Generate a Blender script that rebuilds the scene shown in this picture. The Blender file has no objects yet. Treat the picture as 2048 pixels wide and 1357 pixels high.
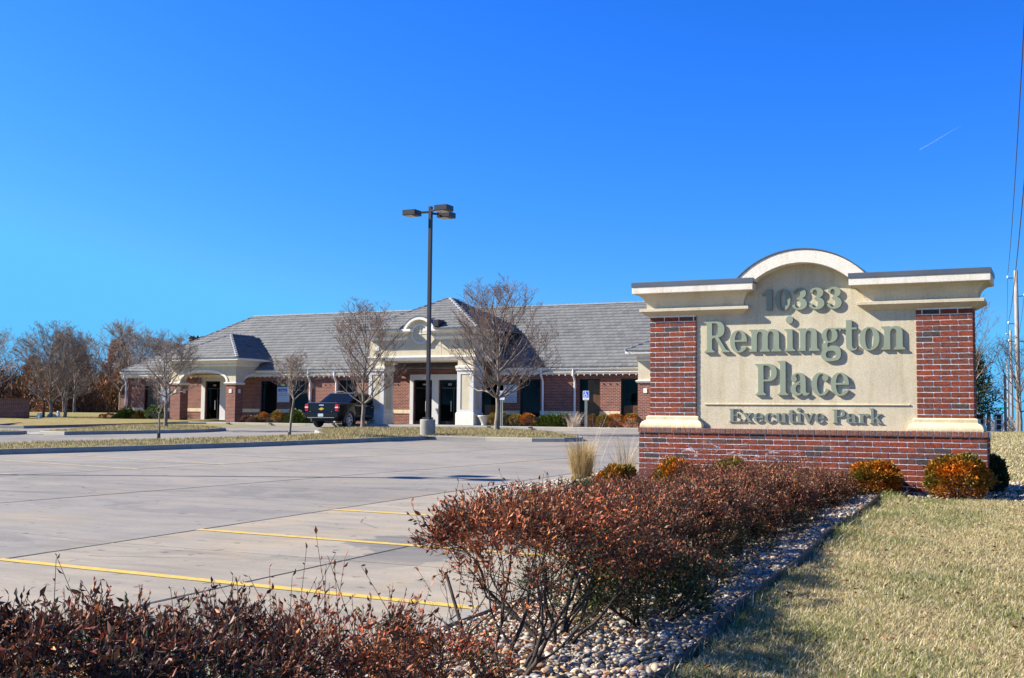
import bpy, math, random
import numpy as np
from math import sin, cos, pi, radians, sqrt, atan2
C = bpy.context.scene.collection
S = bpy.context.scene
# ---------------------------------------------------------------- camera
EYE = 1.55
yaw = radians(25.9); pitch = math.atan(151.5 / 2275.0); roll = radians(0.53)
cam_d = bpy.data.cameras.new("camera"); cam = bpy.data.objects.new("camera", cam_d); C.objects.link(cam)
cam_d.sensor_width = 36.0; cam_d.lens = 36.0 * 2275.0 / 2048.0
cam_d.clip_start = 0.05; cam_d.clip_end = 20000
from mathutils import Matrix, Vector
fw = Vector((-sin(yaw) * cos(pitch), cos(yaw) * cos(pitch), sin(pitch)))
rt0 = Vector((cos(yaw), sin(yaw), 0)); up0 = rt0.cross(fw)
rt = rt0 * cos(roll) + up0 * sin(roll); up = up0 * cos(roll) - rt0 * sin(roll)
M4 = Matrix(((rt.x, up.x, -fw.x, 0), (rt.y, up.y, -fw.y, 0), (rt.z, up.z, -fw.z, EYE), (0, 0, 0, 1)))
cam.matrix_world = M4
S.camera = cam
# ---------------------------------------------------------------- sun and sky
AZ = 22.0; EL = 34.5                       # the light travels towards +X, a little towards +Y
L = Vector((cos(radians(AZ)) * cos(radians(EL)), sin(radians(AZ)) * cos(radians(EL)), -sin(radians(EL))))
sd = bpy.data.lights.new("sun", 'SUN'); sd.energy = 5.0; sd.angle = radians(0.53); sd.color = (1.0, 0.93, 0.81)
sun = bpy.data.objects.new("sun", sd); C.objects.link(sun)
sun.rotation_euler = L.to_track_quat('-Z', 'Y').to_euler(); sun.location = (-20, -10, 30)
W = bpy.data.worlds.new("World"); S.world = W; W.use_nodes = True
nt = W.node_tree; nt.nodes.clear()
out = nt.nodes.new('ShaderNodeOutputWorld'); bg = nt.nodes.new('ShaderNodeBackground')
sky = nt.nodes.new('ShaderNodeTexSky'); sky.sky_type = 'NISHITA'; sky.sun_disc = False
sky.sun_elevation = radians(EL)
sky.sun_rotation = math.atan2(-L.x, -L.y)   # compass direction of the sun
sky.altitude = 400; sky.air_density = 1.0; sky.dust_density = 0.25; sky.ozone_density = 2.5
tc = nt.nodes.new('ShaderNodeTexCoord'); sep = nt.nodes.new('ShaderNodeSeparateXYZ'); cmb = nt.nodes.new('ShaderNodeCombineXYZ')
mx = nt.nodes.new('ShaderNodeMath'); mx.operation = 'MAXIMUM'; mx.inputs[1].default_value = 0.0
ma = nt.nodes.new('ShaderNodeMath'); ma.operation = 'MULTIPLY_ADD'; ma.inputs[1].default_value = 0.95; ma.inputs[2].default_value = 0.13
nt.links.new(tc.outputs['Generated'], sep.inputs[0]); nt.links.new(sep.outputs['Z'], mx.inputs[0])
nt.links.new(sep.outputs['X'], cmb.inputs[0]); nt.links.new(sep.outputs['Y'], cmb.inputs[1]); nt.links.new(mx.outputs[0], ma.inputs[0]); nt.links.new(ma.outputs[0], cmb.inputs[2])
nt.links.new(cmb.outputs[0], sky.inputs[0])
hs = nt.nodes.new('ShaderNodeMix'); hs.data_type = 'RGBA'; hs.blend_type = 'MULTIPLY'; hs.clamp_result = False; hs.inputs[0].default_value = 1.0
hs.inputs[7].default_value = (0.5, 0.9, 1.5, 1)
nt.links.new(sky.outputs[0], hs.inputs[6]); sc_ = nt.nodes.new('ShaderNodeSeparateColor'); cc_ = nt.nodes.new('ShaderNodeCombineColor'); nt.links.new(hs.outputs[2], sc_.inputs[0])
for k_, (ref_, tgt_, pw_) in enumerate(((1.063, 0.80, 2.55), (3.14, 2.86, 1.52), (5.2, 5.15, 1.6))):   # deep polarised blue of a dry winter sky
    a_ = nt.nodes.new('ShaderNodeMath'); a_.operation = 'DIVIDE'; a_.inputs[1].default_value = ref_; b_ = nt.nodes.new('ShaderNodeMath'); b_.operation = 'POWER'; b_.inputs[1].default_value = pw_
    c_ = nt.nodes.new('ShaderNodeMath'); c_.operation = 'MULTIPLY'; c_.inputs[1].default_value = tgt_
    lim_ = nt.nodes.new('ShaderNodeMath'); lim_.operation = 'MINIMUM'; lim_.inputs[1].default_value = (0.92, 0.98, 1.0)[k_]
    nt.links.new(sc_.outputs[k_], a_.inputs[0]); nt.links.new(a_.outputs[0], lim_.inputs[0]); nt.links.new(lim_.outputs[0], b_.inputs[0]); nt.links.new(b_.outputs[0], c_.inputs[0]); nt.links.new(c_.outputs[0], cc_.inputs[k_])
nt.links.new(cc_.outputs[0], bg.inputs[0]); nt.links.new(bg.outputs[0], out.inputs[0])
bg.inputs[1].default_value = 0.09
S.view_settings.view_transform = 'Standard'; S.view_settings.look = 'None'
S.view_settings.exposure = 1.2; S.view_settings.gamma = 1.0
try: S.view_settings.use_curve_mapping = False
except Exception: pass
S.cycles.max_bounces = 6; S.cycles.transparent_max_bounces = 12; S.cycles.diffuse_bounces = 3; S.cycles.glossy_bounces = 3
# ---------------------------------------------------------------- node material helper
def new_mat(name):
    m = bpy.data.materials.new(name); m.use_nodes = True
    t = m.node_tree; t.nodes.clear()
    o = t.nodes.new('ShaderNodeOutputMaterial'); b = t.nodes.new('ShaderNodeBsdfPrincipled')
    t.links.new(b.outputs[0], o.inputs[0])
    return m, t, b, o
def N(t, kind, **kw):
    n = t.nodes.new(kind)
    for k, v in kw.items():
        if k in n.inputs: n.inputs[k].default_value = v
        else: setattr(n, k, v)
    return n
def c4(c): return (c[0], c[1], c[2], 1.0)
def ramp(t, stops, interp='LINEAR'):
    r = t.nodes.new('ShaderNodeValToRGB'); r.color_ramp.interpolation = interp
    e = r.color_ramp.elements
    while len(e) > 1: e.remove(e[-1])
    e[0].position = stops[0][0]; e[0].color = c4(stops[0][1])
    for p, c in stops[1:]:
        x = e.new(p); x.color = c4(c)
    return r
def mixc(t, a, b, fac, mode='MIX'):
    n = t.nodes.new('ShaderNodeMix'); n.data_type = 'RGBA'; n.blend_type = mode; n.clamp_result = False
    for s, v in ((0, fac), (6, a), (7, b)):
        if isinstance(v, (int, float)): n.inputs[s].default_value = v
        elif isinstance(v, (tuple, list)): n.inputs[s].default_value = c4(v)
        else: t.links.new(v, n.inputs[s])
    return n.outputs[2]
def noise(t, scale, detail=4, rough=0.55, vec=None, dist=0.0):
    n = t.nodes.new('ShaderNodeTexNoise'); n.inputs['Scale'].default_value = scale; n.inputs['Detail'].default_value = detail
    n.inputs['Roughness'].default_value = rough; n.inputs['Distortion'].default_value = dist
    if vec is not None: t.links.new(vec, n.inputs['Vector'])
    return n
def bump(t, b, height, strength=0.3, dist=0.01):
    n = t.nodes.new('ShaderNodeBump'); n.inputs['Strength'].default_value = strength; n.inputs['Distance'].default_value = dist
    t.links.new(height, n.inputs['Height']); t.links.new(n.outputs[0], b.inputs['Normal'])
def geo_pos(t):
    return t.nodes.new('ShaderNodeNewGeometry').outputs['Position']
def mapping(t, vec, scale=(1, 1, 1), rot=(0, 0, 0), loc=(0, 0, 0)):
    n = t.nodes.new('ShaderNodeMapping'); n.inputs['Scale'].default_value = scale; n.inputs['Rotation'].default_value = rot; n.inputs['Location'].default_value = loc
    t.links.new(vec, n.inputs[0]); return n.outputs[0]
def flat(name, col, rough=0.6, metal=0.0, var=0.12, scale=6.0, bmp=0.0, bscale=80, spec=0.5, coat=0.0):
    m, t, b, o = new_mat(name)
    p = geo_pos(t); n = noise(t, scale, 5, 0.6, p)
    lo = tuple(max(0, c * (1 - var)) for c in col); hi = tuple(c * (1 + var) for c in col)
    r = ramp(t, [(0.3, lo), (0.7, hi)]); t.links.new(n.outputs[0], r.inputs[0]); t.links.new(r.outputs[0], b.inputs['Base Color'])
    b.inputs['Roughness'].default_value = rough; b.inputs['Metallic'].default_value = metal
    b.inputs['Specular IOR Level'].default_value = spec; b.inputs['Coat Weight'].default_value = coat
    if bmp: bump(t, b, noise(t, bscale, 3, 0.6, p).outputs[0], bmp, 0.01)
    return m
def attr_mat(name, rough=0.6, trans=0.0, var=0.0, spec=0.3):
    """colour of each leaf or blade comes from its own colour attribute"""
    m, t, b, o = new_mat(name)
    a = t.nodes.new('ShaderNodeAttribute'); a.attribute_name = 'col'
    col = a.outputs['Color']
    t.links.new(col, b.inputs['Base Color']); b.inputs['Roughness'].default_value = rough; b.inputs['Specular IOR Level'].default_value = spec
    if trans > 0:
        tr = t.nodes.new('ShaderNodeBsdfTranslucent'); t.links.new(col, tr.inputs[0])
        ms = t.nodes.new('ShaderNodeMixShader'); ms.inputs[0].default_value = trans
        t.links.new(b.outputs[0], ms.inputs[1]); t.links.new(tr.outputs[0], ms.inputs[2]); t.links.new(ms.outputs[0], o.inputs[0])
    return m
M = {}
# --- masonry
def sign_brick(name, stops, stain=0.0):
    m, t, b, o = new_mat(name)
    oi = t.nodes.new('ShaderNodeObjectInfo'); p = geo_pos(t)
    r = ramp(t, stops); t.links.new(oi.outputs['Random'], r.inputs[0])
    n1 = noise(t, 22, 5, 0.65, mapping(t, p, (1, 1, 2.2)))
    r1 = ramp(t, [(0.32, (0.55, 0.5, 0.5)), (0.55, (1, 1, 1)), (0.8, (1.35, 1.25, 1.2))]); t.links.new(n1.outputs[0], r1.inputs[0])
    c = mixc(t, r.outputs[0], r1.outputs[0], 1.0, 'MULTIPLY')
    n2 = noise(t, 9, 6, 0.7, p, 1.2)                       # dark fold marks
    r2 = ramp(t, [(0.60, (0, 0, 0)), (0.66, (1, 1, 1)), (0.70, (0, 0, 0))]); t.links.new(n2.outputs[0], r2.inputs[0])
    c = mixc(t, c, (0.05, 0.025, 0.02), r2.outputs[0])
    if stain:
        n3 = noise(t, 5.5, 6, 0.75, mapping(t, p, (1, 1, 1.6)), 0.8)
        r3 = ramp(t, [(0.575, (0, 0, 0)), (0.62, (1, 1, 1))]); t.links.new(n3.outputs[0], r3.inputs[0])
        sx = t.nodes.new('ShaderNodeSeparateXYZ'); t.links.new(p, sx.inputs[0])
        m1 = N(t, 'ShaderNodeMapRange'); m1.inputs[1].default_value = -2.2; m1.inputs[2].default_value = -3.6; t.links.new(sx.outputs[0], m1.inputs[0])
        m2 = N(t, 'ShaderNodeMapRange'); m2.inputs[1].default_value = 1.32; m2.inputs[2].default_value = 1.15; t.links.new(sx.outputs[2], m2.inputs[0])
        ml = N(t, 'ShaderNodeMath', operation='MULTIPLY'); t.links.new(m1.outputs[0], ml.inputs[0]); t.links.new(m2.outputs[0], ml.inputs[1])
        m3 = N(t, 'ShaderNodeMath', operation='MULTIPLY'); t.links.new(ml.outputs[0], m3.inputs[0]); t.links.new(r3.outputs[0], m3.inputs[1])
        m4 = N(t, 'ShaderNodeMath', operation='MULTIPLY'); t.links.new(m3.outputs[0], m4.inputs[0]); m4.inputs[1].default_value = stain
        c = mixc(t, c, (0.55, 0.5, 0.5), m4.outputs[0])
    t.links.new(c, b.inputs['Base Color']); b.inputs['Roughness'].default_value = 0.88; b.inputs['Specular IOR Level'].default_value = 0.2
    bump(t, b, noise(t, 70, 5, 0.7, mapping(t, p, (1, 1, 2))).outputs[0], 0.8, 0.006)
    return m
reds = [(0.0, (0.26, 0.056, 0.028)), (0.22, (0.20, 0.055, 0.032)), (0.42, (0.29, 0.066, 0.032)), (0.6, (0.175, 0.056, 0.038)), (0.78, (0.225, 0.07, 0.044)), (0.93, (0.14, 0.056, 0.042)), (1.0, (0.14, 0.068, 0.052))]
M['brick'] = sign_brick('red_clay_brick', reds, 0.9)
M['brick_p'] = sign_brick('red_clay_brick_pillar', reds, 0.0)
M['brick_dark'] = sign_brick('dark_clay_brick', [(0, (0.075, 0.06, 0.055)), (1, (0.10, 0.07, 0.06))])
M['rowlock'] = sign_brick('brown_clay_brick', [(0, (0.27, 0.10, 0.065)), (0.5, (0.22, 0.11, 0.08)), (1, (0.18, 0.10, 0.078))])
M['mortar'] = flat('mortar', (0.82, 0.74, 0.66), 0.95, var=0.12, scale=30, bmp=0.5, bscale=150)
def stucco(name, col, var=0.1):
    m, t, b, o = new_mat(name); p = geo_pos(t)
    n = noise(t, 1.6, 6, 0.6, p); r = ramp(t, [(0.3, tuple(c * (1 - var) for c in col)), (0.7, tuple(c * (1 + var * .6) for c in col))])
    t.links.new(n.outputs[0], r.inputs[0])
    n2 = noise(t, 95, 4, 0.7, p); r2 = ramp(t, [(0.35, (0.80, 0.79, 0.76)), (0.6, (1.05, 1.05, 1.05))]); t.links.new(n2.outputs[0], r2.inputs[0])
    c = mixc(t, r.outputs[0], r2.outputs[0], 1.0, 'MULTIPLY')
    n3 = noise(t, 3.0, 5, 0.7, mapping(t, p, (2.2, 2.2, 0.25)))   # runs of dirt washed down the face
    r3 = ramp(t, [(0.48, (1, 1, 1)), (0.75, (0.80, 0.765, 0.68))]); t.links.new(n3.outputs[0], r3.inputs[0])
    c = mixc(t, c, r3.outputs[0], 1.0, 'MULTIPLY')
    t.links.new(c, b.inputs['Base Color'])
    b.inputs['Roughness'].default_value = 0.93; b.inputs['Specular IOR Level'].default_value = 0.15
    bump(t, b, noise(t, 120, 4, 0.7, p).outputs[0], 0.55, 0.008)
    return m
M['stucco'] = stucco('tan_stucco', (0.60, 0.53, 0.39))
M['stucco_d'] = stucco('cornice_stucco', (0.62, 0.55, 0.41))
M['cream'] = stucco('cream_stucco', (0.80, 0.75, 0.66), 0.05)
M['limestone'] = stucco('yellow_cast_stone', (0.74, 0.63, 0.42), 0.10)
M['flashing'] = flat('grey_metal_flashing', (0.11, 0.125, 0.15), 0.45, 0.4, 0.12, 3)
M['sage'] = flat('sage_green_letter_paint', (0.225, 0.262, 0.19), 0.5, 0, 0.05, 5, 0.05)
M['sage_d'] = flat('faded_sage_letter_paint', (0.175, 0.205, 0.165), 0.5, 0, 0.07, 9)
M['white'] = flat('white_painted_metal', (0.76, 0.75, 0.72), 0.45, 0, 0.04, 4)
M['trim'] = flat('pale_door_trim', (0.58, 0.57, 0.54), 0.6, 0, 0.04, 4)
# building brick: courses as relief
def wall_brick(name, mul=1.0):
    m, t, b, o = new_mat(name)
    uv = t.nodes.new('ShaderNodeUVMap'); uv.uv_map = 'UVMap'
    br = t.nodes.new('ShaderNodeTexBrick'); t.links.new(uv.outputs[0], br.inputs['Vector'])
    br.inputs['Scale'].default_value = 1.0; br.inputs['Brick Width'].default_value = 0.24; br.inputs['Row Height'].default_value = 0.085
    br.inputs['Mortar Size'].default_value = 0.009; br.inputs['Mortar Smooth'].default_value = 0.1; br.inputs['Bias'].default_value = -0.15
    br.inputs['Color1'].default_value = c4((0.24 * mul, 0.07 * mul, 0.044 * mul)); br.inputs['Color2'].default_value = c4((0.125 * mul, 0.042 * mul, 0.032 * mul)); br.inputs['Mortar'].default_value = c4((0.36, 0.28, 0.24))
    n = noise(t, 2.5, 5, 0.6, uv.outputs[0]); r = ramp(t, [(0.3, (0.85, 0.85, 0.85)), (0.7, (1.15, 1.12, 1.1))]); t.links.new(n.outputs[0], r.inputs[0])
    c = mixc(t, br.outputs['Color'], r.outputs[0], 1.0, 'MULTIPLY'); t.links.new(c, b.inputs['Base Color'])
    b.inputs['Roughness'].default_value = 0.9; b.inputs['Specular IOR Level'].default_value = 0.2
    inv = N(t, 'ShaderNodeMath', operation='SUBTRACT'); inv.inputs[0].default_value = 1; t.links.new(br.outputs['Fac'], inv.inputs[1])
    bump(t, b, inv.outputs[0], 0.7, 0.02)
    return m
M['wbrick'] = wall_brick('building_brick'); M['wbrick2'] = wall_brick('enclosure_brick', 0.7)
# concrete
def concrete(name, base, per_object=0.06, stains=True, spill=False):
    m, t, b, o = new_mat(name); p = geo_pos(t)
    oi = t.nodes.new('ShaderNodeObjectInfo')
    n1 = noise(t, 0.35, 6, 0.6, p, 0.6)
    r1 = ramp(t, [(0.25, tuple(c * 0.80 for c in base)), (0.5, base), (0.75, (base[0] * 1.12, base[1] * 1.08, base[2] * 1.0))]); t.links.new(n1.outputs[0], r1.inputs[0])
    n2 = noise(t, 2.2, 6, 0.7, mapping(t, p, (0.35, 1.6, 1)), 0.4); r2 = ramp(t, [(0.3, (0.78, 0.79, 0.81)), (0.62, (1.05, 1.03, 1.01))]); t.links.new(n2.outputs[0], r2.inputs[0])
    c = mixc(t, r1.outputs[0], r2.outputs[0], 1.0, 'MULTIPLY')
    n3 = noise(t, 45, 4, 0.7, p); r3 = ramp(t, [(0.3, (0.88, 0.88, 0.88)), (0.65, (1.06, 1.06, 1.06))]); t.links.new(n3.outputs[0], r3.inputs[0])
    c = mixc(t, c, r3.outputs[0], 1.0, 'MULTIPLY')
    if stains:
        n4 = noise(t, 0.5, 7, 0.62, mapping(t, p, (0.55, 1.3, 1), (0, 0, 0.5), (3.1, 1.7, 0)), 1.0)
        r4 = ramp(t, [(0.56, (1, 1, 1)), (0.60, (0.80, 0.82, 0.85)), (0.85, (0.76, 0.78, 0.82))]); t.links.new(n4.outputs[0], r4.inputs[0])
        c = mixc(t, c, r4.outputs[0], 0.8, 'MULTIPLY')
        n5 = noise(t, 0.9, 6, 0.6, mapping(t, p, (1, 0.5, 1), (0, 0, -0.3)), 0.6)
        r5 = ramp(t, [(0.55, (1, 1, 1)), (0.72, (1.14, 1.04, 0.88))]); t.links.new(n5.outputs[0], r5.inputs[0])
        c = mixc(t, c, r5.outputs[0], 1.0, 'MULTIPLY')
        n6 = noise(t, 1.3, 5, 0.8, mapping(t, p, (0.5, 2.5, 1), (0, 0, 0.2), (9, 4, 0)), 2.5)  # chalky scuffs
        r6 = ramp(t, [(0.665, (0, 0, 0)), (0.69, (0.5, 0.5, 0.5)), (0.71, (0, 0, 0))]); t.links.new(n6.outputs[0], r6.inputs[0])
        c = mixc(t, c, (0.62, 0.62, 0.64), r6.outputs[0])
        n7 = noise(t, 5.5, 3, 0.5, p); r7 = ramp(t, [(0.665, (1, 1, 1)), (0.70, (0.62, 0.60, 0.58))]); t.links.new(n7.outputs[0], r7.inputs[0])      # oil drips
        c = mixc(t, c, r7.outputs[0], 1.0, 'MULTIPLY')
        n8 = noise(t, 1.1, 5, 0.6, mapping(t, p, (0.12, 1.6, 1), (0, 0, -0.12)), 0.3); r8 = ramp(t, [(0.56, (1, 1, 1)), (0.66, (0.86, 0.86, 0.88))]); t.links.new(n8.outputs[0], r8.inputs[0])   # tyre-worn lanes
        c = mixc(t, c, r8.outputs[0], 1.0, 'MULTIPLY')
    if spill:                                                      # old dark spill that ran along the stall joint
        nz = noise(t, 0.9, 6, 0.6, p); sx = t.nodes.new('ShaderNodeSeparateXYZ'); t.links.new(p, sx.inputs[0])
        a1 = N(t, 'ShaderNodeMath', operation='MULTIPLY_ADD'); a1.inputs[1].default_value = 3.2; a1.inputs[2].default_value = 4.4; t.links.new(nz.outputs[0], a1.inputs[0])      # centre line wanders
        a2 = N(t, 'ShaderNodeMath', operation='ADD'); t.links.new(sx.outputs[0], a2.inputs[0]); t.links.new(a1.outputs[0], a2.inputs[1])
        a3 = N(t, 'ShaderNodeMath', operation='ABSOLUTE'); t.links.new(a2.outputs[0], a3.inputs[0])
        r9 = N(t, 'ShaderNodeMapRange'); r9.inputs[1].default_value = 0.62; r9.inputs[2].default_value = 0.50; t.links.new(a3.outputs[0], r9.inputs[0])
        yb = N(t, 'ShaderNodeMapRange'); yb.inputs[1].default_value = 8.4; yb.inputs[2].default_value = 9.6; t.links.new(sx.outputs[1], yb.inputs[0])
        yc = N(t, 'ShaderNodeMath', operation='MULTIPLY'); t.links.new(r9.outputs[0], yc.inputs[0]); t.links.new(yb.outputs[0], yc.inputs[1])
        c = mixc(t, c, mixc(t, c, (0.60, 0.64, 0.72), 1.0, 'MULTIPLY'), yc.outputs[0])
    if per_object:
        mr = N(t, 'ShaderNodeMapRange'); mr.inputs[3].default_value = 1 - per_object; mr.inputs[4].default_value = 1 + per_object
        t.links.new(oi.outputs['Random'], mr.inputs[0])
        cc = t.nodes.new('ShaderNodeCombineColor')
        for k in range(3): t.links.new(mr.outputs[0], cc.inputs[k])
        c = mixc(t, c, cc.outputs[0], 1.0, 'MULTIPLY')
    t.links.new(c, b.inputs['Base Color']); b.inputs['Roughness'].default_value = 0.86; b.inputs['Specular IOR Level'].default_value = 0.25
    bump(t, b, noise(t, 140, 3, 0.7, p).outputs[0], 0.25, 0.004)
    return m
M['concrete'] = concrete('parking_concrete', (0.248, 0.228, 0.20)); M['concrete_tan'] = concrete('stall_concrete', (0.305, 0.268, 0.215), spill=True)
M['kerb'] = concrete('kerb_concrete', (0.30, 0.285, 0.255), 0.0, False)
M['walk'] = concrete('sidewalk_concrete', (0.33, 0.31, 0.275), 0.0, False)
M['joint'] = flat('joint_filler', (0.03, 0.03, 0.032), 0.9)
def line_paint():
    m, t, b, o = new_mat('worn_yellow_paint'); p = geo_pos(t)
    n = noise(t, 14, 6, 0.75, p); r = ramp(t, [(0.36, (0.29, 0.26, 0.20)), (0.44, (0.46, 0.33, 0.10)), (0.52, (0.56, 0.37, 0.045)), (0.7, (0.64, 0.43, 0.05))]); t.links.new(n.outputs[0], r.inputs[0])
    t.links.new(r.outputs[0], b.inputs['Base Color']); b.inputs['Roughness'].default_value = 0.75; return m
M['yellow'] = line_paint()
M['yellow_old'] = flat('faded_yellow_paint', (0.44, 0.35, 0.20), 0.85, var=0.22, scale=5)
# roof tile with its own tone per tile
def tile_mat():
    m, t, b, o = new_mat('grey_roof_tile')
    a = t.nodes.new('ShaderNodeAttribute'); a.attribute_name = 'col'; p = geo_pos(t)
    n = noise(t, 1.2, 6, 0.65, p); r = ramp(t, [(0.3, (0.85, 0.86, 0.9)), (0.7, (1.1, 1.09, 1.06))]); t.links.new(n.outputs[0], r.inputs[0])
    t.links.new(mixc(t, a.outputs['Color'], r.outputs[0], 1.0, 'MULTIPLY'), b.inputs['Base Color'])
    b.inputs['Roughness'].default_value = 0.8; b.inputs['Specular IOR Level'].default_value = 0.3; return m
M['tile'] = tile_mat()
M['roof_under'] = flat('roof_underlay', (0.07, 0.075, 0.085), 0.9)
M['bronze'] = flat('dark_bronze_metal', (0.035, 0.03, 0.036), 0.42, 0.3, 0.15, 3)
M['lens'] = flat('lamp_lens_glass', (0.5, 0.48, 0.44), 0.3)
M['galv'] = flat('galvanised_post', (0.33, 0.36, 0.33), 0.5, 0.5, 0.1)
def glass_mat(name, tint=0.16, rough=0.02):
    m, t, b, o = new_mat(name); t.nodes.remove(b)
    tr = t.nodes.new('ShaderNodeBsdfTransparent'); tr.inputs[0].default_value = (tint, tint, tint * 1.05, 1)
    gl = t.nodes.new('ShaderNodeBsdfGlossy'); gl.inputs[0].default_value = (0.3, 0.28, 0.26, 1); gl.inputs['Roughness'].default_value = rough
    fr = t.nodes.new('ShaderNodeLayerWeight'); pw = N(t, 'ShaderNodeMath', operation='POWER'); pw.inputs[1].default_value = 5.0; t.links.new(fr.outputs['Facing'], pw.inputs[0])
    ad = N(t, 'ShaderNodeMath', operation='ADD'); ad.inputs[1].default_value = 0.03; t.links.new(pw.outputs[0], ad.inputs[0])
    ms = t.nodes.new('ShaderNodeMixShader'); t.links.new(ad.outputs[0], ms.inputs[0]); t.links.new(tr.outputs[0], ms.inputs[1]); t.links.new(gl.outputs[0], ms.inputs[2])
    t.links.new(ms.outputs[0], o.inputs[0]); return m
M['glass'] = glass_mat('dark_window_glass', 0.75)
M['frame'] = flat('dark_window_frame', (0.018, 0.017, 0.018), 0.4)
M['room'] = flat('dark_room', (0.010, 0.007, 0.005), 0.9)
M['blind'] = flat('wooden_blind', (0.62, 0.29, 0.07), 0.55, var=0.2, scale=5)
M['blind_dk'] = flat('dark_blind', (0.014, 0.008, 0.005), 0.6, var=0.2, scale=5)
# --- ground
def lawn_mat():
    m, t, b, o = new_mat('dormant_turf'); p = geo_pos(t)
    n1 = noise(t, 0.9, 6, 0.65, p); r1 = ramp(t, [(0.34, (0.15, 0.145, 0.05)), (0.5, (0.31, 0.26, 0.12)), (0.7, (0.43, 0.36, 0.20))]); t.links.new(n1.outputs[0], r1.inputs[0])
    n2 = noise(t, 55, 6, 0.8, p); r2 = ramp(t, [(0.35, (0.5, 0.5, 0.45)), (0.62, (1.2, 1.2, 1.15))]); t.links.new(n2.outputs[0], r2.inputs[0])
    c = mixc(t, r1.outputs[0], r2.outputs[0], 1.0, 'MULTIPLY'); t.links.new(c, b.inputs['Base Color'])
    b.inputs['Roughness'].default_value = 0.95; b.inputs['Specular IOR Level'].default_value = 0.1
    bump(t, b, n2.outputs[0], 1.0, 0.05); return m
M['lawn'] = lawn_mat()
def field_mat():
    m, t, b, o = new_mat('far_ground'); p = geo_pos(t)
    n1 = noise(t, 0.05, 6, 0.65, p); r1 = ramp(t, [(0.3, (0.15, 0.16, 0.05)), (0.5, (0.27, 0.22, 0.10)), (0.7, (0.30, 0.17, 0.08))]); t.links.new(n1.outputs[0], r1.inputs[0])
    n2 = noise(t, 3, 6, 0.8, p); r2 = ramp(t, [(0.35, (0.7, 0.7, 0.65)), (0.62, (1.15, 1.15, 1.1))]); t.links.new(n2.outputs[0], r2.inputs[0])
    t.links.new(mixc(t, r1.outputs[0], r2.outputs[0], 1.0, 'MULTIPLY'), b.inputs['Base Color']); b.inputs['Roughness'].default_value = 1.0; b.inputs['Specular IOR Level'].default_value = 0.05
    return m
M['field'] = field_mat()
M['soil'] = flat('gravelly_soil', (0.10, 0.085, 0.065), 0.95, var=0.4, scale=30, bmp=0.8, bscale=60)
def stone_mat(name, by_object):
    m, t, b, o = new_mat(name); p = geo_pos(t)
    if by_object:
        oi = t.nodes.new('ShaderNodeObjectInfo'); f = oi.outputs['Random']
    else:
        a = t.nodes.new('ShaderNodeAttribute'); a.attribute_name = 'rnd'; f = a.outputs['Fac']
    r = ramp(t, [(0.0, (0.34, 0.30, 0.24)), (0.12, (0.15, 0.145, 0.14)), (0.24, (0.48, 0.42, 0.32)), (0.36, (0.44, 0.29, 0.11)), (0.46, (0.23, 0.21, 0.185)), (0.58, (0.54, 0.49, 0.42)), (0.68, (0.33, 0.18, 0.09)), (0.78, (0.20, 0.20, 0.20)), (0.88, (0.44, 0.36, 0.24)), (0.95, (0.36, 0.15, 0.08)), (1.0, (0.6, 0.58, 0.55))])
    t.links.new(f, r.inputs[0])
    n = noise(t, 60, 4, 0.6, p); r2 = ramp(t, [(0.3, (0.75, 0.75, 0.75)), (0.7, (1.12, 1.12, 1.12))]); t.links.new(n.outputs[0], r2.inputs[0])
    t.links.new(mixc(t, r.outputs[0], r2.outputs[0], 1.0, 'MULTIPLY'), b.inputs['Base Color'])
    b.inputs['Roughness'].default_value = 0.6; return m
M['pebble'] = stone_mat('river_pebble', True); M['pebbles'] = stone_mat('river_pebbles', False)
M['edging'] = flat('black_bed_edging', (0.03, 0.028, 0.026), 0.55)
def bark(name, a, bb, sc=12):
    m, t, b, o = new_mat(name); p = geo_pos(t)
    n = noise(t, sc, 6, 0.7, mapping(t, p, (1, 1, 0.22))); r = ramp(t, [(0.3, a), (0.7, bb)]); t.links.new(n.outputs[0], r.inputs[0])
    t.links.new(r.outputs[0], b.inputs['Base Color']); b.inputs['Roughness'].default_value = 0.9; b.inputs['Specular IOR Level'].default_value = 0.2
    bump(t, b, n.outputs[0], 0.7, 0.03); return m
M['bark'] = bark('grey_bark', (0.10, 0.085, 0.07), (0.29, 0.25, 0.215))
M['twig'] = bark('grey_brown_twigs', (0.13, 0.10, 0.085), (0.27, 0.22, 0.19))
M['twig_red'] = bark('reddish_twigs', (0.11, 0.075, 0.062), (0.25, 0.18, 0.15))
M['bark_dk'] = bark('dark_bark', (0.03, 0.025, 0.022), (0.11, 0.09, 0.08))
M['twig_dk'] = bark('dark_twigs', (0.06, 0.048, 0.045), (0.16, 0.125, 0.115))
M['twig_pale'] = bark('pale_twigs', (0.16, 0.125, 0.10), (0.34, 0.27, 0.22))
M['stem'] = bark('shrub_stems', (0.025, 0.02, 0.018), (0.10, 0.078, 0.066), 40)
M['leaf'] = attr_mat('shrub_leaves', 0.5, 0.12, spec=0.28)
M['needle'] = attr_mat('evergreen_needles', 0.65, 0.1)
M['dry'] = attr_mat('dry_grass_blades', 0.75, 0.3, spec=0.2)
M['wood_pole'] = bark('weathered_pole_wood', (0.20, 0.175, 0.155), (0.40, 0.36, 0.33), 6)
M['wire'] = flat('overhead_wire', (0.04, 0.04, 0.07), 0.6)
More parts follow.
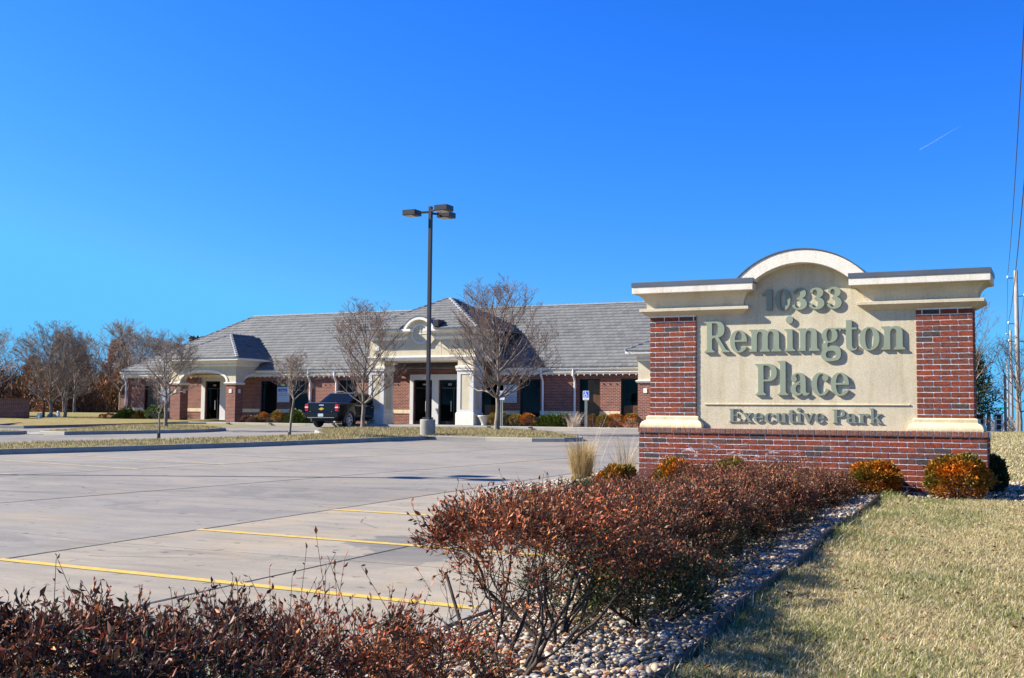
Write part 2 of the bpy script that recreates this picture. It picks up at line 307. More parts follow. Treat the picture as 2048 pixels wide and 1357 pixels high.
# ---------------------------------------------------------------- mesh helpers
WL = {}
def tag(o, label=None, cat=None, group=None, kind=None):
    if label: o['label'] = label
    if cat: o['category'] = cat
    if group: o['group'] = group
    if kind: o['kind'] = kind
    return o
def root(name, loc, label, cat, group=None, rz=0.0):
    o = bpy.data.objects.new(name, None); C.objects.link(o); o.location = loc; o.rotation_euler = (0, 0, rz)
    o.empty_display_size = 0.2
    WL[o] = Vector(loc) if rz == 0 else None
    return tag(o, label, cat, group)
def link(name, me, parent=None, loc=None):
    o = bpy.data.objects.new(name, me); C.objects.link(o)
    if parent is not None: o.parent = parent
    if loc is not None: o.location = loc
    return o
def mesh_np(name, V, F, mat, smooth=False, col=None, rnd=None):
    """fast mesh: V (n,3); F list of equal-size index arrays (m,k)"""
    me = bpy.data.meshes.new(name); V = np.asarray(V, dtype=np.float32)
    me.vertices.add(len(V)); me.vertices.foreach_set('co', V.ravel())
    if not isinstance(F, list): F = [F]
    tot = sum(f.size for f in F); npoly = sum(len(f) for f in F)
    me.loops.add(tot); me.polygons.add(npoly)
    me.loops.foreach_set('vertex_index', np.concatenate([f.ravel() for f in F]).astype(np.int32))
    st = []; a = 0
    for f in F:
        st.append(a + np.arange(len(f)) * f.shape[1]); a += f.size
    me.polygons.foreach_set('loop_start', np.concatenate(st).astype(np.int32))
    me.materials.append(mat)
    if smooth: me.polygons.foreach_set('use_smooth', np.ones(npoly, dtype=bool))
    if col is not None:
        at = me.color_attributes.new('col', 'FLOAT_COLOR', 'POINT')
        cc = np.ones((len(V), 4), dtype=np.float32); cc[:, :3] = col; at.data.foreach_set('color', cc.ravel())
    if rnd is not None:
        at = me.attributes.new('rnd', 'FLOAT', 'POINT'); at.data.foreach_set('value', np.asarray(rnd, dtype=np.float32))
    me.update(calc_edges=True); me.validate()
    return me
class MB:
    def __init__(s): s.v = []; s.f = []
    def quad(s, a, b, c, d): n = len(s.v); s.v += [a, b, c, d]; s.f.append((n, n + 1, n + 2, n + 3)); return s
    def box(s, x0, x1, y0, y1, z0, z1):
        n = len(s.v); s.v += [(x0, y0, z0), (x1, y0, z0), (x1, y1, z0), (x0, y1, z0), (x0, y0, z1), (x1, y0, z1), (x1, y1, z1), (x0, y1, z1)]
        s.f += [tuple(n + i for i in q) for q in ((0, 3, 2, 1), (4, 5, 6, 7), (0, 1, 5, 4), (1, 2, 6, 5), (2, 3, 7, 6), (3, 0, 4, 7))]; return s
    def prism(s, pts, axis, a, b):
        """extrude a 2D polygon along axis; pts given in the other two axes in order"""
        n = len(s.v); k = len(pts)
        def mk(p, w):
            return {'x': (w, p[0], p[1]), 'y': (p[0], w, p[1]), 'z': (p[0], p[1], w)}[axis]
        s.v += [mk(p, a) for p in pts] + [mk(p, b) for p in pts]
        s.f += [tuple(range(n, n + k)), tuple(range(n + 2 * k - 1, n + k - 1, -1))]
        s.f += [(n + i, n + k + i, n + k + (i + 1) % k, n + (i + 1) % k) for i in range(k)]; return s
    def tube(s, pts, rad, sides=8, cap=True):
        P = [Vector(p) for p in pts]; R = rad if isinstance(rad, (list, tuple)) else [rad] * len(P); n = len(s.v)
        ref = None
        for i, p in enumerate(P):
            d = (P[min(i + 1, len(P) - 1)] - P[max(i - 1, 0)]).normalized()
            if ref is None: ref = Vector((1, 0, 0)) if abs(d.x) < 0.8 else Vector((0, 1, 0))
            u = d.cross(ref).normalized(); w = d.cross(u)
            ref = w.cross(d) if False else ref
            for k in range(sides):
                a = 2 * pi * k / sides; s.v.append(tuple(p + (u * cos(a) + w * sin(a)) * R[i]))
        for i in range(len(P) - 1):
            for k in range(sides):
                a = n + i * sides + k; b = n + i * sides + (k + 1) % sides; s.f.append((a, b, b + sides, a + sides))
        if cap:
            s.f.append(tuple(n + k for k in range(sides - 1, -1, -1))); s.f.append(tuple(n + (len(P) - 1) * sides + k for k in range(sides)))
        return s
    def lathe(s, cx, cy, prof, sides=24):
        n = len(s.v)
        for r, z in prof:
            for k in range(sides): a = 2 * pi * k / sides; s.v.append((cx + r * cos(a), cy + r * sin(a), z))
        for i in range(len(prof) - 1):
            for k in range(sides):
                a = n + i * sides + k; b = n + i * sides + (k + 1) % sides; s.f.append((a, b, b + sides, a + sides))
        s.f.append(tuple(n + k for k in range(sides - 1, -1, -1))); s.f.append(tuple(n + (len(prof) - 1) * sides + k for k in range(sides))); return s
    def build(s, name, mat, parent=None, bevel=0.0, smooth=False, seg=1, local=False):
        me = bpy.data.meshes.new(name)
        off = Vector((0, 0, 0))
        if parent is not None and not local:
            q = parent
            while q is not None:
                if q in WL and WL[q] is not None: off = off + WL[q]
                q = q.parent
        V = [(v[0] - off.x, v[1] - off.y, v[2] - off.z) for v in s.v]
        me.from_pydata(V, [], s.f); me.materials.append(mat)
        uvl = me.uv_layers.new(name='UVMap')
        for p in me.polygons:
            nn = p.normal; ax, ay, az = abs(nn.x), abs(nn.y), abs(nn.z)
            for li in p.loop_indices:
                v = me.vertices[me.loops[li].vertex_index].co + off
                uvl.data[li].uv = (v.x, v.y) if (az > ax and az > ay) else ((v.x, v.z) if ay >= ax else (v.y, v.z))
            p.use_smooth = smooth
        me.update()
        o = link(name, me, parent)
        if bevel > 0:
            md = o.modifiers.new('bevel', 'BEVEL'); md.width = bevel; md.segments = seg; md.limit_method = 'ANGLE'; md.angle_limit = radians(40)
        if smooth and bevel == 0:
            try:
                for e in me.edges: pass
            except Exception: pass
        return o
def bm_box(x0, x1, y0, y1, z0, z1): return MB().box(x0, x1, y0, y1, z0, z1)
def segs_mesh(name, segs, mat, sides=4):
    A = np.array(segs, dtype=np.float64); P0 = A[:, 0:3]; P1 = A[:, 3:6]; R0 = A[:, 6]; R1 = A[:, 7]
    D = P1 - P0; D /= (np.linalg.norm(D, axis=1, keepdims=True) + 1e-9)
    ref = np.where(np.abs(D[:, 2:3]) < 0.9, np.array([[0, 0, 1.0]]), np.array([[1.0, 0, 0]]))
    U = np.cross(D, ref); U /= np.linalg.norm(U, axis=1, keepdims=True); Wv = np.cross(D, U)
    V = []
    for P, R in ((P0, R0), (P1, R1)):
        for k in range(sides):
            a = 2 * pi * k / sides; V.append(P + (U * cos(a) + Wv * sin(a)) * R[:, None])
    V = np.stack(V, axis=1).reshape(-1, 3); n = len(A); base = np.arange(n)[:, None] * 2 * sides
    F = np.concatenate([base + np.array([[k, (k + 1) % sides, sides + (k + 1) % sides, sides + k]]) for k in range(sides)])
    return mesh_np(name, V, F, mat, smooth=True)
def leaves_mesh(name, P, D, size, col, mat, width=0.42, fold=0.25, rng=None):
    """P positions, D unit directions, one folded leaf each (two triangles)"""
    n = len(P); rng = rng or np.random.default_rng(1)
    R = rng.normal(size=(n, 3)); S_ = np.cross(D, R); S_ /= (np.linalg.norm(S_, axis=1, keepdims=True) + 1e-9); Nn = np.cross(S_, D)
    size = np.asarray(size)[:, None]
    mid = P + D * size * 0.45 + Nn * size * 0.0
    a = P; b = mid + S_ * size * width * 0.5 + Nn * size * fold * 0.4; c = P + D * size; d = mid - S_ * size * width * 0.5 + Nn * size * fold * 0.4
    V = np.stack([a, b, c, d], axis=1).reshape(-1, 3)
    i = np.arange(n)[:, None] * 4
    F = np.concatenate([i + np.array([[0, 1, 2]]), i + np.array([[0, 2, 3]])])
    return mesh_np(name, V, F, mat, col=np.repeat(col, 4, axis=0))
def lotz(y): return 0.0244 + 0.01416 * y
# ================================================================ GROUND
def sstep(a, b, x):
    t = np.clip((np.asarray(x, dtype=float) - a) / (b - a), 0, 1); return t * t * (3 - 2 * t)
def lawn_h(y):
    y = np.asarray(y, dtype=float)
    return 0.25 + 0.41 * sstep(4.5, 15.5, y) + 0.34 * sstep(15, 48, y)
def kerb_x(y):
    """left edge of the planting bed: straight, then swinging out round the sign"""
    y = np.asarray(y, dtype=float)
    c1 = -5.2 + 1.6 * np.sqrt(np.clip(1 - ((np.clip(y, 12.6, 14.1) - 12.6) / 1.6) ** 2, 0, 1))
    c2 = -6.3 - np.sqrt(np.clip(2.1 ** 2 - (np.clip(y, 14.52, 18.68) - 16.6) ** 2, 0, 9))
    return np.where(y < 12.6, -3.6, np.where(y < 14.1, c1, np.where(y < 14.52, -4.65 - (y - 14.1) / .42 * 1.65, np.where(y < 18.68, c2, np.where(y < 19.2, -6.6, -5.4)))))
def terr(x, y):
    x = np.asarray(x, dtype=float); y = np.asarray(y, dtype=float)
    Lh = lawn_h(y); kt = 0.0244 + 0.01416 * y + 0.13; kx = kerb_x(y)
    return kt + (Lh - kt) * sstep(0.1, 1.0, (x - kx) / np.where(y < 12.6, 1.6, 2.2))
def bed_edge_x(y): return -1.80 - 0.10 * sstep(5, 9, y) - 0.02 * np.sin(np.asarray(y) * 1.9)
# far ground: one polar sheet to the horizon
def far_ground():
    rr = [0.0] + list(np.geomspace(2.5, 9000, 70)); aa = np.radians(np.arange(0, 361, 3))
    V = []
    for r in rr:
        for a in aa:
            x = r * sin(a); y = r * cos(a)
            deg_ = math.degrees(math.atan2(x, y))
            zl = 0.0244 + 0.01416 * min(max(y, -30), 62) - 0.07
            rise = zl + 0.50 * float(sstep(56, 100, r))
            left = min(rise, 1.36) if r > 60 else rise
            right = 0.95 - 0.0125 * max(r - 55, 0) - 0.3
            w = float(sstep(-16, -8, deg_)) * float(sstep(50, 60, r)) * float(1 - sstep(100, 130, deg_))
            z = left * (1 - w) + right * w
            if r < 60: z = min(zl, lotz(y) - 0.07)
            if r < 60 and x > -3: z = min(z, float(lawn_h(y)) - 0.25)
            V.append((x, y, z))
    n = len(aa); F = []
    for i in range(len(rr) - 1):
        for j in range(n - 1): F.append((i * n + j, (i + 1) * n + j, (i + 1) * n + j + 1, i * n + j + 1))
    me = mesh_np('ground', V, np.array(F)[:, ::-1], M['field'], smooth=True)
    tag(link('ground', me), kind='structure')
far_ground()
def grid_sheet(name, x0, x1, y0, y1, nx, ny, zf, mat, kind='structure', keep=None):
    xs = np.linspace(x0, x1, nx); ys = np.linspace(y0, y1, ny); X, Y = np.meshgrid(xs, ys)
    Z = zf(X, Y); V = np.stack([X, Y, Z], -1).reshape(-1, 3)
    I = (np.arange(ny - 1)[:, None] * nx + np.arange(nx - 1)[None, :]).ravel()
    F = np.stack([I, I + 1, I + nx + 1, I + nx], 1)
    if keep is not None:
        cx = V[F, 0].mean(1); cy = V[F, 1].mean(1); F = F[keep(cx, cy)]
    return tag(link(name, mesh_np(name, V, F, mat, smooth=True)), kind=kind)
# lawn with small undulations
def lawn_z(x, y): return terr(x, y) + 0.012 * np.sin(x * 5.1 + y * 1.3) * np.cos(y * 3.7)
def lawn_keep(x, y): return np.where(y < 15.6, x > bed_edge_x(y) + 0.03, np.where(y < 19, x > -1.0 + (y - 15.6) * -1.2, x > -5.2)) & ~((y > 13.75) & (y < 17.5) & (x < 0.4))
grid_sheet('lawn', -5.5, 30, -4, 56, 150, 400, lawn_z, M['lawn'], keep=lawn_keep)
def lawn_back(x, y): return terr(x, y) - 0.03
grid_sheet('planting_soil', -8.6, 6.0, -2.0, 19.6, 150, 220, lawn_back, M['soil'],
           keep=lambda x, y: (x > kerb_x(y) + .06) & ((x < bed_edge_x(y) + 0.08) | (y > 13.4)))
# ---------------------------------------------------------------- parking lot slabs
rng = np.random.default_rng(5); random.seed(5)
lot = tag(bpy.data.objects.new('parking_lot', None), kind='structure'); C.objects.link(lot); WL[lot] = Vector((0, 0, 0))
mbj = MB()
mbj.quad((-75, -8, lotz(-8) - .03), (-3.4, -8, lotz(-8) - .03), (-3.4, 62, lotz(62) - .03), (-75, 62, lotz(62) - .03)); 
tag(mbj.build('lot_base', M['joint'], lot), kind='structure')
fan = [(lambda y: -3.62 + 0 * y), (lambda y: -6.19 + 0 * y), (lambda y: -9.12 - 0.012 * (y - 8)), (lambda y: -13.70 + 0.135 * (y - 14.4)), (lambda y: -18.85 + 0.19 * (y - 15.9)), (lambda y: -26.2 + 0.26 * (y - 21.9) - 0.4)]
rows = [-6.0, -1.4, 4.6, 9.15, 13.8, 18.4, 23.0, 27.6, 32.2, 36.9, 41.5]
def node(i, r):
    off = [0, 0, 0, 0.55, 1.35, 2.5][i]
    y = r + off; return (fan[i](y), y)
G = 0.019
nslab = 0
for i in range(5):
    for j in range(len(rows) - 1):
        q = [node(i + 1, rows[j]), node(i, rows[j]), node(i, rows[j + 1]), node(i + 1, rows[j + 1])]
        if i == 0 and rows[j] > 12: q[1] = (min(q[1][0], -3.6), q[1][1])
        cxm = sum(p[0] for p in q) / 4; cym = sum(p[1] for p in q) / 4
        g = G if i > 0 or True else G
        pts = []
        for (px, py) in q:
            pts.append((px + (g if px < cxm else -g), py + (g * 0.6 if py < cym else -g * 0.6)))
        dz = 0.0
        mb = MB(); n = 0
        top = [(p[0], p[1], lotz(p[1]) + dz) for p in pts]; bot = [(p[0], p[1], lotz(p[1]) - 0.025) for p in pts]
        mb.v = top + bot; mb.f = [(0, 1, 2, 3), (0, 4, 5, 1), (1, 5, 6, 2), (2, 6, 7, 3), (3, 7, 4, 0)]
        mb.build('concrete_slab', M['concrete_tan' if i < 2 else 'concrete'], lot); nslab += 1
# beyond the island strip: drive lanes in wide slabs
gx = [-75, -68, -61, -54, -47, -40, -33.5, -27]
for i in range(len(gx) - 1):
    for (ya, yb) in ((-6, 8), (8, 18), (18, 27), (27, 36), (36, 45), (45, 54.4)):
        x0, x1 = gx[i] + .012, gx[i + 1] - .012
        if i == len(gx) - 2: x1 = (-26.2 + 0.26 * ((ya + yb) / 2 - 21.9)) - 0.6
        if i == len(gx) - 2 and ya >= 36: x1 = -27.0 - 0.012
        a, b = ya + .01, yb - .01
        mb = MB(); mb.v = [(x0, a, lotz(a)), (x1, a, lotz(a)), (x1, b, lotz(b)), (x0, b, lotz(b))]; mb.f = [(0, 1, 2, 3)]
        mb.build('concrete_slab', M['concrete'], lot)
for (x0, x1, a, b) in ((-26.98, -20.0, 45.0, 54.4), (-19.98, -12, 45.0, 54.4), (-11.98, -3.6, 41.6, 54.4), (-26.98, -20.0, 37.6, 44.98), (-19.98, -12, 42.6, 44.98)):
    mb = MB(); zz = 0.004 if b < 45 else 0; mb.v = [(x0, a, lotz(a) + zz), (x1, a, lotz(a) + zz), (x1, b, lotz(b) + zz), (x0, b, lotz(b) + zz)]; mb.f = [(0, 1, 2, 3)]
    mb.build('concrete_slab', M['concrete'], lot)
# sealed joints: black filler poured unevenly along the main joints
def sealant(fx_, y0_, y1_, seed, w=.016):
    r_ = random.Random(seed); mb = MB(); n = int((y1_ - y0_) / .18); ww = w
    for k in range(n + 1):
        y = y0_ + (y1_ - y0_) * k / n; x = fx_(y) + r_.uniform(-.004, .004); ww = max(.007, min(w * 1.8, ww + r_.uniform(-.005, .005)))
        for sg in (-1, 1): mb.v.append((x + sg * ww, y, lotz(y) + .003))
    mb.f = [(2 * k, 2 * k + 1, 2 * k + 3, 2 * k + 2) for k in range(n)]; mb.build('joint_sealant', M['joint'], lot)
sealant(fan[1], -4, 14.5, 1, .013); sealant(fan[2], -4, 36, 2, .019); sealant(fan[3], 8, 36, 3, .012); sealant(fan[4], 8, 36, 4, .014)
# hairline cracks
def crack(x, y, a, n, seed):
    r_ = random.Random(seed); mb = MB()
    for k in range(n):
        wv = .0035 * (1 - k / n) + .0015; mb.v += [(x - sin(a) * wv, y + cos(a) * wv, lotz(y) + .0025), (x + sin(a) * wv, y - cos(a) * wv, lotz(y) + .0025)]
        a += r_.uniform(-.5, .5) * .6; x += cos(a) * .12; y += sin(a) * .12
    mb.f = [(2 * k, 2 * k + 1, 2 * k + 3, 2 * k + 2) for k in range(n - 1)]; mb.build('hairline_crack', M['joint'], lot)
for q in ((-8.6, 8.3, .3, 14, 1), (-12.4, 12.2, 1.2, 16, 2), (-7.4, 11.6, 2.6, 12, 3), (-15.8, 14.8, .1, 18, 4), (-10.6, 16.8, -.6, 16, 5)): crack(*q)
# painted stall lines
def paint(p0, p1, w, mat, name='stall_line'):
    a = Vector((p0[0], p0[1], 0)); b = Vector((p1[0], p1[1], 0)); d = (b - a).normalized(); s = Vector((-d.y, d.x, 0)) * w / 2
    nseg = 24; mb = MB()
    for k in range(nseg + 1):
        p = a.lerp(b, k / nseg); j = random.uniform(-.003, .003)
        for sg in (-1, 1):
            q = p + s * (sg + j * 20 * sg); mb.v.append((q.x, q.y, lotz(q.y) + 0.005))
    mb.f = [(2 * k, 2 * k + 2, 2 * k + 3, 2 * k + 1) for k in range(nseg)]
    o = mb.build(name, mat, lot); return o
for k, (yy, xe) in enumerate(((4.95, -3.62), (7.71, -3.62), (10.5, -3.62), (13.24, -4.4))):
    paint((-9.16, yy), (xe, yy - 0.22), 0.12, M['yellow'])
for (a, b) in (((-23.9, 17.2), (-18.74, 16.29)), ((-23.9, 20.0), (-18.18, 18.85)), ((-25.0, 22.84), (-17.74, 21.19)), ((-24.4, 25.42), (-17.56, 24.29)), ((-23.6, 28.2), (-17.0, 27.1)), ((-22.9, 31.0), (-16.6, 30.0)), ((-22.2, 33.8), (-16.3, 32.9)), ((-24.0, 14.3), (-19.0, 13.5))):
    paint(a, b, 0.10, M['yellow_old'], 'faded_stall_line')
# ---------------------------------------------------------------- kerbs: swept profile, in lengths
def kerb_run(pts, name='kerb', h=0.15, w=0.16, parent=None, side=1, piece=3.0, mat=None):
    """pts run along the road face; the kerb body lies on the left of the walking direction when side=1"""
    P = [Vector((p[0], p[1], 0)) for p in pts]
    # resample
    out = [P[0]]
    for a, b in zip(P[:-1], P[1:]):
        n = max(1, int((b - a).length / piece + 0.5))
        for k in range(1, n + 1): out.append(a.lerp(b, k / n))
    prof = [(0, -0.02), (0.02, h - 0.03), (0.045, h), (w, h), (w, -0.02)]
    for i in range(len(out) - 1):
        a, b = out[i], out[i + 1]
        def nrm(k):
            u = (out[min(k + 1, len(out) - 1)] - out[max(k - 1, 0)]).normalized(); return Vector((-u.y, u.x, 0)) * side
        na, nb = nrm(i), nrm(i + 1); g = (b - a).normalized() * 0.004
        mb = MB()
        for (p, nn) in ((a + g, na), (b - g, nb)):
            for (o_, z) in prof: q = p + nn * o_; mb.v.append((q.x, q.y, lotz(q.y) + z))
        k = len(prof)
        mb.f = [(j, j + k, j + k + 1, j + 1) if side > 0 else (j + 1, j + k + 1, j + k, j) for j in range(k - 1)] + [tuple(range(k)), tuple(range(2 * k - 1, k - 1, -1))]
        mb.build(name, mat or M['kerb'], parent)
def curve_pts(c, r, a0, a1, n=8): return [(c[0] + r * cos(radians(a0 + (a1 - a0) * k / n)), c[1] + r * sin(radians(a0 + (a1 - a0) * k / n))) for k in range(n + 1)]
bedk = tag(bpy.data.objects.new('bed_kerb', None), kind='structure'); C.objects.link(bedk); WL[bedk] = Vector((0, 0, 0))
kerb_run([(-3.6, -6), (-3.6, 12.2)] + curve_pts((-5.2, 12.6), 1.6, 0, 70, 6)[1:] + [(-6.3, 14.5)] + curve_pts((-6.3, 16.6), 2.1, 262, 100, 9) + [(-5.4, 19.2), (-5.4, 46)], 'kerb_length', parent=bedk, side=-1, piece=2.5)
# ---------------------------------------------------------------- islands
def island(name, poly, lift=0.13, crown=0.06, piece=2.5):
    """kerbed grass island: poly counter-clockwise seen from above"""
    g = tag(bpy.data.objects.new(name, None), kind='structure'); C.objects.link(g); WL[g] = Vector((0, 0, 0))
    kerb_run(poly + [poly[0]], 'kerb_length', parent=g, side=1, piece=piece, h=0.15)
    c = (sum(p[0] for p in poly) / len(poly), sum(p[1] for p in poly) / len(poly))
    return g
def ring_fill(name, poly, parent, inset=0.15, lift=0.13, crown=0.08, mat=None, res=0.5):
    """turf inside a kerb, gently crowned, as a grid clipped to the outline"""
    import mathutils
    P = [Vector(p) for p in poly]
    xs = [p[0] for p in poly]; ys = [p[1] for p in poly]
    def sdist(x, y):
        inside = False; dm = 1e9; n = len(poly)
        for i in range(n):
            x1, y1 = poly[i]; x2, y2 = poly[(i + 1) % n]
            if (y1 > y) != (y2 > y) and x < (x2 - x1) * (y - y1) / (y2 - y1) + x1: inside = not inside
            dx, dy = x2 - x1, y2 - y1; t = max(0, min(1, ((x - x1) * dx + (y - y1) * dy) / (dx * dx + dy * dy + 1e-12)))
            dm = min(dm, sqrt((x - x1 - t * dx) ** 2 + (y - y1 - t * dy) ** 2))
        return dm if inside else -dm
    nx = int((max(xs) - min(xs)) / res) + 2; ny = int((max(ys) - min(ys)) / res) + 2
    V = []; sd_ = []
    for j in range(ny):
        for i in range(nx):
            x = min(xs) + i * res; y = min(ys) + j * res; d = sdist(x, y); sd_.append(d)
            V.append([x, y, lotz(y) + lift + crown * min(1, max(0, d) / 1.6) + random.uniform(-.012, .012)])
    F = []
    for j in range(ny - 1):
        for i in range(nx - 1):
            q = (j * nx + i, j * nx + i + 1, (j + 1) * nx + i + 1, (j + 1) * nx + i)
            if max(sd_[k] for k in q) > 0.10: F.append(q)
    # pull outside vertices back inside so that the turf stops at the kerb
    cx = sum(xs) / len(xs); cy = sum(ys) / len(ys)
    used = set(k for q in F for k in q)
    for k in used:
        it = 0
        while sd_[k] < 0.08 and it < 12:
            x, y = V[k][0], V[k][1]; e = 0.05
            gx_ = sdist(x + e, y) - sdist(x - e, y); gy_ = sdist(x, y + e) - sdist(x, y - e); L_ = sqrt(gx_ * gx_ + gy_ * gy_) + 1e-9
            V[k][0] += gx_ / L_ * (0.1 - sd_[k]); V[k][1] += gy_ / L_ * (0.1 - sd_[k]); sd_[k] = sdist(V[k][0], V[k][1]); it += 1
        V[k][2] = lotz(V[k][1]) + lift + crown * min(1, max(0, sd_[k]) / 1.6)
    me = mesh_np(name, V, np.array(F), mat or M['lawn'], smooth=True)
    o = link(name, me, parent); return o, sdist, (min(xs), max(xs), min(ys), max(ys)), lift, crown
strip = [(-29.6, 12.0), (-28.6, 16.0), (-27.4, 19.0), (-26.11, 21.92), (-24.76, 25.14), (-23.55, 29.32), (-22.6, 34.0), (-21.95, 37.9), (-19.6, 38.1), (-17.6, 38.0), (-16.5, 38.5), (-16.2, 39.5), (-16.8, 41.0), (-18.2, 43.0), (-20.2, 45.8), (-22.2, 47.8), (-24.5, 48.6), (-27.2, 48.0), (-29.6, 47.2), (-31.6, 46.2), (-31.9, 45.0), (-30.6, 42.6), (-28.4, 39.8), (-27.2, 38.3), (-27.0, 36.6), (-26.6, 33.8), (-27.6, 29.6), (-29.2, 24.9), (-31.0, 20.0), (-33.0, 14.5)]
isl = island('island_strip', strip)
S1 = ring_fill('island_turf', strip, isl)
isl2p = [(-37.9, 35.0), (-36.95, 37.1), (-35.9, 39.9), (-35.7, 41.2), (-36.3, 43.4), (-38.4, 45.4), (-41.2, 46.4), (-43.6, 46.2), (-44.2, 44.6), (-43.0, 41.4), (-41.0, 38.0), (-39.6, 35.2)]
isl2 = island('tree_island', isl2p)
S2 = ring_fill('tree_island_turf', isl2p, isl2)
isl3p = [(-46, 27.0), (-41.6, 31.6), (-39.9, 34.2), (-40.3, 35.2), (-41.5, 35.3), (-44, 33.0), (-50, 29.5)]
isl3 = island('far_drive_island', isl3p); S3 = ring_fill('far_drive_turf', isl3p, isl3)
# pale concrete apron with thin flat dark stripes between the two islands
ap = MB(); q = [(-41.2, 35.4), (-39.7, 34.6), (-38.4, 36.4), (-40.4, 38.6), (-43.2, 42.5), (-44.6, 41.6)]
ap.v = [(x, y, lotz(y) + 0.012) for x, y in q]; ap.f = [tuple(range(len(q)))]
apo = tag(ap.build('striped_apron', M['walk']), kind='structure')
gm = MB()
for k in range(15):
    t = k / 14.0; x = -40.6 - 2.6 * t; y = 36.3 + 4.8 * t; dx, dy = 0.62, 0.42
    gm.v += [(x, y, lotz(y) + .018), (x + .07, y - .05, lotz(y) + .018), (x + dx + .07, y + dy - .05, lotz(y + dy) + .018), (x + dx, y + dy, lotz(y + dy) + .018)]; n = len(gm.v); gm.f.append((n - 4, n - 3, n - 2, n - 1))
WL[apo] = Vector((0, 0, 0)); gm.build('apron_stripes', M['joint'], apo)['kind'] = 'stuff'
# verge beyond the drive, up to the tree line
verge = [(-47.5, 41.2), (-48.0, 44.5), (-47.9, 49.0), (-47.4, 52.4), (-48.5, 53.6), (-58, 60), (-64, 80), (-70, 96), (-120, 96), (-120, 60), (-80, 52.0), (-62.6, 50.2), (-59.6, 51.6), (-55.6, 48.4), (-52, 43.0), (-49.5, 41.0)]
vg = tag(bpy.data.objects.new('verge', None), kind='structure'); C.objects.link(vg); WL[vg] = Vector((0, 0, 0))
kerb_run([(-56.0, 48.6), (-52, 43.2), (-49.4, 41.2), (-47.9, 41.6), (-47.9, 44.5), (-47.8, 49.0), (-47.4, 52.2), (-46.0, 53.6)], 'kerb_length', parent=vg, side=1)
def verge_z(x, y):
    r = np.sqrt(x * x + y * y)
    base = 0.0244 + 0.01416 * np.minimum(y, 60) + 0.135
    return base + (1.40 - base) * sstep(64, 105, r) + 0.10 * sstep(1, 4, (-47.8 - x)) * (1 - sstep(70, 80, r))
grid_sheet('verge_turf', -150, -47.8, 41.4, 140, 110, 110, verge_z, M['field'],
           keep=lambda x, y: (y > 42.6 + np.maximum(0, -49.5 - x) * 1.02) & (y < 1.3 * (-x) + 30) | (y > 56) & (x < -58))
# ---------------------------------------------------------------- bed edging strip
ys = np.linspace(-1, 13.75, 60); eo = tag(bpy.data.objects.new('bed_edging', None), 'black strip edging between pebble bed and dormant lawn', 'edging'); C.objects.link(eo); WL[eo] = Vector((0, 0, 0))
for a in range(0, 59, 10):
    mb = MB(); yy = ys[a:a + 11]
    for y in yy:
        x = float(bed_edge_x(y)); zt = float(terr(-1.5, y)) + 0.048; zb = zt - 0.16; ln = 0.02
        mb.v += [(x - .012, y, zb), (x - .012 - ln, y, zt), (x + .006 - ln, y, zt), (x + .012, y, zb)]
    k = len(yy)
    for i in range(k - 1):
        for j in range(3): mb.f.append((4 * i + j, 4 * i + j + 1, 4 * i + j + 5, 4 * i + j + 4))
    mb.build('edging_length', M['edging'], eo)
# ---------------------------------------------------------------- pebbles
def ico():
    import bmesh
    bm = bmesh.new(); bmesh.ops.create_icosphere(bm, subdivisions=2, radius=1.0); bm.verts.ensure_lookup_table()
    V = np.array([v.co[:] for v in bm.verts]); F = np.array([[v.index for v in f.verts] for f in bm.faces]); bm.free(); return V, F
def ico1():
    import bmesh
    bm = bmesh.new(); bmesh.ops.create_icosphere(bm, subdivisions=1, radius=1.0); bm.verts.ensure_lookup_table()
    V = np.array([v.co[:] for v in bm.verts]); F = np.array([[v.index for v in f.verts] for f in bm.faces]); bm.free(); return V, F
IV, IF = ico(); IV1, IF1 = ico1()
rg = np.random.default_rng(11)
def peb_pos(n, x0, x1, y0, y1, keep=None, smin=.012, smax=.0245):
    x = rg.uniform(x0, x1, n); y = rg.uniform(y0, y1, n)
    if keep is not None: k = keep(x, y); x = x[k]; y = y[k]
    s = rg.uniform(smin, smax, len(x)) * rg.choice([1, 1, 1, 1.35, .75], len(x))
    return x, y, terr(x, y) - 0.012 + s * 0.3 + rg.uniform(0, .02, len(x)), s
bed = tag(bpy.data.objects.new('pebble_bed', None), 'bed of mixed river pebbles under the red hedge', 'pebble bed', kind='structure'); C.objects.link(bed); WL[bed] = Vector((0, 0, 0))
del bed['label']; del bed['category']
inbed = lambda x, y: (x < bed_edge_x(y) - 0.03)
x1, y1, z1, s1 = peb_pos(8000, -3.4, -1.78, 4.4, 7.6, inbed)
order = np.argsort(-(s1 / (y1 ** 1.3)) * np.where((x1 > -2.9) & (y1 > 5.1), 1.0, .3))
pm = []
for k in range(8):
    V = IV * np.array([1, rg.uniform(.65, .95), rg.uniform(.4, .62)]) * (1 + 0.10 * np.sin(IV @ rg.normal(size=(3, 3)) * 2.0).mean(1, keepdims=True))
    pm.append(mesh_np('pebble', V, IF, M['pebble'], smooth=True))
for k in order[:280]:
    o = link('pebble', pm[int(k) % 8], bed, (x1[k], y1[k], z1[k] + .006)); s = s1[k] * 1.15; o.scale = (s, s, s); o.rotation_euler = (rg.uniform(-.35, .35), rg.uniform(-.35, .35), rg.uniform(0, 6.28))
rest = order[280:]
x2, y2, z2, s2 = peb_pos(20000, -3.4, -1.78, 7.4, 13.9, inbed, .013, .026)
x3, y3, z3, s3 = peb_pos(10000, -8.2, 0.6, 12.6, 17.4, lambda x, y: ((y > 13.8) | (x < -1.9)) & (x > kerb_x(y) + .15) & ~((x > -5.1) & (x < -.9) & (y > 14.6) & (y < 15.2)), .016, .032)
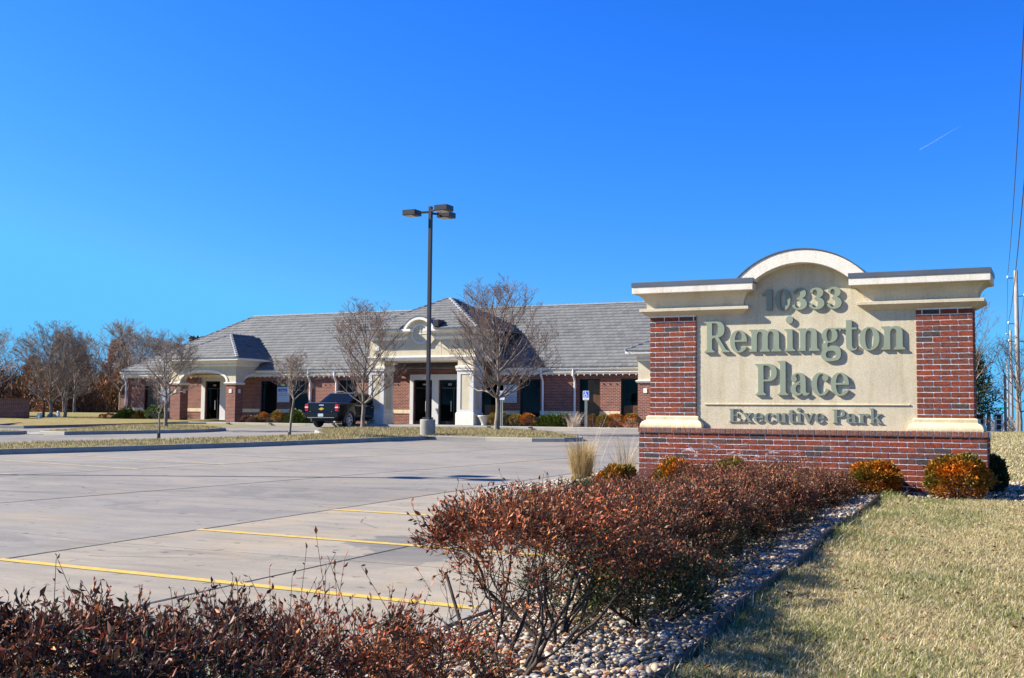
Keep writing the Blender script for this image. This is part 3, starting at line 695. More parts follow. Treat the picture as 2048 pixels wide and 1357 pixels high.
x4, y4, z4, s4 = peb_pos(1500, -3.4, -1.78, 2.5, 4.6, inbed)
def stones(xx, yy, zz, ss, V0, F0, name):
    n = len(xx); th = rg.uniform(0, 6.28, n); ct, st = np.cos(th)[:, None], np.sin(th)[:, None]
    B = V0[None] * np.stack([ss, ss * rg.uniform(.65, .95, n), ss * rg.uniform(.42, .65, n)], 1)[:, None, :]
    tx = rg.uniform(-.3, .3, n)[:, None]; B[..., 2] += B[..., 0] * tx
    X = B[..., 0] * ct - B[..., 1] * st + xx[:, None]; Y = B[..., 0] * st + B[..., 1] * ct + yy[:, None]; Z = B[..., 2] + zz[:, None]
    V = np.stack([X, Y, Z], -1).reshape(-1, 3); F = (F0[None] + (np.arange(n) * len(V0))[:, None, None]).reshape(-1, 3)
    o = link(name, mesh_np(name, V, F, M['pebbles'], smooth=True, rnd=np.repeat(rg.uniform(0, 1, n), len(V0))), bed); o['kind'] = 'stuff'
IVo, IFo = IV1, IF1
stones(x1[rest], y1[rest], z1[rest], s1[rest], IV1, IF1, 'loose_pebbles')
stones(np.concatenate([x2, x4]), np.concatenate([y2, y4]), np.concatenate([z2, z4]), np.concatenate([s2, s4]), IVo, IFo, 'loose_pebbles')
octv = np.array([[1, 0, 0], [-1, 0, 0], [0, 1, 0], [0, -1, 0], [0, 0, 1], [0, 0, -1.]]) ; octf = np.array([[0, 2, 4], [2, 1, 4], [1, 3, 4], [3, 0, 4], [2, 0, 5], [1, 2, 5], [3, 1, 5], [0, 3, 5]])
stones(x3, y3, z3, s3, IV1, IF1, 'loose_pebbles')
# ---------------------------------------------------------------- grass blades
def patch(x, y): return (np.sin(x * 2.3 + 1.1 * np.sin(y * 1.7)) * np.cos(y * 1.9 + x * .8) + .6 * np.sin(x * 6.1 + y * 3.3) * np.cos(y * 5.2 - x * 2.0) + .5 * np.sin(x * .9 - y * .7)) / 1.8
def blades(name, n, x0, x1_, y0, y1_, zf, keep, h, w, rgx, green=0.31, parent=None, kind='stuff', lean=2.0):
    x = rgx.uniform(x0, x1_, n); y = y0 + (y1_ - y0) * rgx.uniform(0, 1, n) ** 1.35
    k = keep(x, y); x = x[k]; y = y[k]; n = len(x); z = zf(x, y)
    cl = patch(x, y); c2 = np.sin(x * 31 + 3 * np.sin(y * 17)) * np.sin(y * 27 + 3 * np.sin(x * 19)); cl = 1.25 * cl + .45 * c2
    hh = h * rgx.uniform(.45, 1.15, n) * (1 + .35 * cl) * np.where(rgx.uniform(0, 1, n) > .97, 1.6, 1); th = rgx.uniform(0, 6.28, n); ln = rgx.uniform(.2, lean, n) * hh
    P = np.stack([x, y, z - .005], 1); dx = np.cos(th); dy = np.sin(th); sx = -dy * w * rgx.uniform(.6, 1.3, n) * .5; sy = dx * w * .5
    a = P + np.stack([sx, sy, 0 * sx], 1); b = P - np.stack([sx, sy, 0 * sx], 1)
    c = P + np.stack([dx * ln * .4, dy * ln * .4, hh * .6], 1); d = P + np.stack([dx * ln, dy * ln, hh], 1)
    m1_ = c + np.stack([sx, sy, 0 * sx], 1) * .7; m2_ = c - np.stack([sx, sy, 0 * sx], 1) * .7
    V = np.stack([a, b, m2_, m1_, d], 1).reshape(-1, 3); i = np.arange(n)[:, None] * 5
    F4 = i + np.array([[0, 1, 2, 3]]); F3 = i + np.array([[3, 2, 4]])
    g = rgx.uniform(0, 1, n); gp = green + .42 * cl
    straw = np.array([[.62, .50, .26]]) * rgx.uniform(.5, 1.25, (n, 1)) * (1 - .22 * np.clip(cl, 0, 1))[:, None]; pale = np.array([[.76, .66, .45]]) * rgx.uniform(.8, 1.15, (n, 1)); grn = np.array([[.22, .24, .07]]) * rgx.uniform(.6, 1.4, (n, 1))
    col = np.where((g < gp)[:, None], grn, np.where((g > .82)[:, None], pale, straw))
    o = link(name, mesh_np(name, V, [F4, F3], M['dry'], col=np.repeat(col, 5, axis=0)), parent); o['kind'] = kind; return o
rgx = np.random.default_rng(21)
lk = lambda x, y: (x > bed_edge_x(y) + .02 + .03 * rgx.uniform(0, 1, len(x))) & (y < 13.78)
blades('lawn_grass', 360000, -1.95, 1.7, 4.2, 14.0, lawn_z, lk, .036, .0044, rgx)
blades('lawn_grass', 26000, -1.95, 0.3, 4.8, 14.0, lawn_z, lambda x, y: (x > bed_edge_x(y) - .02) & (x < bed_edge_x(y) + .16 + .1 * np.sin(y * 7)), .075, .006, rgx, green=.5)
blades('lawn_grass', 60000, -3.5, 2.5, 17.4, 50.0, lawn_z, lambda x, y: (x > -.085 * y - .6) & (x < .6), .05, .016, rgx, green=.12)
def island_blades(Sx, n, name, parent, green=.1):
    o_, sd2, bb, lift, crown = Sx
    x = rgx.uniform(bb[0], bb[1], n * 3); y = rgx.uniform(bb[2], bb[3], n * 3)
    d = np.array([sd2(a, b) for a, b in zip(x, y)]); k = d > .14; x = x[k][:n]; y = y[k][:n]; d = d[k][:n]
    dm = dict(zip(zip(x, y), d))
    zf = lambda a, b: 0.0244 + 0.01416 * b + lift + crown * np.minimum(1, D_ / 1.6)
    D_ = d; m = len(x)
    hh = rgx.uniform(.04, .11, m); th = rgx.uniform(0, 6.28, m); w = .028
    P = np.stack([x, y, zf(x, y) - .01], 1); dx = np.cos(th); dy = np.sin(th)
    s = np.stack([-dy * w, dx * w, 0 * dx], 1) * .5
    V = np.stack([P + s, P - s, P + np.stack([dx * hh * .5, dy * hh * .5, hh], 1)], 1).reshape(-1, 3)
    F = np.arange(m)[:, None] * 3 + np.array([[0, 1, 2]])
    g = rgx.uniform(0, 1, m); col = np.where((g < green)[:, None], np.array([[.20, .20, .07]]), np.array([[.36, .29, .15]])) * rgx.uniform(.7, 1.2, (m, 1))
    q = link(name, mesh_np(name, V, F, M['dry'], col=np.repeat(col, 3, axis=0)), parent); q['kind'] = 'stuff'
island_blades(S1, 26000, 'island_grass', isl); island_blades(S2, 6000, 'tree_island_grass', isl2); island_blades(S3, 1500, 'far_island_grass', isl3)
# fallen leaves on lawn, gravel and lot
def litter(name, n, x0, x1_, y0, y1_, zf, keep, size=.03, parent=None):
    x = rgx.uniform(x0, x1_, n); y = rgx.uniform(y0, y1_, n); k = keep(x, y); x = x[k]; y = y[k]; n = len(x)
    th = rgx.uniform(0, 6.28, n); D = np.stack([np.cos(th), np.sin(th), rgx.uniform(-.1, .35, n)], 1); D /= np.linalg.norm(D, axis=1, keepdims=True)
    P = np.stack([x, y, zf(x, y)], 1); col = np.array([[.20, .085, .035]]) * rgx.uniform(.35, 1.8, (n, 1))
    o = link(name, leaves_mesh(name, P, D, rgx.uniform(.6, 1.4, n) * size, col, M['leaf'], .5, .5, rgx), parent); o['kind'] = 'stuff'
litter('fallen_leaves', 620, -1.9, 1.8, 4.5, 13.8, lambda x, y: lawn_z(x, y) + .028, lambda x, y: x > bed_edge_x(y), .035)
litter('fallen_leaves', 5200, -3.3, -1.8, 4.5, 13.8, lambda x, y: terr(x, y) + .03, lambda x, y: (x < bed_edge_x(y)) & (rgx.uniform(0, 1, len(x)) < np.clip((-x - 1.9) / .7, .12, 1)), .028)
# ================================================================ LETTER SHAPES (drawn as fields, traced into outlines)
class Fld:
    def __init__(s, w, y0=-0.42, y1=1.16, h=0.0125):
        s.h = h; s.x = np.arange(-0.08, w + 0.09, h); s.y = np.arange(y0, y1, h); s.X, s.Y = np.meshgrid(s.x, s.y); s.F = np.full(s.X.shape, 9.0)
    def poly(s, pts):
        X, Y = s.X, s.Y; d = np.full(X.shape, 1e9); ins = np.zeros(X.shape, bool); n = len(pts)
        for i in range(n):
            x1, y1 = pts[i]; x2, y2 = pts[(i + 1) % n]; ex, ey = x2 - x1, y2 - y1
            t = np.clip(((X - x1) * ex + (Y - y1) * ey) / (ex * ex + ey * ey + 1e-12), 0, 1); d = np.minimum(d, (X - x1 - t * ex) ** 2 + (Y - y1 - t * ey) ** 2)
            cnd = ((y1 > Y) != (y2 > Y)) & (X < (x2 - x1) * (Y - y1) / ((y2 - y1) if y2 != y1 else 1e-9) + x1); ins ^= cnd
        d = np.sqrt(d); return np.where(ins, -d, d)
    def ell(s, cx, cy, rx, ry, p=2.0):
        return ((np.abs((s.X - cx) / rx) ** p + np.abs((s.Y - cy) / ry) ** p) ** (1 / p) - 1) * min(rx, ry)
    def rect(s, x0, x1, y0, y1): return s.poly([(x0, y0), (x1, y0), (x1, y1), (x0, y1)])
    def add(s, f): s.F = np.minimum(s.F, f); return s
    def cut(s, f): s.F = np.maximum(s.F, -f); return s
    def ring(s, outer, inner, clip=None):
        f = np.maximum(outer, -inner)
        if clip is not None: f = np.maximum(f, clip)
        return s.add(f)
    def foot(s, x0, x1, y=0.0, e=0.085, t=0.045, up=1):
        """bracketed slab serif under a stem that runs from x0 to x1"""
        b = 0.075
        s.add(s.poly([(x0 - e, y), (x1 + e, y), (x1 + e, y + t * up), (x1 + e * .35, y + (t + .02) * up), (x1, y + (t + b) * up), (x0, y + (t + b) * up), (x0 - e * .35, y + (t + .02) * up), (x0 - e, y + t * up)])); return s
    def flag(s, x0, x1, y, e=0.10):
        """slanted head serif on the left of a stem top"""
        s.add(s.poly([(x0 - e, y), (x1, y), (x1, y - .12), (x0, y - .14), (x0 - e * .25, y - .06), (x0 - e, y - .035)])); return s
    def trace(s):
        F = s.F; X = s.x; Y = s.y; ny, nx = F.shape; segs = {}
        ins = F < 0
        cc = ins[:-1, :-1].astype(int) + 2 * ins[:-1, 1:] + 4 * ins[1:, 1:] + 8 * ins[1:, :-1]
        tab = {1: [(3, 0)], 2: [(0, 1)], 3: [(3, 1)], 4: [(1, 2)], 5: [(3, 0), (1, 2)], 6: [(0, 2)], 7: [(3, 2)], 8: [(2, 3)], 9: [(2, 0)], 10: [(2, 3), (0, 1)], 11: [(2, 1)], 12: [(1, 3)], 13: [(1, 0)], 14: [(0, 3)]}
        def key(j, i, e): return {0: ('h', j, i), 1: ('v', j, i + 1), 2: ('h', j + 1, i), 3: ('v', j, i)}[e]
        def pos(k):
            t, j, i = k
            if t == 'h': a, b = F[j, i], F[j, i + 1]; r = a / (a - b); return (X[i] + r * s.h, Y[j])
            a, b = F[j, i], F[j + 1, i]; r = a / (a - b); return (X[i], Y[j] + r * s.h)
        for j, i in zip(*np.nonzero((cc > 0) & (cc < 15))):
            for a, b in tab[int(cc[j, i])]: segs[key(j, i, a)] = key(j, i, b)
        loops = []
        while segs:
            st = next(iter(segs)); k = st; lp = []
            while k in segs: lp.append(pos(k)); k = segs.pop(k)
            if len(lp) > 6: loops.append(simplify(lp, 0.0022))
        return loops
def simplify(P, tol):
    P = list(P); n = len(P)
    i0 = 0; i1 = max(range(n), key=lambda i: (P[i][0] - P[0][0]) ** 2 + (P[i][1] - P[0][1]) ** 2)
    def rdp(A):
        if len(A) < 3: return A
        (x1, y1), (x2, y2) = A[0], A[-1]; dx, dy = x2 - x1, y2 - y1; L_ = sqrt(dx * dx + dy * dy) + 1e-12
        ds = [abs((p[0] - x1) * dy - (p[1] - y1) * dx) / L_ for p in A[1:-1]]; m = max(ds)
        if m < tol: return [A[0], A[-1]]
        k = ds.index(m) + 1; return rdp(A[:k + 1])[:-1] + rdp(A[k:])
    a = rdp(P[i0:i1 + 1]); b = rdp(P[i1:] + [P[0]]); return a[:-1] + b[:-1]
def glyph(ch):
    """outline loops and advance box width, cap height = 1, x-height = .70"""
    xh = 0.70
    if ch == 'R':
        g = Fld(.85); g.add(g.rect(.10, .275, 0, 1)).foot(.10, .275, 0).flag(.10, .275, 1.0)
        g.add(np.maximum(g.rect(.25, .9, .48, 1.0), g.poly([(.25, .48), (.46, .48), (.46, 1), (.25, 1)]))); g.add(np.maximum(g.ell(.42, .74, .265, .262, 2.3), g.rect(.25, .9, .4, 1)))
        cnt = np.minimum(g.rect(.275, .36, .545, .945), g.ell(.36, .745, .125, .20, 2.2)); g.cut(np.maximum(cnt, g.rect(.275, .9, .4, 1)))
        g.add(g.poly([(.275, .50), (.44, .50), (.50, .47), (.73, .085), (.85, .045), (.85, 0), (.57, 0), (.56, .045), (.60, .06), (.36, .48), (.275, .44)])); w = .85
    elif ch == 'P':
        g = Fld(.70); g.add(g.rect(.10, .275, 0, 1)).foot(.10, .275, 0).flag(.10, .275, 1.0)
        g.add(g.rect(.25, .42, .44, 1.0)); g.add(np.maximum(g.ell(.40, .72, .295, .282, 2.3), g.rect(.25, .9, .4, 1)))
        cnt = np.minimum(g.rect(.275, .36, .50, .945), g.ell(.36, .7225, .155, .222, 2.2)); g.cut(np.maximum(cnt, g.rect(.275, .9, .4, 1))); w = .70
    elif ch == 'E':
        g = Fld(.74); g.add(g.rect(.10, .29, 0, 1)).foot(.10, .29, 0).foot(.10, .29, 1.0, up=-1)
        g.add(g.rect(.2, .66, .94, 1.0)); g.add(g.poly([(.66, 1), (.56, 1), (.50, .94), (.60, .90), (.63, .76), (.67, .76)]))
        g.add(g.rect(.2, .68, 0, .06)); g.add(g.poly([(.68, 0), (.50, 0), (.52, .06), (.63, .11), (.68, .27), (.72, .27)]))
        g.add(g.rect(.2, .48, .485, .545)); g.add(g.poly([(.43, .515), (.50, .35), (.535, .35), (.535, .68), (.50, .68)])); w = .74
    elif ch == 'e':
        g = Fld(.55); g.ring(g.ell(.275, .345, .275, .362, 2.1), g.ell(.285, .345, .125, .315, 2.0))
        g.cut(g.poly([(.29, .325), (.8, .325), (.8, .16), (.44, .20), (.36, .26)])); g.cut(g.poly([(.40, .30), (.8, .30), (.8, .19), (.49, .15), (.385, .19)]))
        g.add(np.maximum(g.rect(.13, .545, .325, .385), g.ell(.275, .345, .275, .362, 2.1)))
        g.cut(g.poly([(.36, -.1), (.8, -.1), (.8, .16), (.53, .175)])) if False else None
        g.add(np.maximum(g.poly([(.28, -.02), (.40, .0), (.50, .08), (.555, .165), (.51, .185), (.43, .09), (.30, .045)]), g.rect(.2, .6, -.05, .3))); w = .55
    elif ch == 'c':
        g = Fld(.54); g.ring(g.ell(.28, .345, .28, .362, 2.1), g.ell(.31, .345, .14, .315, 2.0))
        g.cut(g.poly([(.33, .60), (.8, .9), (.8, .05), (.50, .17), (.36, .30)])); g.add(g.ell(.43, .545, .095, .105)); g.add(np.maximum(g.ring_(.28, .345) if False else np.maximum(g.ell(.28, .345, .28, .362, 2.1), -g.ell(.31, .345, .14, .315, 2.0)), g.rect(.2, .50, .52, .75)))
        g.add(g.poly([(.28, -.015), (.40, .0), (.49, .08), (.545, .17), (.50, .19), (.42, .09), (.30, .045)])); w = .54
    elif ch == 'o':
        g = Fld(.60); g.ring(g.ell(.30, .345, .30, .362, 2.1), g.ell(.30, .345, .118, .315, 2.2)); w = .60
    elif ch in 'nm':
        g = Fld(.69 if ch == 'n' else 1.04)
        g.add(g.rect(.085, .255, 0, xh)).foot(.085, .255, 0, .075).flag(.085, .255, xh + .01, .085)
        g.add(np.maximum(g.ell(.40, .50, .195, .215, 2.4), g.rect(.2, .62, .48, .8))); g.cut(np.maximum(g.ell(.345, .47, .09, .165, 2.2), g.rect(.255, .7, .3, .8)))
        g.cut(g.rect(.255, .425, -.1, .47)); g.add(g.rect(.425, .595, 0, .50)).foot(.425, .595, 0, .075)
        w = .68
        if ch == 'm':
            g.add(np.maximum(g.ell(.745, .50, .20, .215, 2.4), g.rect(.56, .96, .48, .8))); g.cut(np.maximum(g.ell(.69, .47, .09, .165, 2.2), g.rect(.595, 1.1, .3, .8)))
            g.cut(g.rect(.595, .775, -.1, .47)); g.add(g.rect(.425, .595, 0, .50)).foot(.425, .595, 0, .07); g.add(g.rect(.775, .945, 0, .50)).foot(.775, .945, 0, .075); w = 1.03
    elif ch == 'u':
        g = Fld(.70); g.add(g.rect(.085, .25, .18, xh)).flag(.085, .25, xh, .085); g.add(np.maximum(g.ell(.285, .20, .20, .215, 2.3), g.rect(0, .6, -.1, .22)))
        g.cut(np.maximum(g.ell(.33, .225, .085, .17, 2.2), g.rect(.25, .44, 0, .30))); g.cut(g.rect(.25, .425, .22, .9)); g.add(g.rect(.425, .59, .0, xh)).flag(.425, .59, xh, .07)
        g.add(g.poly([(.425, 0), (.68, 0), (.68, .045), (.62, .06), (.59, .12), (.425, .12)])); w = .69
    elif ch == 'i':
        g = Fld(.35); g.add(g.rect(.09, .26, 0, xh)).foot(.09, .26, 0, .08).flag(.09, .26, xh, .09); g.add(g.ell(.165, .985, .112, .125)); w = .345
    elif ch == 'l':
        g = Fld(.36); g.add(g.rect(.09, .265, 0, 1.09)).foot(.09, .265, 0, .085).flag(.09, .265, 1.09, .09); w = .355
    elif ch == 'k':
        g = Fld(.74); g.add(g.rect(.09, .255, 0, 1.09)).foot(.09, .255, 0, .075).flag(.09, .255, 1.09, .09)
        g.add(g.poly([(.25, .26), (.25, .34), (.50, .62), (.44, .655), (.44, .70), (.70, .70), (.70, .655), (.60, .62), (.44, .44)]))
        g.add(g.poly([(.33, .40), (.46, .47), (.66, .08), (.75, .045), (.75, 0), (.44, 0), (.44, .045), (.50, .06)])); w = .75
    elif ch == 'r':
        g = Fld(.54); g.add(g.rect(.085, .255, 0, xh)).foot(.085, .255, 0, .08).flag(.085, .255, xh, .085)
        g.add(np.maximum(g.ell(.40, .50, .16, .21, 2.3), g.rect(.2, .47, .45, .8))); g.cut(np.maximum(g.ell(.37, .44, .115, .165, 2.2), g.rect(.255, .6, .3, .62))); g.add(g.ell(.425, .585, .10, .105)); w = .53
    elif ch == 't':
        g = Fld(.44); g.add(g.rect(.095, .27, .15, .93)); g.add(g.rect(.0, .41, .64, .70)); g.add(np.maximum(g.ell(.27, .15, .175, .165, 2.2), g.rect(.0, .42, -.1, .16)))
        g.cut(np.maximum(g.ell(.345, .165, .075, .115), g.rect(.27, .5, .05, .62))); g.cut(g.poly([(.39, -.1), (.8, -.1), (.8, .3), (.42, .10)])); w = .43
    elif ch == 'a':
        g = Fld(.60); g.ring(g.ell(.245, .495, .225, .215, 2.3), g.ell(.225, .50, .085, .165), g.rect(.0, .5, .50, .75)); g.add(g.rect(.31, .475, .10, .50)); g.add(g.ell(.115, .505, .088, .095))
        g.ring(g.ell(.20, .185, .195, .20, 2.1), g.ell(.265, .20, .105, .135), None); g.cut(np.maximum(g.rect(.475, .9, .12, .9), -g.rect(-1, -.9, 0, 1)))
        g.add(g.poly([(.14, .34), (.33, .41), (.33, .455), (.20, .42), (.08, .36)])); g.add(g.rect(.31, .475, .10, .50)); g.add(g.poly([(.33, .12), (.40, -.01), (.50, -.015), (.595, .05), (.58, .085), (.50, .07), (.475, .14)])); w = .59
    elif ch == 'g':
        g = Fld(.62); g.ring(g.ell(.265, .475, .235, .235, 2.1), g.ell(.255, .475, .082, .185, 2.1))
        g.add(g.poly([(.38, .645), (.60, .66), (.60, .70), (.56, .70), (.30, .705)])) ; g.add(g.rect(.54, .60, .60, .70))
        g.add(g.ell(.12, .145, .085, .10)); g.add(g.poly([(.10, .24), (.17, .27), (.22, .25), (.19, .20), (.17, .19), (.05, .18)]))
        g.add(g.ell(.12, .03, .07, .12)); g.add(np.maximum(g.ell(.38, -.08, .215, .245, 2.3), g.rect(.09, .7, -.30, .155))); g.add(g.poly([(.09, .06), (.40, .16), (.40, -.0), (.14, -.02)]))
        g.ring(g.ell(.285, -.135, .285, .195, 2.3), g.ell(.295, -.125, .145, .125, 2.3)); g.cut(g.ell(.295, -.12, .145, .118, 2.4))
        w = .61
    elif ch == 'x':
        g = Fld(.70); g.add(g.poly([(.02, .70), (.33, .70), (.33, .655), (.29, .645), (.60, .055), (.68, .045), (.68, 0), (.36, 0), (.36, .045), (.40, .055), (.09, .645), (.02, .655)]))
        g.add(g.poly([(.0, 0), (.25, 0), (.25, .045), (.19, .055), (.335, .29), (.28, .33), (.08, .05), (.0, .045)])); g.add(g.poly([(.42, .70), (.66, .70), (.66, .655), (.59, .645), (.40, .37), (.35, .43), (.49, .645), (.42, .655)])); w = .68
    elif ch == 'v':
        g = Fld(.70); g.add(g.poly([(.0, .70), (.31, .70), (.31, .655), (.265, .645), (.40, .26), (.53, .645), (.46, .655), (.46, .70), (.70, .70), (.70, .655), (.63, .645), (.39, -.01), (.30, -.01), (.06, .645), (.0, .655)])); w = .70
    elif ch == '1':
        g = Fld(.50); g.add(g.rect(.21, .44, 0, 1.0)); g.add(g.poly([(.0, .80), (.06, .82), (.18, .92), (.42, 1.0), (.44, .8), (.21, .72), (.21, .78), (.03, .70)])); w = .47
    elif ch == '0':
        g = Fld(.72); g.ring(g.ell(.355, .49, .355, .51, 2.1), g.ell(.355, .49, .13, .445, 2.2)); w = .71
    elif ch == '3':
        g = Fld(.70); up_ = g.ell(.335, .765, .30, .245, 2.1); lo_ = g.ell(.33, .275, .345, .285, 2.1)
        g.add(np.minimum(up_, lo_)); g.cut(g.ell(.265, .745, .105, .165, 2.1)); g.cut(g.ell(.255, .275, .125, .19, 2.1))
        g.cut(g.poly([(-.2, .80), (.05, .80), (.22, .66), (.27, .57), (.23, .55), (.23, .47), (.27, .44), (.20, .34), (-.0, .20), (-.2, .2)])); g.cut(g.poly([(-.2, .78), (.0, .80), (.10, .73), (.20, .66), (.2, .4), (.0, .235), (-.2, .25)]))
        g.add(g.poly([(.22, .475), (.22, .53), (.36, .56), (.45, .52), (.36, .46)])); w = .68
    return g.trace(), w
GL = {}
def letter(ch, x0, x1, y, z, cap, depth, mat, parent):
    if ch not in GL: GL[ch] = glyph(ch)
    loops, w = GL[ch]; allx = [p[0] for l in loops for p in l]; a, b = min(allx), max(allx); sx = (x1 - x0) / (b - a)
    cu = bpy.data.curves.new('letter', 'CURVE'); cu.dimensions = '2D'; cu.fill_mode = 'BOTH'; cu.extrude = depth / 2 - .0015; cu.bevel_depth = 0.0015; cu.offset = -0.0015
    for l in loops:
        sp = cu.splines.new('POLY'); sp.points.add(len(l) - 1)
        for i, p in enumerate(l): sp.points[i].co = ((p[0] - a) * sx, p[1] * cap, 0, 1)
        sp.use_cyclic_u = True
    tmp = bpy.data.objects.new('tmp', cu); C.objects.link(tmp); dg = bpy.context.evaluated_depsgraph_get(); me = bpy.data.meshes.new_from_object(tmp.evaluated_get(dg))
    bpy.data.objects.remove(tmp); me.materials.clear(); me.materials.append(mat); me.name = 'letter'
    me.transform(Matrix.Rotation(radians(90), 4, 'X'))
    base = WL.get(parent) or Vector((0, 0, 0))
    return link('letter', me, parent, (x0 - base.x, y - base.y, z - base.z))
# ================================================================ MONUMENT SIGN
sg = root('monument_sign', (-3.0, 14.9, 0.6), 'brick and stucco monument sign with green raised letters on a brick base', 'sign')
XB0, XB1, YF, YBK = -5.165, -0.828, 14.58, 15.20
ZG = 0.50; CR = 0.0677; ZL = 1.333                    # course height, underside of the ledge
# mortar body of base, bricks stand 8 mm proud
bm_box(XB0 + .008, XB1 - .008, YF + .0035, YBK, ZG, ZL).build('base_wall', M['mortar'], sg)
def brick_mesh(w, h=0.0548, d=0.05, mat=None, rs=0):
    r = random.Random(rs); x = w / 2; z = h / 2; c = 0.0022; V = []; F = []
    j = lambda a: a + r.uniform(-.0012, .0012)
    for (xx, zz, yy) in ((x, z, 0.0), (x - c, z - c, -c * 1.2)):
        for sx, sz in ((-1, -1), (1, -1), (1, 1), (-1, 1)): V.append((j(sx * xx), yy, j(sz * zz)))
    for sx, sz in ((-1, -1), (1, -1), (1, 1), (-1, 1)): V.append((sx * x, d, sz * z))
    F = [(4, 5, 6, 7)] + [(i, (i + 1) % 4, 4 + (i + 1) % 4, 4 + i) for i in range(4)] + [(8 + i, 8 + (i + 1) % 4, (i + 1) % 4, i) for i in range(4)]
    me = bpy.data.meshes.new('brick'); me.from_pydata(V, [], F); me.materials.append(mat); return me
BM = {}
def bmesh_for(w, mat):
    k = (round(w, 3), mat.name, random.randint(0, 3))
    if k not in BM: BM[k] = brick_mesh(w, mat=mat, rs=hash((round(w * 1000), k[2])) % 999)
    return BM[k]
random.seed(3)
LB = 0.2032; J = 0.013
cnt = {'n': 0}
stuff_boxes = MB()
def course(x0, x1, z, y, offset, parent, mat, stuff=False):
    x = x0 - offset
    while x < x1 - .01:
        a = max(x + J / 2, x0); b = min(x + LB - J / 2, x1)
        if b - a > 0.012:
            if stuff is not False and a < stuff: stuff_boxes.box(a, b, y - .002, y + .03, z + .005, z + CR - .005)
            else:
                m = M['brick_dark'] if random.random() < 0.045 else mat
                base = WL[parent] if parent in WL else WL[sg]
                o = link('brick', bmesh_for(b - a, m), parent, ((a + b) / 2 - WL[sg].x, y + random.uniform(-.001, .0008) - WL[sg].y, z + CR / 2 - WL[sg].z))
                cnt['n'] += 1
        x += LB
# eleven courses below the ledge on the front
for k in range(12):
    course(XB0, XB1, ZL - CR * (k + 1), YF, LB * .62 if k % 2 == 0 else LB * .12, sg, M['brick'], stuff=-3.15 if k > 6 else False)
# right end face bricks (seen edge-on)
sb2 = MB()
for k in range(12):
    z = ZL - CR * (k + 1); y = YF + .02 - (0.1 if k % 2 else 0)
    while y < YBK - .02:
        a = max(y + .005, YF + .008); b = min(y + LB - .005, YBK)
        if b - a > .02: sb2.box(XB1 - .03, XB1, a, b, z + .005, z + CR - .005)
        y += LB
for b_ in stuff_boxes.v[:0]: pass
o = stuff_boxes.build('low_bricks', M['brick'], sg); o['kind'] = 'stuff'
o = sb2.build('end_bricks', M['brick_p'], sg); o['kind'] = 'stuff'
# rowlock ledge: headers on edge
YLf = YF - 0.018; XL0, XL1 = XB0 - .012, XB1 + .014
bm_box(XL0 + .01, XL1 - .01, YLf + .004, YBK + .01, ZL + .002, ZL + .060).build('ledge_mortar', M['mortar'], sg)
nrow = 65; step = (XL1 - XL0) / nrow
rowm = [brick_mesh(step - .0095, 0.060, 0.16, M['rowlock'], k) for k in range(4)]
for m_ in rowm: m_.name = 'rowlock_brick'
for k in range(nrow):
    link('rowlock_brick', rowm[k % 4], sg, (XL0 + step * (k + .5) + 3.0, YLf + random.uniform(-.0015, .0015) - 14.9, ZL + .032 - 0.6))
# pillars
ZP0, ZP1 = 1.555, 2.888; YP = 14.70; YPB = 15.12
for (xa, xb) in ((-5.052, -4.408), (-1.622, -0.972)):
    bm_box(xa + .008, xb - .008, YP + .0035, YPB, ZP0 - .16, ZP1 + .02).build('brick_pillar', M['mortar'], sg)
    kk = int((ZP1 - ZP0) / CR + .999)
    for k in range(kk):
        z = ZP1 - CR * (k + 1)
        course(xa, xb, z, YP, (LB * .64 if k % 2 else LB * .0) if xa < -3 else (LB * .64 if k % 2 == 0 else LB * .08), sg, M['brick_p'])
# right side of right pillar
sb = MB()
for k in range(20):
    z = ZP1 - CR * (k + 1); y = YP + (0 if k % 2 else -.1)
    while y < YPB: sb.box(-0.98, -0.972, max(y + .005, YP + .01), min(y + LB - .005, YPB - .002), z + .005, z + CR - .005) if min(y + LB - .005, YPB) - max(y + .005, YP + .01) > .03 else None; y += LB
    y = YP + (0 if k % 2 else -.1)
    while y < YPB: sb.box(-5.052, -5.044, max(y + .005, YP + .01), min(y + LB - .005, YPB - .002), z + .005, z + CR - .005) if min(y + LB - .005, YPB) - max(y + .005, YP + .01) > .03 else None; y += LB
sb.build('pillar_end_bricks', M['brick_p'], sg)['kind'] = 'stuff'
# cast stone pedestals: profile swept round each pillar foot
def swept(prof, x0, x1, y0, y1, mb=None, closed_top=True):
    """prof: (offset outward, z) rising; wraps a rectangle"""
    mb = mb or MB(); n = len(mb.v)
    for d, z in prof: mb.v += [(x0 - d, y0 - d, z), (x1 + d, y0 - d, z), (x1 + d, y1 + d, z), (x0 - d, y1 + d, z)]
    for i in range(len(prof) - 1):
        for k in range(4): a = n + 4 * i + k; b = n + 4 * i + (k + 1) % 4; mb.f.append((a, b, b + 4, a + 4))
    mb.f.append((n + 3, n + 2, n + 1, n)); m = n + 4 * (len(prof) - 1); mb.f.append((m, m + 1, m + 2, m + 3)); return mb
ped = [(.106, ZL + .0625), (.108, ZL + .080)] + [(.045 + .063 * cos(radians(a)), ZL + .080 + .078 * sin(radians(a))) for a in (12, 25, 38, 52, 66, 80)] + [(.040, ZL + .165), (.041, ZL + .210), (.022, ZL + .222), (.004, ZL + .224)]
for (xa, xb) in ((-5.052, -4.408), (-1.622, -0.972)):
    swept(ped, xa, xb, YP, YPB - .02).build('stone_pedestal', M['limestone'], sg, bevel=.003)
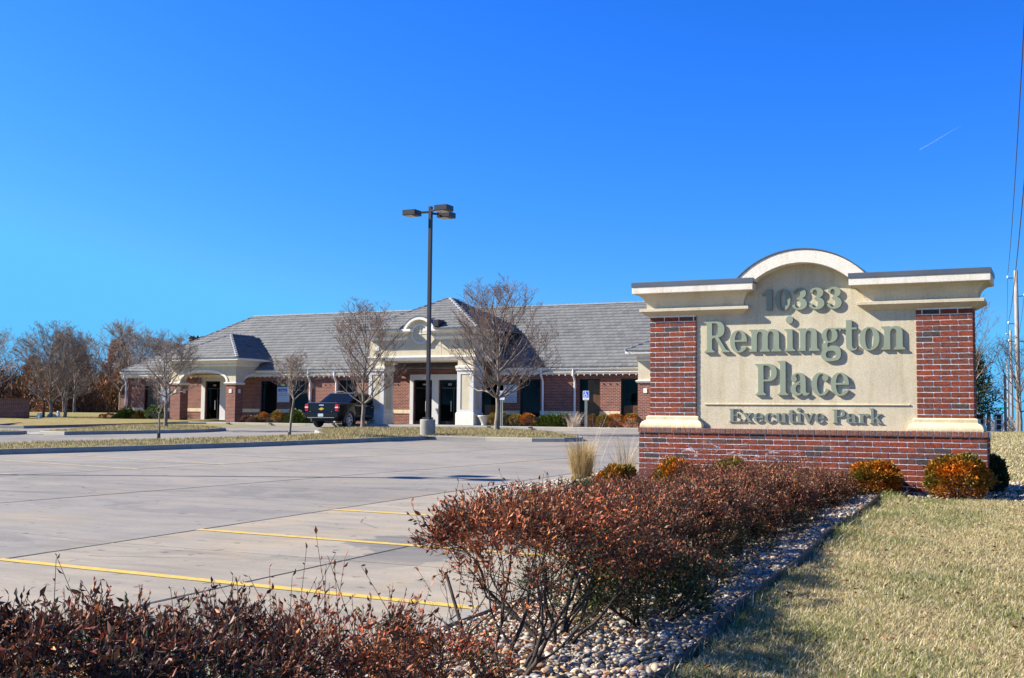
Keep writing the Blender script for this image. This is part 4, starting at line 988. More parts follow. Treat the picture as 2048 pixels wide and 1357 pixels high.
# stucco field and arch panel
YS = 14.722; xc, zc, RO, RI = -2.998, 2.579, 1.121, 0.94
pts = [(-4.415, ZL + .061), (-1.615, ZL + .061), (-1.615, 3.10), (-2.25, 3.10)]
arc_in = [(xc + (RI + .02) * cos(radians(a)), zc + (RI + .02) * sin(radians(a))) for a in np.linspace(33, 147, 40)]
pts = pts[:3] + arc_in + [(-4.415, 3.10)]
MB().prism(pts, 'y', YS, YPB - .01).build('stucco_panel', M['stucco'], sg)
# arch band and its flashing
def arch_band(r0, r1, a0, a1, ya, yb, name, mat, n=48, parent=None, cx=xc, cz=zc, bevel=0.0):
    mb = MB(); A = np.linspace(radians(a0), radians(a1), n)
    for a in A: mb.v += [(cx + r0 * cos(a), ya, cz + r0 * sin(a)), (cx + r1 * cos(a), ya, cz + r1 * sin(a)), (cx + r1 * cos(a), yb, cz + r1 * sin(a)), (cx + r0 * cos(a), yb, cz + r0 * sin(a))]
    for i in range(n - 1):
        for k in range(4): p = 4 * i + k; q = 4 * i + (k + 1) % 4; mb.f.append((p, q, q + 4, p + 4))
    mb.f += [(0, 3, 2, 1), (4 * n - 4, 4 * n - 3, 4 * n - 2, 4 * n - 1)]
    return mb.build(name, mat, parent, bevel=bevel)
arch_band(RI, RO - .012, 43, 137, 14.541, YPB + .04, 'arch_band', M['cream'], parent=sg, bevel=.004)
arch_band(RO - .010, RO + .004, 42.0, 138.0, 14.531, YPB + .05, 'arch_flashing', M['flashing'], parent=sg)
# cornices
cove = [(.03 + .135 * (1 - cos(radians(a))), 3.016 + .175 * sin(radians(a))) for a in (0, 12, 25, 38, 52, 66, 80, 90)]
for (xa, xb) in ((-5.066, -3.790), (-2.205, -0.945)):
    swept([(0, 2.888), (.095, 2.952), (.110, 2.958), (.110, 2.994), (.108, 2.996), (.03, 2.998)] + cove[:1], xa, xb, YS, YPB - .02).build('lower_moulding', M['stucco_d'], sg, bevel=.002)
    swept([(.0, 2.9975)] + [(d - .0, z) for d, z in cove], xa, xb, YS, YPB - .02).build('cornice_cove', M['stucco_d'], sg)
    swept([(.165, 3.192), (.187, 3.200), (.187, 3.294), (.1, 3.296)], xa, xb, YS, YPB - .02).build('cornice_fascia', M['cream'], sg, bevel=.003)
    swept([(.196, 3.290), (.196, 3.350), (.190, 3.354), (.06, 3.362)], xa, xb, YS, YPB - .02).build('cap_flashing', M['flashing'], sg, bevel=.002)
bm_box(-4.300, -1.706, YS - .014, YS + .004, 1.708, 1.724).build('reveal_strip', M['limestone'], sg, bevel=.002)
YT = YS - .018
for ch, a, b in [('1', -3.525, -3.389), ('0', -3.348, -3.149), ('3', -3.13, -2.94), ('3', -2.915, -2.721), ('3', -2.69, -2.507)]: letter(ch, a, b, YT, 2.928, .277, .026, M['sage'], sg)
for ch, a, b in [('R', -4.299, -3.948), ('e', -3.945, -3.719), ('m', -3.695, -3.267), ('i', -3.235, -3.092), ('n', -3.067, -2.786), ('g', -2.771, -2.519), ('t', -2.5, -2.322), ('o', -2.298, -2.053), ('n', -2.035, -1.746)]: letter(ch, a, b, YT, 2.397, .411, .026, M['sage'], sg)
for ch, a, b in [('P', -3.617, -3.331), ('l', -3.328, -3.183), ('a', -3.155, -2.915), ('c', -2.893, -2.671), ('e', -2.653, -2.427)]: letter(ch, a, b, YT, 1.832, .407, .026, M['sage'], sg)
for ch, a, b in [('E', -3.968, -3.802), ('x', -3.799, -3.647), ('e', -3.64, -3.51), ('c', -3.497, -3.362), ('u', -3.362, -3.206), ('t', -3.202, -3.098), ('i', -3.098, -3.012), ('v', -3.009, -2.858), ('e', -2.858, -2.733), ('P', -2.64, -2.48), ('a', -2.47, -2.328), ('r', -2.323, -2.189), ('k', -2.189, -2.029)]: letter(ch, a, b, YS - .009, 1.482, .173, .016, M['sage_d'], sg)
# ================================================================ OFFICE BUILDING
SW = 0.95
walk = tag(bpy.data.objects.new('sidewalk', None), kind='structure'); C.objects.link(walk); WL[walk] = Vector((0, 0, 0))
kerb_run([(-47.6, 53.4), (-10, 53.4)], 'kerb_length', parent=walk, side=1, piece=3.0, h=0.17, mat=M['walk'])
# light concrete walk in flags in front of the entrances, planting bed between
flg = MB()
for (xa, xb) in ((-51.6, -45.2), (-36.9, -27.9), (-20.3, -12)):
    n = int((xb - xa) / 1.5); 
    for k in range(n):
        a = xa + (xb - xa) * k / n + .006; b = xa + (xb - xa) * (k + 1) / n - .006
        bm_box(a, b, 53.57, 55.4, SW - .12, SW).build('walk_slab', M['walk'], walk); bm_box(a, b, 55.412, 57.33, SW - .12, SW + .001).build('walk_slab', M['walk'], walk)
bm_box(-51.6, -8, 53.56, 57.4, SW - .3, SW - .05).build('bed_base', M['soil'], walk)
# river stone in the beds along the wall
def bedstones(n, x0, x1_, y0, y1_):
    x = rg.uniform(x0, x1_, n); y = rg.uniform(y0, y1_, n); k = ~(((x > -51.6) & (x < -45.2)) | ((x > -36.9) & (x < -27.9)) | (x > -20.3)); return x[k], y[k], np.full(k.sum(), SW - .04), rg.uniform(.03, .06, k.sum())
bx, by, bz, bs = bedstones(7000, -58, -20.3, 53.6, 57.2)
_b = bed; bed = walk; stones(bx, by, bz, bs, octv, octf, 'bed_pebbles'); bed = _b
for xx in (-44.6, -41.5, -27.3, -26.9, -24.9):
    bm_box(xx, xx + .22, 53.30, 53.37, 0.86, 0.94).build('kerb_drain', M['joint'], walk)
B = root('office_building', (-35.0, 57.35, SW), 'long single-storey brick office building with grey tiled hip roof and cream portico', 'building')
YW = 57.35; XL = -56.40; XR = -8.0; ZE = 3.80
wins = [(-54.95, -53.55), (-45.33, -44.07), (-43.04, -41.71), (-39.43, -38.17), (-29.73, -28.37), (-27.32, -26.08), (-23.76, -22.54), (-21.35, -19.9)]
openings = wins + [(-49.73, -48.51), (-34.19, -32.93), (-32.50, -31.25)]
openings.sort()
DZ0, DZ1 = SW, 3.52
def wall_piece(x0, x1, z0, z1, y0=YW, y1=YW + .30, name='wall', mat=None): return bm_box(x0, x1, y0, y1, z0, z1).build(name, mat or M['wbrick'], B)
# front wall: piers between openings from the band up, lintel course over
x = XL
zt = ZE + .08
for (a, b) in openings + [(XR, XR)]:
    if a > x: wall_piece(x, a, SW - .3, 3.54)
    if b > a:
        is_door = (a, b) in ((-49.73, -48.51), (-34.19, -32.93), (-32.50, -31.25))
        if not is_door: wall_piece(a, b, SW - .3, 1.42)
    x = b
wall_piece(XL, -35.7, 3.54, zt); wall_piece(-29.02, XR, 3.54, zt); wall_piece(-35.7, -29.02, 3.54, 4.9)
# brick plinth stands proud, cast stone sill band in blocks above it
def band(x0, x1):
    bm_box(x0, x1, YW - .035, YW - .002, SW - .25, 1.56).build('plinth', M['wbrick'], B)
    n = max(1, int(round((x1 - x0) / 0.62)))
    for k in range(n):
        bm_box(x0 + (x1 - x0) * k / n + .006, x0 + (x1 - x0) * (k + 1) / n - .006, YW - .065, YW - .003, 1.562, 1.775).build('sill_stone', M['limestone'], B, bevel=.008)
prev = XL
for (a, b) in openings + [(XR, XR)]:
    x0, x1 = prev + .001, a - .001
    if x1 - x0 > .35 and not (-33.0 < x0 < -32.2) and x1 < -18: band(x0, x1)
    prev = b
def room_box(x0, x1, y0, y1, z0, z1):
    return MB().box(x0, x1, y1, y1 + .03, z0, z1).box(x0 - .03, x0, y0, y1, z0, z1).box(x1, x1 + .03, y0, y1, z0, z1).box(x0, x1, y0, y1, z1 - .03, z1).box(x0, x1, y0, y1, z0, z0 + .03)
# windows
for i, (a, b) in enumerate(wins):
    w = bm_box(a, b, YW + .14, YW + .17, 1.42, 3.54)
    fr = MB().box(a, a + .05, YW + .10, YW + .18, 1.42, 3.54).box(b - .05, b, YW + .10, YW + .18, 1.42, 3.54).box(a + .05, b - .05, YW + .10, YW + .18, 3.49, 3.54).box(a + .05, b - .05, YW + .10, YW + .18, 1.42, 1.48)
    f = fr.build('window', M['frame'], B)
    bm_box(a + .05, b - .05, YW + .135, YW + .147, 1.48, 3.49).build('pane', M['glass'], f)
    room_box(a - .25, b + .2, YW + .31, YW + 1.5, 1.1, 3.7).build('interior', M['room'], f)
    bl = MB(); zb0, zb1, mat_ = {0: (1.5, 3.4, 'blind'), 4: (1.5, 2.1, 'blind'), 5: (1.5, 3.45, 'blind_dk'), 6: (1.5, 3.45, 'blind'), 7: (1.5, 2.05, 'blind')}.get(i, (1.5, 3.45, 'blind_dk'))
    xs0 = a + (.42 if i == 6 else .08); z = zb0
    while z < zb1: bl.quad((xs0, YW + .235, z), (b - .08, YW + .235, z), (b - .08, YW + .26, z + .05), (xs0, YW + .26, z + .05)); z += .055
    bl.build('blind', M[mat_], f)['kind'] = 'stuff'
    bm_box(a - .02, b + .02, YW - .05, YW + .10, 1.40, 1.44).build('sill', M['wbrick'], f) if False else None
# doors
def txt(s, x, z, y, h, mat, parent, name='lettering', center=True):
    cu = bpy.data.curves.new('t', 'FONT'); cu.body = s; cu.size = h * 1.35; cu.align_x = 'CENTER' if center else 'LEFT'; cu.extrude = .002; cu.resolution_u = 2
    tmp = bpy.data.objects.new('tmp', cu); C.objects.link(tmp); dg = bpy.context.evaluated_depsgraph_get(); me = bpy.data.meshes.new_from_object(tmp.evaluated_get(dg))
    bpy.data.objects.remove(tmp); me.materials.clear(); me.materials.append(mat); me.transform(Matrix.Rotation(radians(90), 4, 'X'))
    off = Vector((0, 0, 0)); q = parent
    while q is not None:
        if q in WL and WL[q] is not None: off += WL[q]
        q = q.parent
    return link(name, me, parent, (x - off.x, y - off.y, z - off.z))
for (a, b, num) in ((-49.73, -48.51, '106'), (-34.19, -32.93, '104'), (-32.50, -31.25, '103')):
    tr = MB().box(a, a + .07, YW + .10, YW + .2, SW, DZ1).box(b - .07, b, YW + .10, YW + .2, SW, DZ1).box(a + .07, b - .07, YW + .10, YW + .2, DZ1 - .06, DZ1).box(a + .07, b - .07, YW + .10, YW + .2, 3.02, 3.09).box(a + .07, b - .07, YW + .10, YW + .2, SW + .02, SW + .2).box(b - .36, b - .30, YW + .10, YW + .2, SW + .2, 3.02)
    d = tr.build('door', M['frame'], B)
    bm_box(a + .07, b - .07, YW + .14, YW + .152, SW + .2, DZ1 - .06).build('pane', M['glass'], d)
    room_box(a - .01, b + .01, YW + .31, YW + 2.2, SW, 3.8).build('interior', M['room'], d)
    MB().tube([(b - .48, YW + .06, SW + .75), (b - .48, YW + .05, SW + 1.35)], .016, 6).build('handle', M['white'], d)
    txt(num, (a + b) / 2, 3.2, YW + .125, .13, M['white'], d, 'door_number')
tr1 = MB().box(-50.03, -49.732, YW - .08, YW - .003, SW, 3.83).box(-48.508, -48.05, YW - .08, YW - .003, SW, 3.83).box(-49.73, -48.51, YW - .08, YW - .003, 3.525, 3.83)
tr1.build('door_surround', M['trim'], B)
MB().box(-34.42, -34.192, YW - .08, YW - .003, SW, 3.84).box(-32.928, -32.502, YW - .08, YW - .003, SW, 3.522).box(-31.248, -31.02, YW - .08, YW - .003, SW, 3.84).box(-34.19, -31.25, YW - .08, YW - .003, 3.524, 3.84).build('door_surround', M['trim'], B)
# side and rear walls
wall_piece(XL, XL + .3, SW - .3, zt, YW + .302, 69.0, 'side_wall'); wall_piece(XR - .3, XR, SW - .3, zt, YW + .302, 69.0, 'side_wall'); wall_piece(XL, XR, SW - .3, zt, 69.002, 69.3, 'rear_wall')
# eaves: gutter, shaded cove, sunlit crown, soffit
XEL, XER = -56.85, -7.5
def eave(x0, x1, name='eave', dy=0.0):
    bm_box(x0, x1, 57.0, 57.13, 4.06, 4.19).build('gutter', M['white'], B, bevel=.02)
    MB().prism([(57.13, 4.15), (57.06, 4.07), (57.16, 3.96), (57.19, 3.92), (57.35, 3.92), (57.35, 4.15)], 'x', x0 + .02, x1 - .02).build('frieze', M['cream'], B)
    MB().prism([(57.08, 3.92), (57.06, 3.90), (57.12, 3.78), (57.345, 3.78), (57.345, 3.918)], 'x', x0 + .02, x1 - .02).build('crown_moulding', M['cream'], B)
eave(XEL, -35.78); eave(-28.94, XER)
bm_box(XEL - .03, XEL + .12, 57.14, 69.6, 4.05, 4.19).build('gutter', M['white'], B); bm_box(XEL + .13, XL + .02, 57.34, 69.5, 3.78, 4.05).build('frieze', M['cream'], B)
# tiny string lights clipped under the crown
sl = MB()
x = XEL + .2
while x < XER:
    if not (-35.8 < x < -28.9): sl.box(x - .022, x + .022, 57.05, 57.09, 3.71, 3.775)
    x += .37
sl.build('string_lights', M['white'], B)['kind'] = 'stuff'
# downspouts with an offset elbow
for x in (-41.52, -39.61, -25.91, -24.0):
    MB().tube([(x, 57.07, 4.08), (x, 57.07, 3.72), (x + .02, 57.22, 3.50), (x + .02, 57.27, 3.40), (x + .02, 57.27, 1.1), (x - .02, 57.20, .98)], .062, 8).build('downspout', M['white'], B)
MB().tube([(-56.5, 57.10, 4.05), (-56.5, 57.10, 3.72), (-56.46, 57.24, 3.5), (-56.46, 57.27, .98)], .062, 8).build('downspout', M['white'], B)
# ---------------------------------------------------------------- roofs: real tiles laid in courses
def tile_roof(poly, p0, u, v, name, parent=None, exposure=0.355, tw=0.33, seed=1, tone=1.0):
    """poly in (s,t) roof-plane coordinates; u along the course, v up the slope"""
    u = Vector(u).normalized(); v = Vector(v).normalized(); nn = u.cross(v).normalized(); p0 = Vector(p0); rr = np.random.default_rng(seed)
    tmax = max(p[1] for p in poly); V = []; Ct = []
    t = 0.0; r = 0
    while t < tmax - .02:
        tm = min(t + exposure * .5, tmax - .01); xs = []
        for i in range(len(poly)):
            (s1_, t1_), (s2_, t2_) = poly[i], poly[(i + 1) % len(poly)]
            if (t1_ > tm) != (t2_ > tm): xs.append(s1_ + (tm - t1_) / (t2_ - t1_) * (s2_ - s1_))
        xs.sort()
        for a, b in zip(xs[::2], xs[1::2]):
            s = math.floor(a / tw) * tw + (tw / 2 if r % 2 else 0) - tw
            while s < b:
                q0 = max(s + .006, a); q1 = min(s + tw - .006, b)
                if q1 - q0 > .04:
                    hb = .075 + rr.uniform(-.008, .008); te = min(t + exposure + .03, tmax)
                    for (ss, tt, hh) in ((q0, t - .03, hb), (q1, t - .03, hb + rr.uniform(-.003, .003)), (q1, te, .012), (q0, te, .012), (q0, t - .03, .0), (q1, t - .03, .0)):
                        V.append(p0 + u * ss + v * tt + nn * hh)
                    g = tone * rr.normal(1.0, .055) * (0.82 if rr.uniform() < .08 else 1); Ct += [(g * .155, g * .157, g * .158)] * 6
                s += tw
        t += exposure; r += 1
    n = len(V) // 6; i = np.arange(n)[:, None] * 6
    F = np.concatenate([i + np.array([[0, 1, 2, 3]]), i + np.array([[4, 5, 1, 0]])])
    off = WL[B]
    Vn = np.array([(p.x - off.x, p.y - off.y, p.z - off.z) for p in V])
    o = link(name, mesh_np(name, Vn, F, M['tile'], col=np.array(Ct)), parent or B); o['kind'] = 'stuff'
    mb = MB(); mb.v = [tuple(p0 + u * a + v * b - nn * .01) for a, b in poly]; mb.f = [tuple(range(len(poly)))]; mb.build('roof_deck', M['roof_under'], parent or B)
def ridge_caps(p0, p1, name='ridge_tiles', step=.38, w=.12):
    a = Vector(p0); b = Vector(p1); d = (b - a); n = max(1, int(d.length / step)); d.normalize(); s = d.cross(Vector((0, 0, 1))).normalized(); up_ = s.cross(d); mb = MB()
    for k in range(n):
        q = a + d * (k * step); e = a + d * ((k + 1.12) * step)
        for (c, h) in ((q, .075), (e, .035)):
            for (ss, hh) in ((-w, -.03), (-w * .5, h), (w * .5, h), (w, -.03)): mb.v.append(tuple(c + s * ss + up_ * hh))
        m = len(mb.v) - 8; mb.f += [(m + j, m + j + 1, m + 5 + j, m + 4 + j) for j in range(3)] + [(m, m + 1, m + 2, m + 3)]
    mb.build(name, M['tile_cap'], B)
M['tile_cap'] = flat('roof_cap_tile', (0.20, 0.205, 0.215), 0.8, var=.15, scale=3)
ZR0, ZR1 = 4.17, 8.185; YE, YR = 57.0, 63.2; dY = YR - YE; sl_len = sqrt(dY ** 2 + (ZR1 - ZR0) ** 2)
vx = Vector((0, dY, ZR1 - ZR0)); Wd = XER - XEL
tile_roof([(0, 0), (Wd, 0), (Wd - dY, sl_len), (dY, sl_len)], (XEL, YE, ZR0), (1, 0, 0), vx, 'roof_tiles', seed=2)
tile_roof([(0, 0), (Wd, 0), (Wd - dY, sl_len), (dY, sl_len)], (XER, YE + 2 * dY, ZR0), (-1, 0, 0), Vector((0, -dY, ZR1 - ZR0)), 'rear_roof_tiles', exposure=.8, tw=2, seed=3)
tile_roof([(0, 0), (2 * dY, 0), (dY, sl_len)], (XEL, YE + 2 * dY, ZR0), (0, -1, 0), Vector((dY, 0, ZR1 - ZR0)), 'hip_roof_tiles', seed=4)
tile_roof([(0, 0), (2 * dY, 0), (dY, sl_len)], (XER, YE, ZR0), (0, 1, 0), Vector((-dY, 0, ZR1 - ZR0)), 'hip_roof_tiles', exposure=.8, tw=2, seed=5)
ridge_caps((XEL + dY, YR, ZR1 + .03), (XER - dY, YR, ZR1 + .03)); ridge_caps((XEL, YE, ZR0 + .03), (XEL + dY, YR, ZR1 + .03), 'hip_tiles')
# ---------------------------------------------------------------- portico
XC = -32.36; PX0, PX1 = XC - 3.86, XC + 3.86; PY0 = 54.4; PZ = 6.27; AP = (XC, 58.26, 8.36)
H_ = AP[2] - PZ; half = 3.86; sl2 = sqrt(half ** 2 + H_ ** 2)
for (p0, u, v, nm) in (((PX0, PY0, PZ), (1, 0, 0), (0, half, H_), 'portico_roof_tiles'), ((PX1, PY0, PZ), (0, 1, 0), (-half, 0, H_), 'portico_roof_tiles'), ((PX1, PY0 + 2 * half, PZ), (-1, 0, 0), (0, -half, H_), 'portico_roof_tiles'), ((PX0, PY0 + 2 * half, PZ), (0, -1, 0), (half, 0, H_), 'portico_roof_tiles')):
    fr_ = (u == (1, 0, 0))
    notch = [(half - 1.08, 0), (half - 1.08, .35), (half - .85, .95), (half - .45, 1.35), (half, 1.5), (half + .45, 1.35), (half + .85, .95), (half + 1.08, .35), (half + 1.08, 0)] if fr_ else []
    tile_roof([(0, 0)] + notch + [(2 * half, 0), (half, sl2)], p0, u, v, nm, seed=int(abs(p0[0] * 7 + p0[1])))
for (x, y) in ((PX0, PY0), (PX1, PY0), (PX1, PY0 + 2 * half), (PX0, PY0 + 2 * half)): ridge_caps((x, y, PZ + .03), (AP[0], AP[1], AP[2] + .03), 'hip_tiles')
def column(x0, x1, y0, y1):
    c = MB().box(x0 + .04, x1 - .04, y0 + .04, y1 - .04, SW + .66, 3.93).build('column', M['cream'], B)
    fr = MB()
    for (ya, yb) in ((y0, y0 + .038), (y1 - .038, y1)):
        fr.box(x0, x0 + .22, ya, yb, SW + .69, 3.93).box(x1 - .22, x1, ya, yb, SW + .69, 3.93).box(x0 + .22, x1 - .22, ya, yb, SW + .69, SW + .86).box(x0 + .22, x1 - .22, ya, yb, 3.75, 3.93)
    for (xa, xb) in ((x0, x0 + .038), (x1 - .038, x1)):
        fr.box(xa, xb, y0 + .04, y0 + .22, SW + .69, 3.93).box(xa, xb, y1 - .22, y1 - .04, SW + .69, 3.93).box(xa, xb, y0 + .22, y1 - .22, SW + .69, SW + .86).box(xa, xb, y0 + .22, y1 - .22, 3.75, 3.93)
    fr.build('column_frame', M['trim'], B)
    pn = MB().box(x0 + .23, x1 - .23, y0 + .028, y0 + .041, SW + .87, 3.74).box(x1 - .041, x1 - .028, y0 + .23, y1 - .23, SW + .87, 3.74); pn.build('column_panel', M['stucco'], B)
    bm_box(x0 - .06, x1 + .06, y0 - .06, y1 + .06, SW, SW + .66).build('column_plinth', M['cream'], B, bevel=.02)
    swept([(-.02, SW + .661), (.05, SW + .665), (.02, SW + .70), (-.03, SW + .71)], x0, x1, y0, y1).build('column_base_moulding', M['cream'], B)
    swept([(.0, 3.932), (.05, 3.96), (.05, 4.02), (.08, 4.10), (.08, 4.20), (.01, 4.22)], x0, x1, y0, y1).build('capital', M['cream'], B)
    bm_box(x0 + .02, x1 - .02, y0 + .03, y1 - .02, 4.221, 4.52).build('column_head', M['stucco'], B)
cols = [(-30.0, -28.98), (XC * 2 + 28.98, XC * 2 + 30.0)]
for (a, b) in cols: column(a, b, 54.92, 55.92)
# beam, panel with expansion joints, soffit, side walls
bx0, bx1 = XC - 3.40, XC + 3.40
swept([(0, 4.522), (.04, 4.54), (.10, 4.66), (.12, 4.70), (.12, 4.76), (.0, 4.79)], bx0, bx1, 55.0, 57.0).build('portico_beam', M['cream'], B)
for (a, b) in ((bx0, -34.02), (-34.00, XC + 1.3), (XC + 1.32, bx1)): bm_box(a, b, 55.0, 55.3, 4.792, 6.02).build('portico_panel', M['stucco'], B)
bm_box(bx0, bx0 + .3, 55.302, 57.33, 4.792, 6.02).build('portico_side', M['stucco'], B); bm_box(bx1 - .3, bx1, 55.302, 57.33, 4.792, 6.02).build('portico_side', M['stucco'], B)
for (xa, xb) in ((bx0 + .08, XC - .96), (XC + .96, bx1 - .08)):
    swept([(0, 5.70), (.13, 5.80), (.14, 5.86), (.14, 5.885), (.04, 5.90)] , xa, xb, 55.0, 57.2).build('portico_moulding', M['cream'], B)
    swept([(.04, 5.901)] + [(.04 + .40 * (1 - cos(radians(a))), 5.901 + .24 * sin(radians(a))) for a in (15, 30, 45, 60, 75, 90)], xa, xb, 55.0, 57.2).build('portico_cove', M['cream'], B)
    swept([(.50, 6.142), (.54, 6.15), (.54, 6.28), (.3, 6.285)], xa, xb, 55.0, 57.2).build('gutter', M['white'], B)
pl = MB()
for k in range(22):
    for sx in (-1, 1):
        x = XC + sx * (1.25 + k * .115 * 1.0); pl.box(x - .02, x + .02, 54.66, 54.69, 5.99, 6.03) if k % 2 == 0 else None
pl.build('string_lights', M['white'], B)['kind'] = 'stuff'
arch_band(.93, 1.10, 17, 163, 54.66, 57.6, 'arch_hood', M['cream'], 40, B, XC, 5.88)
arch_band(1.10, 1.125, 20, 160, 54.64, 57.6, 'arch_hood_roof', M['flashing'], 40, B, XC, 5.88)
MB().prism([(XC + .94 * cos(radians(a)), 5.86 + .95 * sin(radians(a))) for a in np.linspace(0, 180, 30)] + [(XC - .94, 5.74), (XC - .62, 5.40), (XC + .62, 5.40), (XC + .94, 5.74)], 'y', 54.90, 55.25).build('tympanum', M['stucco'], B)
arch_band(.475, .57, 0, 360, 54.865, 54.899, 'round_frame', M['trim'], 48, B, XC, 6.03)
MB().box(XC - .455, XC + .455, 54.875, 54.899, 6.01, 6.05).box(XC - .02, XC + .02, 54.874, 54.898, 5.575, 6.008).box(XC - .02, XC + .02, 54.874, 54.898, 6.052, 6.485).build('round_frame_cross', M['trim'], B)
bm_box(XC + 1.15, XC + 1.5, 54.3, 55.0, 6.35, 6.75).build('roof_floodlight', M['bronze'], B, bevel=.03)
MB().tube([(XC + 1.3, 55.0, 6.2), (XC + 1.3, 54.8, 6.5)], .04, 6).build('floodlight_arm', M['bronze'], B)
bm_box(bx0 + .3, bx1 - .3, 55.3, 57.34, 4.60, 4.66).build('portico_ceiling', M['cream'], B)
# small tag on the left column head and sign tiles
bm_box(-35.4, -35.1, 54.985, 54.998, 5.1, 5.35).build('wall_tile', M['white'], B)
# inner side sconce on portico wall
MB().prism([(-34.95, 3.62), (-34.62, 3.62), (-34.95, 3.85)], 'y', YW - .16, YW - .002).build('wall_sconce', M['wbrick'], B)
# ---------------------------------------------------------------- arched side porches (the two are alike)
def porch(dx):
    x0, x1 = -50.72 + dx, -45.56 + dx; px = .80; YPf = 55.2; zc_, zs = 3.22, 3.40
    for (a, b) in ((x0, x0 + px), (x1 - px * .93, x1)):
        bm_box(a, b, YPf, YPf + .72, SW - .1, zc_).build('porch_pier', M['wbrick'], B)
        swept([(0, zc_ + .001), (.07, zc_ + .04), (.10, zc_ + .10), (.10, zc_ + .14), (.0, zc_ + .17)], a, b, YPf, YPf + .72).build('pier_capital', M['cream'], B)
        bm_box((a + b) / 2 - .10, (a + b) / 2 + .10, YPf - .03, YPf - .001, 2.72, 2.96).build('pier_tile', M['cream'], B)
        bm_box(b + .001, b + .03, YPf + .26, YPf + .46, 2.72, 2.96).build('pier_tile', M['cream'], B)
    # front wall over the arch
    oa, ob = x0 + px, x1 - px * .93; c = (oa + ob) / 2; ra = (ob - oa) / 2; rise = .60
    sup = lambda r_a, r_b, n=28: [(c + r_a * math.copysign(abs(cos(t)) ** .8, cos(t)), zs + r_b * abs(sin(t)) ** .8) for t in np.linspace(pi, 0, n)]
    inner = sup(ra, rise)
    mb = MB(); top = 4.47
    for (p, q) in zip(inner[:-1], inner[1:]):
        n = len(mb.v)
        for yy in (YPf + .02, YPf + .5): mb.v += [(p[0], yy, p[1]), (q[0], yy, q[1]), (q[0], yy, top), (p[0], yy, top)]
        mb.f += [(n, n + 1, n + 2, n + 3), (n + 7, n + 6, n + 5, n + 4), (n + 4, n + 5, n + 1, n)]
    mb.box(x0, oa, YPf + .02, YPf + .5, zs - .008, top).box(ob, x1, YPf + .02, YPf + .5, zs - .008, top)
    mb.build('porch_front', M['stucco'], B)
    outer = sup(ra - .0, rise + .17); tb = MB()
    iv = sup(ra - .17, rise + .0)
    iv = [(c + (p[0] - c) * 1.0, max(zs, p[1])) for p in inner]; ov = [(c + (p[0] - c) * (1 + .15 / ra), zs + (p[1] - zs) * (1 + .15 / rise)) for p in inner]
    for k in range(len(iv) - 1):
        n = len(tb.v)
        for (p) in (iv[k], iv[k + 1], ov[k + 1], ov[k]): tb.v.append((p[0], YPf - .03, p[1]))
        for (p) in (iv[k], iv[k + 1], ov[k + 1], ov[k]): tb.v.append((p[0], YPf + .019, p[1]))
        tb.f += [(n, n + 1, n + 2, n + 3), (n + 4, n + 5, n + 1, n), (n + 3, n + 2, n + 6, n + 7)]
    tb.build('arch_trim', M['cream'], B)
    # side walls with a quarter arch running back to the building
    for xs_, xo in ((x1 - .3, x1 + .02), (x0 + .3, x0 - .02)):
        a_, b_ = YPf + .72, YW; mb = MB(); arcp = [(b_ - (b_ - a_) * cos(t), zs + .45 * sin(t)) for t in np.linspace(0, pi / 2, 12)]
        xa, xb = min(xs_, xo), max(xs_, xo)
        for (p, q) in zip(arcp[:-1], arcp[1:]):
            n = len(mb.v)
            for xx in (xa, xb): mb.v += [(xx, p[0], p[1]), (xx, q[0], q[1]), (xx, q[0], top), (xx, p[0], top)]
            mb.f += [(n + 3, n + 2, n + 1, n), (n + 4, n + 5, n + 6, n + 7), (n, n + 1, n + 5, n + 4)]
        mb.box(xa, xb, YPf + .502, a_, zs - .007, top); mb.build('porch_side', M['stucco'], B)
        tb = MB()
        for (p, q) in zip(arcp[:-1], arcp[1:]):
            xo2 = xo + (.035 if xo > xs_ else -.035); n = len(tb.v)
            tb.v += [(xo2, p[0], p[1]), (xo2, q[0], q[1]), (xo2, q[0], q[1] + .15), (xo2, p[0], p[1] + .15), (xo, p[0], p[1]), (xo, q[0], q[1])]
            tb.f += [(n, n + 1, n + 2, n + 3), (n + 4, n + 5, n + 1, n)]
        tb.build('arch_trim', M['cream'], B)
    swept([(.02, 4.36), (.05, 4.38), (.09, 4.42), (.09, 4.46), (.03, 4.471)], x0, x1, YPf + .02, YW - .1).build('porch_moulding', M['cream'], B)
    swept([(.03, 4.472)] + [(.03 + .40 * (1 - cos(radians(a))), 4.472 + .24 * sin(radians(a))) for a in (15, 30, 45, 60, 75, 90)], x0, x1, YPf + .02, YW).build('porch_cove', M['cream'], B)
    swept([(.46, 4.714), (.52, 4.72), (.52, 4.86), (.3, 4.865)], x0, x1, YPf + .02, YW).build('gutter', M['white'], B)
    bm_box(x0 + .3, x1 - .3, YPf + .5, YW - .01, 4.1, 4.16).build('porch_ceiling', M['cream'], B)
    sl = MB()
    for k in range(17): xx = x0 + .2 + k * .3; sl.box(xx - .018, xx + .018, YPf - .22, YPf - .19, 4.56, 4.60)
    sl.build('string_lights', M['white'], B)['kind'] = 'stuff'
    # roof
    ex0, ex1, ey = x0 - .52, x1 + .52, YPf - .52; hf = (ex1 - ex0) / 2; hh = 1.64; apy = ey + hf; L2 = sqrt(hf ** 2 + hh ** 2); zr = 4.86
    tile_roof([(0, 0), (2 * hf, 0), (hf, L2)], (ex0, ey, zr), (1, 0, 0), (0, hf, hh), 'porch_roof_tiles', seed=8)
    ex_len = 4.2
    tile_roof([(0, 0), (2 * hf * 0 + hf + ex_len, 0), (hf + ex_len, L2), (hf, L2)], (ex1, ey, zr), (0, 1, 0), (-hf, 0, hh), 'porch_roof_tiles', seed=9)
